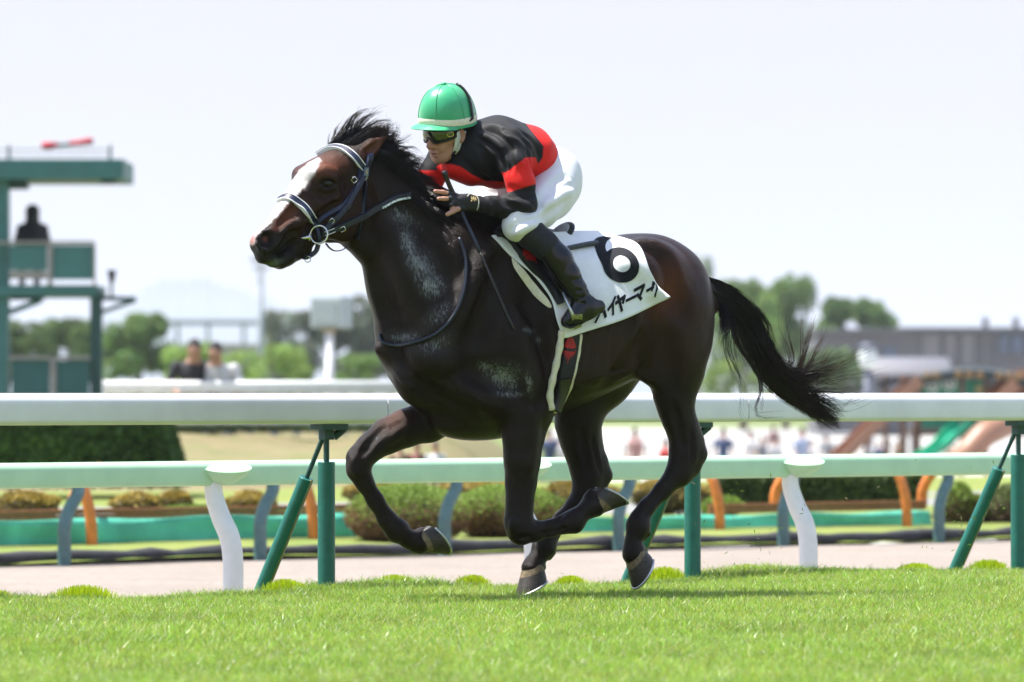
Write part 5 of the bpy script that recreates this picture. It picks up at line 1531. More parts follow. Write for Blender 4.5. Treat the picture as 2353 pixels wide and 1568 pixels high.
for (x, y, a) in ((812, 414, -45), (758, 506, -45), (832, 408, -60), (783, 525, -25)):
    h, nn = cast(x, y)
    if h is None: continue
    mb = MB(); q = h + nn * .018; u = Vector((math.cos(rad(a)), 0, -math.sin(rad(a)))); v_ = nn.cross(u).normalized()
    mb.tube([q + u * .011 + v_ * .010, q - u * .011 + v_ * .010, q - u * .011 - v_ * .010, q + u * .011 - v_ * .010, q + u * .011 + v_ * .010], .0022, 6)
    mb.build('buckle', m_steel, ck, smooth=True)
ribbon('keeper', lay([(793, 470), (800, 478)], 3, .014), .026, .004, m_navy2, bridle)
ribbon('keeper', lay([(768, 497), (776, 505)], 3, .014), .026, .004, m_navy2, bridle)
ribbon('throat_lash', lay([(845, 368), (840, 405), (836, 454), (829, 509), (820, 549)], 6), .016, .005, m_navy2, bridle)
ribbon('headpiece', lay([(836, 392), (841, 378), (846, 366), (852, 356)], 4, .012), .028, .005, m_navy, bridle)
# the number plate at the browband
h, nn = cast(833, 394)
mb = MB(); u = Vector((0, 0, 1)); u = (u - nn * u.dot(nn)).normalized(); v_ = u.cross(nn)
mb.add([h + nn * .022 + v_ * a * .012 + u * b * .018 + nn * c for c in (0, .004) for a, b in ((-1, -1), (1, -1), (1, 1), (-1, 1))],
       [(3, 2, 1, 0), (4, 5, 6, 7), (0, 1, 5, 4), (1, 2, 6, 5), (2, 3, 7, 6), (3, 0, 4, 7)])
pl = mb.build('number_tag', mat('tag_blue', (.12, .17, .26), .4, .05), bridle)
def glyph_strokes(strokes, w):
    """polylines with a width -> quads in 2D"""
    out = []
    for s in strokes:
        for a, b in zip(s[:-1], s[1:]):
            a = np.array(a, float); b = np.array(b, float); d = (b - a) / np.linalg.norm(b - a); n_ = np.array([-d[1], d[0]])
            out.append([a - d * w * .3 + n_ * w / 2, b + d * w * .3 + n_ * w / 2, b + d * w * .3 - n_ * w / 2, a - d * w * .3 - n_ * w / 2])
    return out
six_s = [[(.8, .95), (.4, .85), (.15, .5), (.2, .15), (.5, 0), (.8, .15), (.82, .4), (.5, .55), (.2, .4)]]
mb = MB()
for q in glyph_strokes(six_s, .2):
    mb.add([h + nn * .0275 - v_ * ((x - .5) * .014) * -1 + u * ((y - .5) * .020) for x, y in q], [(0, 1, 2, 3)])
mb.build('number', mat('tag_gold', (.6, .42, .2), .4, .05), pl)
# bit ring and bit
rc_ = lay([(727, 540)], 1, .03)[0] if False else cast(727, 540)
rp, rn = rc_[0] + Vector((.012, -.030, 0)), rc_[1]
un = Vector((-.25, -.95, .1)).normalized(); ua = un.cross(Vector((0, 0, 1))).normalized(); ub = un.cross(ua)
mb = MB(); mb.tube([rp + (ua * math.cos(a) + ub * math.sin(a)) * .0385 for a in np.linspace(0, 2 * math.pi, 33)], .0042, 8, caps=False)
ring = mb.build('bit_ring', m_steel, bridle, smooth=True)
mb = MB(); a_ = W(675, 551, rp.y + .005); b_ = W(711, 545, rp.y - .004)
mb.tube([a_, a_.lerp(b_, .5), b_], [.003, .006, .0085], 10); mb.tube([b_ + Vector((0, 0, -.016)), b_ + Vector((0, 0, .014))], .006, 8)
mb.build('bit_bar', m_steel, bridle, smooth=True)
mb = MB(); q = W(707, 596, cast(706, 586)[0].y - .012 if cast(706, 586)[0] else rp.y)
mb.tube([q + Vector((math.cos(a), .2 * math.sin(a), math.sin(a))) * .013 for a in np.linspace(0, 2 * math.pi, 17)], .0022, 6, caps=False)
mb.build('chin_ring', m_steel, bridle, smooth=True)
# loose end hanging under the jaw
mb = MB(); mb.tube([W(x, y, rp.y + .04 + .0012 * i * 4) for i, (x, y) in enumerate(smooth_poly([(749, 560), (757, 570), (770, 577), (788, 574), (800, 563)], 4))], .006, 6, flat=.4)
mb.build('strap_end', m_navy2, bridle, smooth=True)
# rein to the rider's hands
fin = lay([(738, 538), (752, 533), (765, 528), (805, 511), (840, 494), (876, 475), (905, 458), (925, 452), (942, 450)], 5, .010)
rn_ = ribbon('rein', fin, [.024, .026, .028, .030, .030], .006, m_navy2, bridle)
f2 = [(p, n) for p, n in fin[2:11]]
ribbon('piping', f2, .003, .0085, m_white, rn_, side=.008); ribbon('piping', f2, .003, .0085, m_white, rn_, side=-.008)
ribbon('grip_tape', [(p, n) for p, n in fin[25:-1]], .010, .009, mat('worn_white', (.5, .55, .55), .7, .5, 120, lo=.45, hi=.55), rn_, side=.008)
# neck strap
mb = MB(); fin = lay([(1054, 548), (1066, 580), (1072, 615), (1070, 650), (1060, 690), (1041, 729), (1006, 765), (960, 787), (925, 794), (900, 794), (882, 788), (876, 776), (876, 766)], 5, .007)
ns = frame_thing('neck_strap', 'thin navy strap looped round the base of the horse neck', 'strap', I(1000, 760, .2))
mb.tube([p for p, n in fin], .0085, 8); mb.build('strap', m_navy2, ns, smooth=True)

# ------------------------------------------------------------------ saddle cloth
m_cloth = mat('white_saddle_cloth', (.78, .79, .80), .62, .03, 30, bump=.10, bscale=260)
m_cream = mat('cream_pad', (.66, .62, .46), .85, .08, 40, bump=.2, bscale=120)
cloth = frame_thing('saddle_cloth', 'white saddle cloth with a large black number six and black katakana name', 'saddle cloth', I(1380, 640, .3))
top = [(1130, 541), (1160, 537), (1195, 535), (1230, 534), (1280, 533), (1330, 531), (1380, 532), (1414, 541), (1436, 547)]
bot = [(1294, 777), (1306, 776), (1330, 768), (1370, 755), (1426, 737), (1470, 718), (1511, 698), (1528, 690), (1539, 683)]
frn = [(1130, 541), (1150, 562), (1171, 585), (1195, 606), (1218, 624), (1245, 655), (1268, 690), (1280, 735), (1294, 777)]
rea = [(1436, 547), (1458, 555), (1473, 569), (1484, 594), (1493, 620), (1503, 640), (1511, 655), (1522, 668), (1539, 683)]
NU, NV = 48, 36
def resamp(p, n):
    p = smooth_poly(p, 8); d = np.r_[0, np.cumsum(np.linalg.norm(np.diff(p, axis=0), axis=1))]; t = np.linspace(0, d[-1], n)
    return np.stack([np.interp(t, d, p[:, k]) for k in range(2)], 1)
T_, B_, L_, R_ = resamp(top, NU), resamp(bot, NU), resamp(frn, NV), resamp(rea, NV)
U, V = np.meshgrid(np.linspace(0, 1, NU), np.linspace(0, 1, NV), indexing='ij')
G = (1 - V)[..., None] * T_[:, None] + V[..., None] * B_[:, None] + (1 - U)[..., None] * L_[None] + U[..., None] * R_[None] \
    - ((1 - U) * (1 - V))[..., None] * T_[0] - (U * (1 - V))[..., None] * T_[-1] - ((1 - U) * V)[..., None] * B_[0] - (U * V)[..., None] * B_[-1]
Yd = np.full((NU, NV), np.nan)
for i in range(NU):
    for j in range(NV):
        h, nn = cast(G[i, j, 0], G[i, j, 1])
        if h is not None: Yd[i, j] = (h + nn * .014).y if nn.y < -.25 else h.y - .02
for i in range(NU):                      # rows beyond the back's outline: take the spine's depth
    for j in range(NV - 1, -1, -1):
        if np.isnan(Yd[i, j]): Yd[i, j] = (Yd[i, j + 1] + .03) if j + 1 < NV and not np.isnan(Yd[i, j + 1]) else 25.1
Yh = Yd.copy()
for _ in range(30):
    P_ = np.pad(Yd, 1, mode='edge')
    Ys = (P_[:-2, 1:-1] + P_[2:, 1:-1] + P_[1:-1, :-2] + P_[1:-1, 2:]) / 4
    Yd = np.minimum(Ys, Yh)
Yd -= .012 * np.clip((V - .75) / .25, 0, 1) ** 1.5 + .10 * np.clip((U - .80) / .2, 0, 1) ** 2 * np.clip((V - .72) / .28, 0, 1) ** 1.3
Yd -= .004 * np.sin(U * 23 + V * 5) * V + .003 * np.sin(V * 17 - U * 9) * V
CV = [tuple(W(G[i, j, 0], G[i, j, 1], Yd[i, j])) for i in range(NU) for j in range(NV)]
CF = [(i * NV + j, i * NV + j + 1, (i + 1) * NV + j + 1, (i + 1) * NV + j) for i in range(NU - 1) for j in range(NV - 1)]
# over the spine and down the other side
cm = (O2, FW, LW)
far = []
for i in range(NU):
    p0 = np.array(CV[i * NV]); l0 = np.array([(p0[:2] - O2) @ FW, (p0[:2] - O2) @ LW, p0[2]])
    for k in range(1, 8):
        tt = -.02 - .26 * math.sin(k / 7 * 1.45); dz = .04 - (.04 + .34 * (k / 7) ** 2.2)
        far.append(tuple(loc2w(np.array([l0[0] - .02, tt, min(l0[2], l0[2] + dz * .9)]))))
o0 = len(CV); CV += far
for i in range(NU - 1):
    CF.append((i * NV, (i + 1) * NV, o0 + (i + 1) * 7, o0 + i * 7))
    for k in range(6): CF.append((o0 + i * 7 + k, o0 + (i + 1) * 7 + k, o0 + (i + 1) * 7 + k + 1, o0 + i * 7 + k + 1))
co = mesh_obj('cloth', CV, CF, m_cloth, cloth, smooth=True)
sm = co.modifiers.new('thickness', 'SOLIDIFY'); sm.thickness = .006; sm.offset = -1
CBVH = BVHTree.FromPolygons([Vector(p) for p in CV], CF)
# number and name printed on it
m_print = mat('black_print', (.012, .013, .018), .8, .2, 40, spec=.2)
def print_poly(name, polys, parent, lift=.004):
    mb = MB()
    for P in polys:
        P = np.array(P, float)
        # subdivide a quad so that it follows the cloth
        nu = max(1, int(np.linalg.norm(P[1] - P[0]) / 7)); nv = max(1, int(np.linalg.norm(P[3] - P[0]) / 7)); g = []
        for i in range(nu + 1):
            for j in range(nv + 1):
                a, b = i / nu, j / nv
                q = P[0] * (1 - a) * (1 - b) + P[1] * a * (1 - b) + P[2] * a * b + P[3] * (1 - a) * b
                h, nn = cast(q[0], q[1], CBVH)
                if h is None: h, nn = W(q[0], q[1], CV[-1][1]), Vector((0, -1, 0))
                d = (h - CAM).normalized(); g.append(h - d * lift)
        mb.add(g, [(i * (nv + 1) + j, i * (nv + 1) + j + 1, (i + 1) * (nv + 1) + j + 1, (i + 1) * (nv + 1) + j) for i in range(nu) for j in range(nv)])
    return mb.build(name, m_print, parent, smooth=True)
z3 = lambda x, y: (1091.6 + x * .2931, 488.3 + y * .2931)
# six: outline of the outer edge and of the hole, joined as strips
def loft_quads(A, B):
    return [[A[i], A[i + 1], B[i + 1], B[i]] for i in range(len(A) - 1)]
outer = [z3(*p) for p in smooth_poly([(1073, 200), (1030, 235), (1022, 268), (1050, 296)], 5)]
ring_o, ring_i = [], []
for a in np.linspace(0, 2 * math.pi, 41):
    ca, sa = math.cos(a), math.sin(a)
    x, y = 150 * ca, 134 * sa; r = rad(38); ring_o.append(z3(1143 + x * math.cos(r) - y * math.sin(r), 412 + x * math.sin(r) + y * math.cos(r)))
    x, y = 72 * ca, 64 * sa; ring_i.append(z3(1149 + x * math.cos(r) - y * math.sin(r), 402 + x * math.sin(r) + y * math.cos(r)))
polys = loft_quads(ring_o, ring_i)
le = [z3(*p) for p in smooth_poly([(935, 215), (934, 245), (945, 290), (965, 345), (992, 400), (1010, 440)], 5)]
re_ = [z3(*p) for p in smooth_poly([(1075, 197), (1038, 222), (1022, 262), (1030, 300), (1058, 320), (1075, 345)], 5)]
polys += loft_quads(le, re_)
tl = [z3(*p) for p in smooth_poly([(935, 215), (960, 197), (1000, 187), (1040, 190), (1075, 197)], 3)]
tb = [z3(*p) for p in smooth_poly([(936, 222), (965, 225), (1000, 222), (1030, 222), (1060, 208)], 3)]
polys += loft_quads(tl, tb)
print_poly('number', polys, cloth)
kat = {'ha': [[(.34, .80), (.30, .5), (.05, .05)], [(.62, .82), (.78, .5), (.95, .05)]],
       'i': [[(.85, 1.0), (.55, .68), (.05, .42)], [(.58, .68), (.58, -.05)]],
       'ya': [[(.05, .62), (.95, .78), (.72, .42)], [(.30, 1.0), (.58, -.05)]],
       'bar': [[(.08, .5), (.92, .5)]],
       'ma': [[(.05, .88), (.95, .88), (.52, .30)], [(.30, .48), (.62, .05)]],
       'ku': [[(.40, 1.0), (.05, .55)], [(.34, .82), (.92, .82), (.70, .30), (.25, -.05)]]}
# each character: lower left corner, baseline step, up vector (in the zoomed picture)
place = [('ha', (940, 868), (88, -45), (12, -100)), ('i', (1042, 815), (70, -38), (-2, -118)), ('ya', (1105, 788), (80, -42), (-8, -118)), ('bar', (1180, 748), (86, -42), (2, -105)),
         ('ma', (1252, 712), (82, -44), (-6, -112)), ('bar', (1345, 668), (62, -36), (-6, -100)), ('ku', (1396, 668), (52, -58), (-22, -96))]
for k_, o_, bx, up_ in place:
    P = []
    for q in glyph_strokes(kat[k_], .23):
        P.append([z3(o_[0] + bx[0] * x + up_[0] * y, o_[1] + bx[1] * x + up_[1] * y) for x, y in q])
    print_poly('character', P, cloth)
# cream pad peeping out under the front edge
mb = MB()
ce = [z3(*p) for p in smooth_poly([(282, 362), (300, 430), (345, 500), (420, 600), (470, 660), (560, 738), (590, 752)], 4)]
ci = [z3(*p) for p in smooth_poly([(292, 362), (330, 410), (380, 460), (450, 540), (510, 610), (570, 690), (596, 740)], 4)]
vs = []
for a, b in zip(ce, ci):
    for (x, y), lf in ((a, .004), (((a[0] + b[0]) / 2, (a[1] + b[1]) / 2), .012), (b, .010)):
        h, nn = cast(x, y); vs.append(h + nn * lf)
mb.add(vs, [(i * 3 + k, i * 3 + k + 1, i * 3 + k + 4, i * 3 + k + 3) for i in range(len(ce) - 1) for k in (0, 1)])
mb.build('numnah', m_cream, cloth, smooth=True)

# ------------------------------------------------------------------ saddle, girth, stirrups
saddle = frame_thing('saddle', 'small black racing saddle with grey cantle and red crested girth', 'saddle', I(1250, 560, .1))
# cantle: an upturned oval dish
c = Vector(loc2w(I(1290, 537, .06)))
n_c = Vector((-.50, -.58, .64)).normalized(); a_c = Vector((.78, .0, .62)); a_c = (a_c - n_c * a_c.dot(n_c)).normalized(); b_c = n_c.cross(a_c)
Rm = Matrix((a_c, b_c, n_c)).transposed()
mb = MB(); mb.ellipsoid(c, (.070, .058, .020), 24, 12, Rm); ca = mb.build('cantle', m_black, saddle, smooth=True)
mb = MB(); mb.ellipsoid(c + n_c * .008 - a_c * .004, (.058, .046, .018), 24, 12, Rm); mb.build('cantle_lining', mat('grey_suede', (.30, .30, .33), .7, .1, 40), ca, smooth=True)
fin = lay([(1136, 541), (1150, 537), (1168, 542), (1185, 556), (1200, 575), (1213, 600)], 5, .014)
ribbon('pommel', fin, [.03, .07, .09, .09, .06], .022, m_black, saddle)
fin = lay([(1190, 556), (1210, 585), (1235, 612), (1262, 645), (1285, 700)], 5, .022)
fl = ribbon('saddle_flap', fin, [.07, .10, .10, .07, .03], .012, m_black, saddle)
m_red = mat('red_print', (.42, .012, .016), .55, .2, 60)
def crest(parent, cx, cy, sx, sy, ang, lift, bvh=None, surf=None):
    """red heraldic bird: head, spread wings, tail flames"""
    P = []
    def q(*pts): P.append(list(pts))
    q((-.10, .86), (.10, .86), (.10, 1.0), (-.10, 1.0))
    q((-.16, .10), (.16, .10), (.10, .80), (-.10, .80))
    for s in (-1, 1):
        for k in range(5):
            x0, x1 = .17 + .14 * k, .315 + .14 * k
            q((s * x0, .08 + .02 * k), (s * x1, .10 + .02 * k), (s * (x1 + .02), .86 - .13 * k), (s * (x0 + .05), .92 - .13 * k))
        for k in range(4):
            x0, x1 = .10 + .19 * k, .28 + .19 * k
            q((s * x0, -.12), (s * x1, -.10), (s * (x1 - .03), -.62 + .12 * k), (s * (x0 + .07), -.72 + .12 * k))
    q((-.92, -.07), (.92, -.07), (.90, .03), (-.90, .03))
    q((-.08, -.12), (.08, -.12), (.05, -.95), (-.02, -1.0))
    mb = MB(); ca_, sa_ = math.cos(rad(ang)), math.sin(rad(ang))
    for pl_ in P:
        vs = []
        for x, y in pl_:
            X, Y_ = x * sx, -y * sy
            px, py = cx + X * ca_ - Y_ * sa_, cy + X * sa_ + Y_ * ca_
            h, nn = cast(px, py, bvh)
            vs.append(h - (h - CAM).normalized() * lift if h is not None else W(px, py, 24.7))
        mb.add(vs, [(0, 1, 2, 3)])
    return mb.build('crest', m_red, parent)
fb = BVHTree.FromPolygons([fl.matrix_world @ v.co for v in fl.data.vertices] if False else [Vector(v.co) for v in fl.data.vertices], [tuple(p.vertices) for p in fl.data.polygons])
crest(saddle, 1219, 584, 17, 26, -35, .004, fb)
# girth
fin = lay([(1318, 742), (1314, 776), (1306, 822), (1298, 862), (1286, 905), (1272, 945)], 6, .012)
gi = ribbon('girth', fin, [.040, .066, .074, .074, .070, .060], .010, m_blackmatt, saddle)
gb = BVHTree.FromPolygons([Vector(v.co) for v in gi.data.vertices], [tuple(p.vertices) for p in gi.data.polygons])
crest(saddle, 1308, 804, 17, 32, 7, .003, gb)
ribbon('girth_sleeve', lay([(1294, 866), (1286, 898), (1272, 942)], 6, .023), [.072, .068, .05], .006, m_black, gi)
for pts, w in (([(1290, 760), (1286, 790), (1278, 832), (1269, 872), (1262, 910), (1266, 940)], .030), ([(1332, 768), (1328, 805), (1320, 845), (1310, 885), (1291, 922), (1272, 946)], .020)):
    mb = MB(); mb.tube([p for p, n in lay(pts, 6, .006)], [w * .5 * (1 + .12 * math.sin(i * 1.1)) for i in range(len(smooth_poly(pts, 6)))], 8)
    mb.build('girth_padding', m_cream, gi, smooth=True)
# surcingle behind the rider's leg
fin = lay([(1300, 576), (1330, 571), (1358, 567), (1370, 565)], 5, .020, CBVH)
ribbon('strap', fin, [.014, .017, .016], .006, mat('grey_strap', (.05, .055, .065), .6, .3, 90), saddle)
# stirrup: leather, irons and tread
st_ = frame_thing('stirrup', 'slim alloy racing stirrup under the black boot with pale grid tread', 'stirrup', I(1320, 735, .36))
Yst = loc2w(I(1320, 735, .385))[1]
pa = [W(x, y, Yst + dy) for x, y, dy in ((1226, 570, .10), (1262, 630, .045), (1293, 674, .02))]
mb = MB(); mb.tube(pa, .006, 6, flat=.5); mb.build('stirrup_leather', m_black, st_, smooth=True)
pb = [W(x, y, Yst + dy) for x, y, dy in ((1293, 672, .02), (1304, 697, .0), (1316, 724, -.025))]
m_iron = mat('stirrup_alloy', (.50, .52, .55), .35, .1, 20, metal=.7)
mb = MB(); mb.tube(pb, [.005, .006, .0075], 8); mb.tube([W(x, y, Yst + .10) for x, y in ((1296, 676), (1304, 712), (1318, 742))], .006, 8); mb.build('stirrup_iron', m_iron, st_, smooth=True)
tr = [W(x, y, Yst + d) for x, y, d in ((1313, 723, -.03), (1338, 722, -.02), (1336, 746, .05), (1319, 753, .04))]
dn = Vector((.1, .5, -1)).normalized() * .012
mb = MB(); mb.add(tr + [q + dn for q in tr], [(3, 2, 1, 0), (4, 5, 6, 7), (0, 1, 5, 4), (1, 2, 6, 5), (2, 3, 7, 6), (3, 0, 4, 7)])
td = mb.build('tread', mat('tread_rubber', (.30, .31, .14), .7, .2, 60), st_)
mb = MB()
for a in (.33, .66):
    mb.tube([tr[0].lerp(tr[3], a) + Vector((0, -.003, 0)), tr[1].lerp(tr[2], a) + Vector((0, -.003, 0))], .0025, 5)
mb.tube([tr[0].lerp(tr[1], .5) + Vector((0, -.003, 0)), tr[3].lerp(tr[2], .5) + Vector((0, -.003, 0))], .0025, 5)
mb.build('grip', m_black, td)
# ------------------------------------------------------------------ mane, forelock and tail: fine strands along guides
m_hair = mat('horse_hair', (.009, .007, .0065), .34, .2, 25, spec=.4, attr='tone')
def strands(name, guides, parent, seed=1, base=(1, 1, 1), tip=(3.0, 2.0, 1.5)):
    """guides: dict(p=[(px,py,t)...], n, w=[widths], curl, r, short)"""
    rg = np.random.default_rng(seed); VV, FF, CC = [], [], []; o = 0
    M = 14
    for g in guides:
        P = np.array([I(*q) for q in g['p']]); P = smooth_poly(P, 8)
        d = np.r_[0, np.cumsum(np.linalg.norm(np.diff(P, axis=0), axis=1))]; tt = np.linspace(0, 1, M)
        n = g['n']; G = np.stack([np.interp(tt * d[-1], d, P[:, k]) for k in range(3)], 1)
        T = np.gradient(G, axis=0); T /= np.linalg.norm(T, axis=1)[:, None]
        A = np.array([0, 1., 0]); S = np.cross(T, A); S /= np.linalg.norm(S, axis=1)[:, None]
        w = np.interp(tt, np.linspace(0, 1, len(g['w'])), g['w']); wd = w * g.get('depth', .8)
        u = np.clip(rg.normal(size=(n, 1, 1)) * .5, -1.15, 1.15); v = np.clip(rg.normal(size=(n, 1, 1)) * .5, -1, 1)
        cut = 1 - g.get('short', .3) * rg.random((n, 1, 1)) ** 1.3
        ts = tt[None, :, None] * cut
        ip = lambda arr: np.stack([np.interp(ts[..., 0], tt, arr[:, k]) for k in range(arr.shape[1])], -1)
        Q = ip(G); Sq = ip(S); ww = np.interp(ts[..., 0], tt, w)[..., None]; wwd = np.interp(ts[..., 0], tt, wd)[..., None]
        cu = g.get('curl', .01)
        nc = max(4, int(n / 16)); cid = rg.integers(0, nc, n)                    # locks that wave together
        cuv = rg.normal(size=(nc, 2)) * .5
        fr = rg.uniform(3, 8, (nc, 1, 1))[cid] + rg.normal(size=(n, 1, 1)) * .25; ph = rg.uniform(0, 6.3, (nc, 1, 1))[cid] + rg.normal(size=(n, 1, 1)) * .2; a2 = rg.normal(size=(nc, 1, 1))[cid] * 1.3
        dev = (rg.normal(size=(nc, 1, 3))[cid] * 1.1 + rg.normal(size=(n, 1, 3)) * .35) * g.get('fly', .02) * (ts ** 2)
        uc = np.clip(cuv[cid, 0][:, None, None] + .18 * rg.normal(size=(n, 1, 1)), -1.15, 1.15); vc = np.clip(cuv[cid, 1][:, None, None] + .18 * rg.normal(size=(n, 1, 1)), -1, 1)
        mixc = np.clip(ts * 1.3, 0, .92); u = u + (uc - u) * mixc; v = v + (vc - v) * mixc
        Q = Q + Sq * ww * u + np.array([0, 1., 0]) * wwd * v + (Sq * np.sin(fr * ts + ph) + np.array([0, 1., 0]) * np.cos(fr * ts * 1.1 + ph)) * cu * a2 * ts + dev
        Q = loc2w(Q)
        R = g.get('r', .0011) * (1 - .75 * tt ** 2)[None, :, None]
        Tq = np.gradient(Q, axis=1); Tq /= np.linalg.norm(Tq, axis=2, keepdims=True) + 1e-9
        vd = np.array([0, -1., 0.1]); X = np.cross(Tq, vd); X /= np.linalg.norm(X, axis=2, keepdims=True) + 1e-9
        Y = np.cross(Tq, X)
        V3 = np.stack([Q + X * R, Q - X * R * .5 + Y * R * .85, Q - X * R * .5 - Y * R * .85], 2).reshape(-1, 3)
        idx = np.arange(n)[:, None] * M * 3 + np.arange(M - 1)[None] * 3
        for a, b in ((0, 1), (1, 2), (2, 0)):
            FF.append(np.stack([idx + a, idx + b, idx + 3 + b, idx + 3 + a], -1).reshape(-1, 4) + o)
        tn = rg.uniform(.7, 1.3, (n, 1, 1)) * (np.array(base) + (np.array(g.get('tip', tip)) - np.array(base)) * (ts ** 2.0))
        CC.append(np.repeat(tn[:, :, None, :], 3, 2).reshape(-1, 3)); VV.append(V3); o += len(V3)
    V = np.concatenate(VV); Fq = np.concatenate(FF); Cc = np.concatenate(CC)
    ob = mesh_obj(name, V, Fq, m_hair, parent, smooth=True)
    set_color(ob, 'tone', np.clip(Cc, 0, 8)); return ob

TL = [
 dict(p=[(1612, 655, 0), (1650, 672, .0), (1692, 702, .0), (1728, 752, .0), (1755, 815, .02), (1792, 880, .03), (1850, 925, .04), (1900, 956, .05), (1922, 968, .05)], n=1500, w=[.034, .052, .062, .064, .060, .046, .026, .015, .008], short=.3, curl=.012, r=.0013),
 dict(p=[(1630, 665, 0), (1668, 690, 0), (1706, 738, .0), (1738, 800, .02), (1778, 862, .03), (1840, 905, .04), (1905, 935, .05), (1930, 960, .05)], n=520, w=[.02, .05, .06, .058, .05, .04, .028, .02], short=.4, curl=.022, fly=.022, r=.0013),
 dict(p=[(1700, 720, 0), (1740, 772, 0), (1775, 838, .0), (1815, 872, .0), (1870, 862, .01), (1915, 842, .02), (1952, 822, .03)], n=420, w=[.03, .04, .045, .055, .055, .045, .022], short=.55, curl=.032, fly=.05, tip=(6, 3.6, 2.6)),
 dict(p=[(1710, 730, 0), (1755, 800, 0), (1800, 868, 0), (1850, 888, .01), (1905, 880, .02), (1945, 884, .03), (1985, 872, .04)], n=150, w=[.02, .04, .05, .05, .05, .045, .03], short=.6, curl=.025, fly=.045, tip=(6, 3.6, 2.6)),
 dict(p=[(1720, 750, 0), (1760, 815, 0), (1800, 868, 0), (1838, 855, .0), (1850, 800, .0), (1862, 755, .0), (1872, 728, .0)], n=120, w=[.03, .03, .035, .03, .026, .018, .008], short=.4, curl=.022, fly=.025, tip=(9, 5.0, 3.4), r=.0015),
 dict(p=[(1730, 760, 0), (1780, 840, 0), (1822, 868, 0), (1868, 850, .0), (1888, 815, .0), (1905, 792, .0)], n=80, w=[.03, .03, .04, .04, .03, .015], short=.5, curl=.025, fly=.04, tip=(9, 5.0, 3.4), r=.0015),
 dict(p=[(1740, 780, 0), (1790, 850, 0), (1820, 850, 0), (1812, 800, .0), (1800, 775, .0), (1815, 755, .0)], n=40, w=[.03, .03, .04, .04, .04, .03], short=.5, curl=.03, fly=.05, tip=(9, 5, 3.4), r=.0014),
 dict(p=[(1640, 672, 0), (1660, 702, .02), (1666, 745, .03), (1658, 788, .04)], n=200, w=[.03, .032, .026, .014], short=.4, curl=.008, tip=(2, 1.6, 1.4)),
 dict(p=[(1650, 680, 0), (1682, 730, .02), (1690, 780, .03), (1715, 822, .04), (1740, 862, .04), (1748, 905, .05), (1738, 945, .05)], n=48, w=[.02, .03, .018, .012, .008, .006, .006], short=.25, curl=.008, fly=.012),
 dict(p=[(1650, 690, 0), (1672, 750, .02), (1672, 800, .03), (1690, 845, .04), (1706, 885, .04), (1708, 930, .05), (1722, 965, .05)], n=22, w=[.02, .03, .018, .014, .014, .014, .016], short=.4, curl=.012, fly=.025, r=.0009),
 dict(p=[(1690, 720, 0), (1715, 800, .02), (1748, 860, .03), (1750, 905, .04), (1735, 942, .05), (1752, 956, .05), (1808, 948, .05)], n=14, w=[.02, .02, .010, .006, .005, .006, .012], short=.25, curl=.008, fly=.012, r=.0009),
 dict(p=[(1680, 720, 0), (1690, 790, .02), (1700, 850, .03), (1698, 900, .04), (1690, 935, .05), (1705, 960, .05)], n=8, w=[.02, .02, .02, .02, .02, .02], short=.4, curl=.015, fly=.03, r=.0008),
 dict(p=[(1760, 860, 0), (1800, 905, .02), (1860, 945, .03), (1905, 962, .04), (1926, 988, .05)], n=140, w=[.03, .026, .018, .010, .008], short=.3, curl=.012, fly=.015),
 dict(p=[(1780, 860, 0), (1830, 900, .02), (1890, 925, .03), (1940, 930, .04), (1990, 905, .05)], n=26, w=[.03, .03, .03, .03, .03], short=.6, curl=.02, fly=.05, tip=(8, 4.6, 3.2), r=.0013),
 dict(p=[(1690, 698, 0), (1732, 712, 0), (1760, 742, .0), (1778, 775, .0)], n=90, w=[.03, .025, .018, .014], short=.5, curl=.01, fly=.02, tip=(3, 2.4, 2)),
]
strands('tail', TL, horse, 3)
# dock of the tail under the hair
mb = MB(); mb.tube([loc2w(I(*q)) for q in ((1600, 640, 0), (1640, 672, 0), (1690, 708, 0), (1728, 755, 0), (1748, 795, 0.02))], [.036, .034, .028, .022, .010], 12)
mb.build('tail_dock', m_hair, horse, smooth=True)
set_color(bpy.data.objects['tail_dock'], 'tone', np.ones((len(mb.v), 3)))

MN = []
# forelock blown straight back over the poll in a few locks
for (x0, y0), (x1, y1), (x2, y2), n_, w_ in (((778, 346), (800, 292), (848, 250), 130, .020), ((790, 344), (822, 292), (872, 262), 120, .020), ((772, 348), (782, 306), (822, 268), 90, .018), ((800, 342), (840, 300), (905, 284), 130, .020),
        ((785, 346), (806, 300), (832, 256), 80, .018), ((768, 350), (772, 316), (796, 288), 60, .014), ((795, 344), (838, 286), (885, 252), 60, .016), ((766, 350), (764, 326), (778, 302), 40, .012)):
    MN.append(dict(p=[(x0, y0, .0), ((x0 + x1) / 2 - 6, (y0 + y1) / 2 - 2, .0), (x1, y1, -.01), ((x1 + x2) / 2 - 4, (y1 + y2) / 2 - 6, -.01), (x2, y2, -.02)], n=int(n_ * .6), w=[w_ * 1.0, w_ * 1.1, w_ * .8, w_ * .6, w_ * .35], short=.55, curl=.012, fly=.014, tip=(4, 2.6, 2.0), r=.0010))
MN.append(dict(p=[(775, 344, .03), (812, 326, .03), (850, 308, .03), (888, 294, .03)], n=420, w=[.014, .024, .026, .020], short=.3, curl=.008, fly=.008, tip=(5, 3.4, 2.6)))
MN.append(dict(p=[(785, 342, .03), (830, 326, .04), (866, 308, .04), (902, 300, .03)], n=260, w=[.014, .024, .026, .022], short=.35, curl=.010, fly=.014, tip=(4, 2.8, 2.2)))
forelock = strands('forelock', MN, horse, 5)
MM = []
crest_pts = smooth_poly([(868, 345), (898, 372), (932, 408), (965, 438), (1015, 468), (1075, 492), (1130, 506), (1158, 513)], 5)
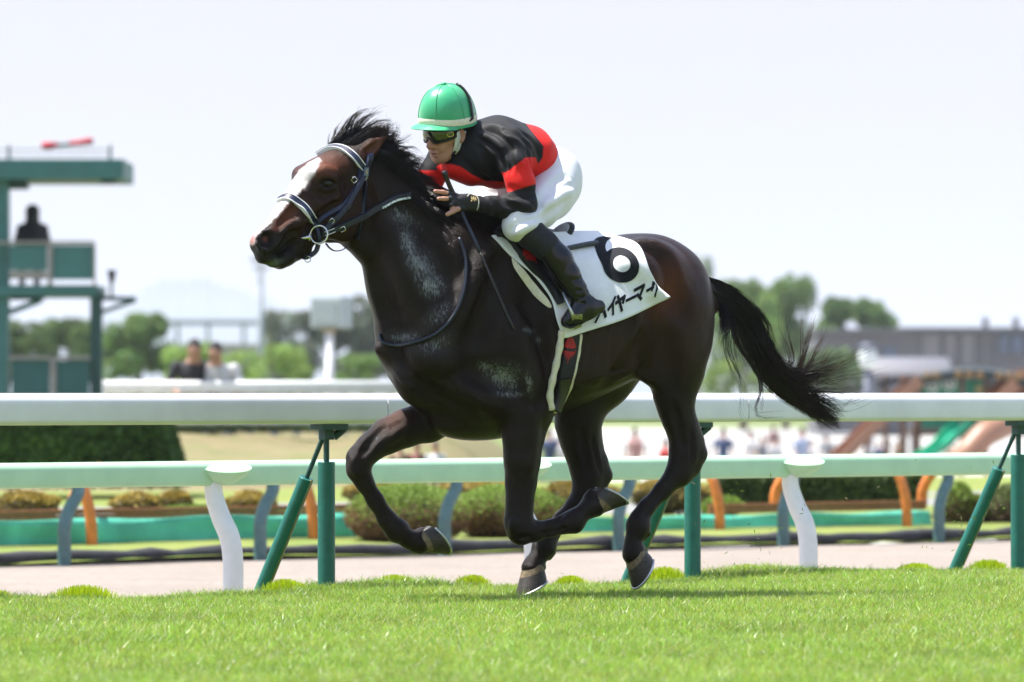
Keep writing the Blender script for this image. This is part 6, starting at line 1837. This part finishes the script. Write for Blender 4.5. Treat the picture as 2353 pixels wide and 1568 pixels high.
for k, (cx, cy) in enumerate(crest_pts):
    f = k / (len(crest_pts) - 1)
    if f < .42:      # upper neck: short, standing up and streaming back
        L1 = 1.0 - .5 * f
        MM.append(dict(p=[(cx - 16, cy + 16, .03), (cx + 0, cy - 8 * L1, .04), (cx + 22 * L1, cy - 20 * L1, .03), (cx + 46 * L1, cy - 14 * L1, .02)], n=130, w=[.020, .026, .026, .018], short=.45, curl=.010, fly=.016, tip=(2.6, 1.9, 1.6)))
        MM.append(dict(p=[(cx - 18, cy + 18, .06), (cx + 4, cy + 10, .08), (cx + 28, cy + 18, .09), (cx + 46, cy + 40, .09)], n=140, w=[.022, .028, .028, .020], short=.4, curl=.008, fly=.012, tip=(1.8, 1.5, 1.4)))
    else:            # lower neck: lies over the near side
        MM.append(dict(p=[(cx - 10, cy + 4, .03), (cx + 14, cy + 2, .09), (cx + 42, cy + 14, .13), (cx + 70, cy + 40 - 40 * max(0, f - .7), .15)], n=150, w=[.020, .030, .034, .030], short=.4, curl=.010, fly=.018, tip=(2, 1.6, 1.4)))
        MM.append(dict(p=[(cx - 24, cy + 14, .06), (cx - 4, cy + 24, .12), (cx + 16, cy + 40, .15), (cx + 34, cy + 56, .16)], n=110, w=[.024, .032, .032, .026], short=.4, curl=.008, fly=.012, tip=(1.6, 1.4, 1.3)))
# loose locks
for q, n_ in (([(925, 400, .04), (950, 376, .03), (975, 382, .02), (990, 402, .02)], 60), ([(945, 420, .05), (975, 408, .04), (1000, 420, .04), (1010, 440, .05)], 60), ([(950, 425, .06), (985, 428, .06), (1004, 446, .07), (984, 470, .09), (972, 490, .11)], 70),
          ([(880, 350, .0), (890, 322, .0), (896, 300, .0), (900, 284, .0)], 60), ([(892, 360, .0), (903, 330, .0), (908, 312, .0), (904, 296, .0)], 50), ([(905, 378, .02), (930, 350, .02), (950, 348, .02), (968, 356, .02)], 70)):
    MM.append(dict(p=q, n=n_, w=[.02, .024, .020, .012], short=.4, curl=.012, fly=.02, tip=(3, 2, 1.6), r=.0010))
mane = strands('mane', MM, horse, 9)
# ------------------------------------------------------------------ the rider
rider = frame_thing('person', 'jockey crouched over the horse in black and red silks, green helmet and white breeches', 'person', I(1275, 440, 0))
JB = ((-0.34, -0.46, 1.05), (0.84, 0.50, 2.36))
def jfield(h=.0055): return Field(JB[0], JB[1], h)
def jm(fld, name, m, parent=None, it=2):
    v, f = fld.mesh(); v = relax(v, f, it)
    o = mesh_obj(name, loc2w(v), f, m, parent or rider, smooth=True)
    return o, v, to_px(loc2w(v))
c4 = lambda pts: [I4(*p) for p in pts]

# head frame: face towards the camera and left, a little down
hf_ = np.array([-.70, -.68, -.24]); hf_ /= np.linalg.norm(hf_)
hf_l = np.array([hf_ @ np.array([*FW, 0]), hf_ @ np.array([*LW, 0]), hf_[2]])       # in the horse's frame
HU0 = np.array([0, 0, 1.]) - hf_l * hf_l[2]; HU0 /= np.linalg.norm(HU0)
HL = np.cross(HU0, hf_l)
rl = rad(6); HU = HU0 * math.cos(rl) + HL * math.sin(rl); HL = np.cross(HU, hf_l)
HC = I(1026, 297, .02)                      # centre of the skull
def hd(x, y, z): return HC + hf_l * x + HL * y + HU * z      # forward, to his left, up

# body: one continuous figure
B = jfield(.0042)
tors = [(1262, 395, 0, .080), (1205, 365, .01, .095), (1140, 352, .02, .110), (1098, 350, .03, .085)]
B.chain(c4(tors), 1.25, .05)
B.chain(c4([(1165, 345, .17, .045), (1100, 348, .03, .07), (1020, 372, -.12, .045)]), 1, .05)
B.chain([I4(1085, 335, .03, .062), np.array([*hd(-.03, 0, -.05), .052])], 1, .03)                       # neck
B.chain(c4([(1170, 342, .19, .044), (1193, 405, .25, .044), (1203, 470, .275, .038)]), 1, .02)
B.chain(c4([(1203, 470, .275, .038), (1150, 474, .252, .030), (1098, 469, .236, .025)]), 1, .02)
B.chain(c4([(1015, 362, -.12, .052), (992, 405, -.13, .042), (990, 452, -.12, .036)]), 1, .02)
B.chain(c4([(990, 452, -.12, .036), (1020, 468, -.06, .026), (1040, 470, -.03, .026)]), 1, .02)
B.chain(c4([(1268, 410, .06, .070), (1240, 472, .18, .062), (1192, 512, .27, .05)]), 1, .04)
B.chain(c4([(1262, 410, -.06, .070), (1150, 450, -.20, .062), (1080, 505, -.26, .05)]), 1, .04)
B.chain(c4([(1205, 528, .275, .05), (1262, 572, .31, .048), (1338, 690, .345, .03), (1300, 735, .34, .022)]), 1, .02)
B.chain(c4([(1092, 518, -.265, .05), (1150, 565, -.30, .048), (1225, 680, -.335, .03), (1190, 722, -.33, .022)]), 1, .02)
# head
B.ell(hd(-.005, 0, .02), (.098, .078, .105), ax=hf_l, lat=HL, k=.02)
B.ell(hd(.045, 0, -.060), (.050, .055, .076), ax=hf_l, lat=HL, k=.03)
B.cone(hd(.072, 0, -.122), hd(.05, 0, -.105), .017, .03, 1.2, .02)                # chin
for s in (1, -1):
    B.cone(hd(.055, .035 * s, -.035), hd(.02, .055 * s, -.03), .020, .022, 1, .02)     # cheekbone
    B.cone(hd(.056, .026 * s, -.112), hd(-.01, .052 * s, -.066), .016, .018, 1, .03)   # jaw
    B.ell(hd(.070, .030 * s, -.060), (.018, .018, .020), k=.02)                        # cheek
    B.ell(hd(-.012, .078 * s, -.028), (.022, .012, .032), ax=hf_l, lat=HL, k=.006)     # ear
    B.ell(hd(-.006, .088 * s, -.026), (.011, .007, .018), ax=hf_l, lat=HL, k=.004, op='sub')
B.cone(hd(.086, 0, -.008), hd(.112, 0, -.052), .011, .0145, 1, .012)              # nose
B.cone(hd(.098, .011, -.056), hd(.098, -.011, -.056), .011, .011, 1, .008)
B.ell(hd(.090, 0, -.084), (.014, .026, .007), ax=hf_l, lat=HL, k=.006)            # lips
B.ell(hd(.088, 0, -.098), (.013, .022, .007), ax=hf_l, lat=HL, k=.006)
B.ell(hd(.106, 0, -.091), (.016, .025, .0030), ax=hf_l, lat=HL, k=.004, op='sub')
# near hand: palm, fingers stretched to the left, thumb
def fing(fld, pts, r0, r1, k=.006):
    n = len(pts)
    fld.chain([I4(*p, r0 + (r1 - r0) * i / (n - 1)) for i, p in enumerate(pts)], 1, k)
FINGERS = [[(1060, 455, .240), (1036, 447, .245), (1018, 442, .25), (1000, 440, .252)],
           [(1060, 462, .250), (1036, 457, .262), (1020, 457, .268), (1008, 457, .268)],
           [(1062, 468, .250), (1042, 466, .268), (1036, 472, .272), (1040, 479, .268)],
           [(1064, 474, .245), (1044, 472, .258), (1038, 479, .262), (1046, 484, .258)]]
THUMB = [(1072, 477, .245), (1053, 480, .268), (1041, 486, .275), (1028, 493, .278)]
PALM = [(1098, 469, .235, .026), (1078, 466, .240, .030), (1062, 463, .242, .028)]
B.chain(c4(PALM), .7, .015)
for q in FINGERS: fing(B, q, .0100, .0090)
fing(B, THUMB, .0125, .0100)
# far hand closed on the rein
for dz in range(4): fing(B, [(1034, 462 + dz * 7, -.03), (1046, 464 + dz * 7, .0), (1050, 468 + dz * 7, -.02)], .010, .009)
m_skin = mat('skin', (1, 1, 1), .5, .06, 60, attr='tone', spec=.4)
body, bv, bp_ = jm(B, 'body', m_skin, it=1); del B
skin = np.tile(np.array([.46, .235, .165]), (len(bv), 1))
q = np.stack([(bv - HC) @ hf_l, (bv - HC) @ HL, (bv - HC) @ HU], 1)
lip = np.exp(-((q[:, 2] + .091) / .008) ** 2 - (q[:, 1] / .022) ** 2) * (q[:, 0] > .07)
skin = lerp(skin, (.30, .105, .085), lip * .8)
skin = lerp(skin, (.40, .16, .12), np.exp(-((q[:, 0] - .10) / .02) ** 2 - (q[:, 2] + .045) ** 2 / .0003) * .6)
hairm = (q[:, 0] < -.02) & (q[:, 2] > -.06) & (np.linalg.norm(q, axis=1) < .13) & (np.abs(q[:, 1]) < .079)
skin[hairm] = (.012, .010, .009)
set_color(body, 'tone', skin)

# silks
S = jfield(.0042)
S.chain(c4([(1220, 367, 0, .106), (1204, 358, .01, .126), (1140, 350, .025, .150), (1096, 350, .03, .112)]), 1.22, .05)
S.chain(c4([(1178, 340, .17, .082), (1100, 340, .03, .085), (1030, 372, -.10, .065)]), 1, .06)
S.chain(c4([(1080, 395, .03, .06), (1040, 388, .0, .045)]), 1.5, .05)
S.chain(c4([(1174, 335, .20, .072), (1186, 380, .235, .064), (1196, 420, .255, .059), (1203, 470, .275, .054)]), 1, .03)
S.chain(c4([(1203, 470, .275, .055), (1165, 476, .258, .048), (1128, 473, .245, .038), (1100, 469, .236, .030)]), 1, .03)
S.chain(c4([(1018, 360, -.12, .068), (992, 402, -.13, .056), (986, 448, -.125, .048)]), 1, .03)
S.chain(c4([(986, 448, -.125, .048), (1014, 466, -.07, .034), (1030, 468, -.045, .030)]), 1, .02)
S.chain([I4(1090, 325, .03, .075), np.array([*hd(-.03, 0, -.085), .055])], 1, .03)          # collar
# creases and puffs
bvs = surf_bvh(S)
for pts, rr, hh in (([(1110, 300), (1140, 312), (1168, 335), (1182, 360)], .020, -.008), ([(1100, 318), (1125, 330), (1148, 352)], .016, -.007), ([(1118, 288), (1150, 292), (1185, 318)], .018, .006), ([(1105, 308), (1135, 322), (1158, 345)], .014, .006), ([(1090, 330), (1110, 350), (1122, 380)], .018, -.007),
                   ([(1160, 300), (1195, 312), (1218, 340)], .020, -.006), ([(1195, 300), (1228, 330), (1240, 360)], .016, -.005), ([(1212, 345), (1222, 375), (1226, 400)], .018, -.010), ([(1146, 352), (1156, 380), (1160, 398)], .018, -.010), ([(1165, 345), (1175, 370), (1172, 395)], .014, -.005), ([(1185, 352), (1198, 380)], .014, .005),
                   ([(1172, 430), (1200, 440), (1226, 436)], .012, -.006), ([(1176, 446), (1202, 456), (1228, 450)], .012, -.006), ([(1178, 462), (1200, 470), (1222, 482)], .014, .006), ([(1150, 452), (1166, 470), (1190, 478)], .013, -.006), ([(1130, 455), (1142, 475), (1136, 496)], .011, -.005), ([(1115, 455), (1122, 474), (1118, 490)], .010, -.004),
                   ([(1160, 490), (1190, 497), (1215, 494)], .012, -.005), ([(1070, 372), (1090, 396), (1122, 410)], .018, -.006), ([(1100, 350), (1112, 385), (1140, 412)], .016, .005), ([(1128, 365), (1135, 395), (1150, 415)], .014, -.005)):
    relief(S, bvs, pts, rr, hh, .014)
m_silk = mat('silk', (1, 1, 1), .66, .05, 30, attr='tone', spec=.25, sheen=.04, bump=.10, bscale=35)
silk, sv, sp = jm(S, 'silks', m_silk, it=3); del S
sc_ = np.tile(np.array([.0105, .0100, .0115]), (len(sv), 1))
RED = np.array([.74, .016, .012])
soft = lambda v: np.clip(v / 2.2 + .5, 0, 1)
arm = soft(48 - line_dist(sp, [(1172, 330), (1194, 405), (1206, 470), (1100, 469)])) * (sv[:, 1] > .165) * (sp[:, 0] > 1098)
farm = ((sv[:, 1] < -.065) & (sp[:, 0] < 1030)).astype(float)
yb = np.interp(sp[:, 0], [1162, 1209], [397, 362]); yb2 = np.interp(sp[:, 0], [1173, 1227], [441, 424])
redarm = arm * soft(sp[:, 1] - yb) * soft(yb2 - sp[:, 1]) * (sp[:, 0] > 1150)
bx = np.interp(sp[:, 1], [270, 296, 337, 362, 398, 440], [1200, 1217, 1249, 1247, 1222, 1180])
hoop = (1 - arm) * (1 - farm) * soft(sp[:, 0] - bx)
yl = np.interp(sp[:, 0], [1000, 1017, 1040, 1060, 1085, 1115, 1170, 1240], [384, 376, 378, 384, 402, 416, 419, 419])
front = (1 - arm) * (1 - farm) * soft(sp[:, 1] - yl) * (sp[:, 0] < 1245) * (sp[:, 0] > 1004)
redfar = farm * soft(sp[:, 1] - 392) * soft(440 - sp[:, 1])
for mk in (redarm, hoop, front, redfar): sc_ = lerp(sc_, RED, mk)
set_color(silk, 'tone', sc_)

# breeches
K = jfield()
K.chain(c4([(1252, 384, 0, .096), (1270, 400, .0, .106), (1276, 412, .0, .106)]), 1.22, .04)
K.chain(c4([(1272, 402, .05, .098), (1276, 430, .080, .098), (1262, 452, .13, .096), (1236, 480, .20, .082), (1196, 512, .268, .064), (1188, 522, .27, .060)]), 1, .05)
K.chain(c4([(1268, 420, -.085, .098), (1200, 440, -.14, .095), (1130, 470, -.21, .080), (1075, 508, -.262, .062)]), 1, .05)
bvk = surf_bvh(K)
for pts, rr, hh in (([(1250, 500), (1285, 470), (1312, 430)], .022, -.003), ([(1228, 478), (1265, 452), (1305, 425)], .020, -.0025), ([(1240, 460), (1270, 425), (1300, 405)], .018, -.0025), 
                   ([(1190, 505), (1215, 480), (1238, 468)], .018, -.003), ([(1175, 530), (1200, 515), (1225, 512)], .014, -.003), ([(1186, 538), (1215, 522), (1246, 516)], .012, .005), ([(1255, 470), (1290, 450), (1316, 440)], .016, .004), ([(1110, 440), (1150, 446)], .014, -.004)):
    relief(K, bvk, pts, rr, hh, .022)
m_breech = mat('white_breeches', (.74, .74, .77), .6, .02, 30, bump=.05, bscale=60)
breeches, _, _ = jm(K, 'breeches', m_breech, it=2); del K

# boots
def boot(pts, foot, sock, sd):
    G = jfield(.005)
    G.chain([np.array([*(I(x, y, t) if sd > 0 else I(x, y, t)), r]) for x, y, t, r in pts], .95, .02)
    G.chain(c4(foot), .85, .03)
    if sd > 0:
        for a, b, r in (((1318, 672, .405), (1350, 662, .37), .004), ((1322, 690, .40), (1356, 676, .37), .004), ((1328, 702, .40), (1362, 690, .38), .004), ((1300, 650, .405), (1335, 640, .38), .003), ((1275, 600, .395), (1300, 628, .40), .003)):
            G.cone(I(*a), I(*b), r, r * .5, 1, .012, 'sub')
    o, _, _ = jm(G, 'boot', mat('patent_leather', (.008, .008, .010), .20, .3, 30, coat=.15, spec=.35, bump=.06, bscale=30) if sd > 0 else bpy.data.materials['patent_leather'], it=1)
    G = jfield(.006); G.chain(c4(sock), 1, .02)
    jm(G, 'knee_sock', m_blackmatt, it=1)
    return o
NBOOT = [(1262, 572, .315, .060), (1283, 597, .325, .061), (1303, 632, .338, .055), (1322, 665, .348, .047), (1338, 692, .352, .046)]
NFOOT = [(1376, 705, .362, .030), (1350, 711, .362, .040), (1322, 726, .358, .038), (1302, 740, .352, .026)]
NSOCK = [(1196, 522, .268, .058), (1222, 540, .285, .064), (1250, 562, .305, .060), (1272, 582, .318, .056)]
ob = boot(NBOOT, NFOOT, NSOCK, 1)
fl_ = lambda L_, dx: [(x - dx, y + 8, -t, r) for x, y, t, r in L_]
boot(fl_(NBOOT, 135), fl_(NFOOT, 150), fl_(NSOCK, 118), -1)
# sole and boot top line
mb = MB(); mb.tube([loc2w(I(x, y, .372)) for x, y in smooth_poly([(1385, 716), (1360, 727), (1335, 742), (1312, 753), (1299, 748)], 4)], .010, 8, flat=.5)
mb.build('boot_sole', mat('sole_rubber', (.02, .02, .02), .7, .2, 40), ob, smooth=True)
# gloves
G = jfield(.0035)
Gl = [(1101, 469, .236, .036), (1078, 466, .241, .034), (1062, 463, .243, .032)]
G.chain(c4(Gl), .75, .015)
for q_ in FINGERS[:2]: fing(G, [q_[0], q_[1], tuple(np.array(q_[1]) * .7 + np.array(q_[2]) * .3)], .0125, .0118)
for q_ in FINGERS[2:]: fing(G, q_[:3], .0122, .0115)
fing(G, THUMB[:2], .0145, .0130)
glove, _, _ = jm(G, 'glove', mat('glove_black', (.010, .010, .011), .7, .3, 60), it=1)
G = jfield(.005); G.chain(c4([(1020, 468, -.06, .034), (1042, 474, -.02, .038)]), 1, .015); jm(G, 'glove', bpy.data.materials['glove_black'], it=1); del G
GB = BVHTree.FromPolygons([Vector(v.co) for v in glove.data.vertices], [tuple(p.vertices) for p in glove.data.polygons])
mb = MB(); 
wp = [h + (CAM - h).normalized() * .004 for h in [cast(x, y, GB)[0] for x, y in smooth_poly([(1074, 452), (1080, 446), (1092, 448), (1100, 460), (1099, 474), (1096, 483)], 4)] if h is not None]
if len(wp) > 3:
    mb.tube(wp, .0028, 6); mb.build('glove_piping', mat('silver_trim', (.5, .48, .40), .4, .1, 30), glove, smooth=True)
mb = MB()
for pts in ([(1083, 452), (1086, 458), (1083, 463)], [(1088, 452), (1090, 463)], [(1083, 457), (1091, 459)], [(1092, 453), (1094, 461)]):
    wp = [h + (CAM - h).normalized() * .004 for h in [cast(x, y, GB)[0] for x, y in pts] if h is not None]
    if len(wp) > 1: mb.tube(wp, .0030, 5)
if mb.v: mb.build('glove_emblem', mat('gold_print', (.62, .46, .22), .4, .1, 30), glove)

# helmet with its silk cover, goggles, chin strap
hloc = lambda p: Vector(loc2w(p))
def shell(fn, nu, nv, closed=True):
    vs, fs = [], []
    for j in range(nv):
        for i in range(nu): vs.append(fn(i / nu, j / (nv - 1)))
    for j in range(nv - 1):
        for i in range(nu): fs.append((j * nu + i, j * nu + (i + 1) % nu, (j + 1) * nu + (i + 1) % nu, (j + 1) * nu + i))
    return vs, fs
HEL = (.138, .116, .158)
hbase = .038
def helm(az, v, grow=0.0):
    """az: 0 in front, v: 0 rim .. 1 crown"""
    a = az * 2 * math.pi; th = v * math.pi / 2
    puff = 1 + .010 * math.cos(a * 6 + .5) * math.sin(2 * th)
    rr = math.cos(th) ** .82; zz = math.sin(th) ** .92
    x = (HEL[0] + grow) * rr * math.cos(a) * puff; y = (HEL[1] + grow) * rr * math.sin(a) * puff
    dip = -.030 * (1 - v) ** 2 * max(0, -math.cos(a)) * .6 - .026 * (1 - v) ** 3 * abs(math.sin(a)) ** 2
    return hd(x - .012, y, hbase + dip + (HEL[2] + grow) * zz)
m_satin = mat('green_satin', (.030, .36, .155), .34, .04, 20, spec=.6, sheen=.2, bump=.12, bscale=18)
vs, fs = shell(lambda u, v: hloc(helm(u, v)), 48, 18)
fs.append(tuple(range(47, -1, -1)))
helmet = mesh_obj('helmet', vs, fs, m_satin, rider, smooth=60)
for k in range(6):
    mb = MB(); mb.tube([hloc(helm((k + .45) / 6, v, .0008)) for v in np.linspace(.06, .99, 14)], .0022, 5); mb.build('seam', m_satin, helmet, smooth=True)
mb = MB(); mb.ellipsoid(hloc(hd(-.012, 0, hbase + HEL[2] + .002)), (.014, .014, .009)); mb.build('button', m_satin, helmet, smooth=True)
m_band = mat('cream_band', (.74, .70, .55), .6, .05, 30)
vs, fs = shell(lambda u, v: hloc(helm(u, .035 + .085 * v, .0016 + .002 * math.sin(v * math.pi))), 48, 4)
mesh_obj('hat_band', vs, fs, m_band, helmet, smooth=True)
# peak
pk = []
for i in range(17):
    a = rad(-70 + 140 * i / 16)
    e = .048 * math.cos(a * 1.25) if abs(a) < rad(72) else 0
    for g, dz in ((.0, .004), (.5, .002), (1.0, -.008), (1.0, -.011), (.5, -.004), (0, -.002)):
        p = helm(a / (2 * math.pi), .02); d = hf_l * math.cos(a) + HL * math.sin(a)
        pk.append(hloc(p + d * e * g + HU * (dz)))
pf = [(i * 6 + k, i * 6 + (k + 1) % 6, (i + 1) * 6 + (k + 1) % 6, (i + 1) * 6 + k) for i in range(16) for k in range(6)]
mesh_obj('peak', pk, pf, m_satin, helmet, smooth=40)
# goggles
m_lens = mat('goggle_lens', (.020, .024, .012), .05, .3, 8, coat=.8, spec=.8)
m_frame = mat('goggle_frame', (.010, .010, .010), .4, .2, 40)
def gog(a, z, r):      # wrap round the face
    return hd(r * math.cos(a) * .98, r * math.sin(a) * .80, z)
la, lz = [], []
NG = 25
gv, gf = [], []
for i in range(NG):
    t = -1 + 2 * i / (NG - 1); a = rad(74) * t
    nose = .028 * math.exp(-(t / .16) ** 2)
    zt = .024 - .010 * abs(t) ** 3; zb = -.040 + nose - .004 * math.cos(t * 5) + .020 * abs(t) ** 4
    for k in range(5):
        z = zb + (zt - zb) * k / 4; bul = .006 * math.sin(math.pi * k / 4)
        gv.append(hloc(gog(a, z, .112 + bul)))
for i in range(NG - 1):
    for k in range(4): gf.append((i * 5 + k, (i + 1) * 5 + k, (i + 1) * 5 + k + 1, i * 5 + k + 1))
gg = mesh_obj('goggles', gv, gf, m_lens, rider, smooth=True)
s_ = gg.modifiers.new('thickness', 'SOLIDIFY'); s_.thickness = .006
mb = MB(); rim = [gv[i * 5] for i in range(NG)] + [gv[i * 5 + 4] for i in range(NG - 1, -1, -1)]; rim.append(rim[0])
mb.tube(rim, .0050, 6, caps=False); mb.build('goggle_rim', m_frame, gg, smooth=True)
mb = MB(); mb.tube([hloc(gog(rad(72), -.006, .108)), hloc(hd(.02, .096, .012)), hloc(hd(-.035, .108, .030)), *[hloc(helm(x, v, .004)) for x, v in ((.30, .10), (.308, .20), (.318, .30), (.33, .40), (.342, .50), (.36, .60), (.38, .68), (.41, .76))]], .015, 8, flat=.35)
mb.build('goggle_strap', m_frame, gg, smooth=True)
mb = MB(); mb.tube([hloc(gog(rad(60 + 8 * math.cos(t)), -.006 + .010 * math.sin(t), .118)) for t in np.linspace(0, 6.28, 9)], .0018, 5, caps=False)
mb.build('goggle_emblem', mat('yellow_print', (.65, .55, .12), .4, .05), gg)
mb = MB(); mb.tube([hloc(gog(rad(-7 + 2 * x), .002 + .004 * z, .1205)) for x, z in ((-1, 1), (-1, -1), (1, 1), (1, -1))], .0012, 5)
mb.build('lens_mark', m_white, gg)
# chin strap with its cup
m_strapw = mat('chin_strap_white', (.62, .64, .60), .6, .06, 30)
for s in (1, -1):
    mb = MB(); mb.tube([hloc(hd(.018, .086 * s, .006)), hloc(hd(.016, .082 * s, -.030)), hloc(hd(.020, .074 * s, -.066)), hloc(hd(.028, .058 * s, -.098))], [.012, .018, .016, .010], 8, flat=.35, up=tuple(Vector(loc2w(HC + HL)) - Vector(loc2w(HC))))
    mb.tube([hloc(hd(-.035, .078 * s, -.010)), hloc(hd(-.028, .080 * s, -.045)), hloc(hd(.006, .072 * s, -.078)), hloc(hd(.024, .060 * s, -.100))], [.007, .009, .010, .009], 8, flat=.35, up=tuple(Vector(loc2w(HC + HL)) - Vector(loc2w(HC))))
    mb.build('chin_strap', m_strapw, helmet, smooth=True)
mb = MB(); mb.tube([hloc(hd(.022, .064, -.088)), hloc(hd(.040, .040, -.118)), hloc(hd(.055, 0, -.130)), hloc(hd(.040, -.040, -.118)), hloc(hd(.022, -.064, -.088))], .013, 8, flat=.5)
mb.build('chin_cup', m_frame, helmet, smooth=True)
# belt end on his back
mb = MB(); mb.ellipsoid(hloc(I(1252, 334, .03)), (.026, .03, .020)); mb.build('waist_pad', m_blackmatt, rider, smooth=True)

# whip
whip = frame_thing('riding_whip', 'long black riding whip held upright in the gloved near hand of the jockey', 'whip', I(1075, 480, .255))
wpts = [(1020, 394, .245), (1032, 425, .240), (1046, 455, .238), (1062, 490, .255), (1085, 540, .30), (1110, 596, .335), (1135, 655, .37), (1158, 710, .39), (1180, 757, .40)]
wl_ = [hloc(I(*q)) for q in smooth_poly(wpts, 4)]
mb = MB(); n3 = len(wl_); mb.tube(wl_[:n3 // 4], [.0125] * 2 + [.0105] * (n3 // 4 - 2), 10); mb.build('handle', m_black, whip, smooth=True)
mb = MB(); mb.tube(wl_[n3 // 4 - 1:n3 * 5 // 8], np.linspace(.0095, .0085, len(wl_[n3 // 4 - 1:n3 * 5 // 8])), 8); mb.build('shaft', m_navy2, whip, smooth=True)
mb = MB(); pts_ = wl_[n3 * 5 // 8 - 1:]; mb.tube(pts_, np.interp(np.arange(len(pts_)), [0, 2, len(pts_) - 1], [.011, .017, .020]), 8, flat=.4); mb.build('flapper', m_black, whip, smooth=True)
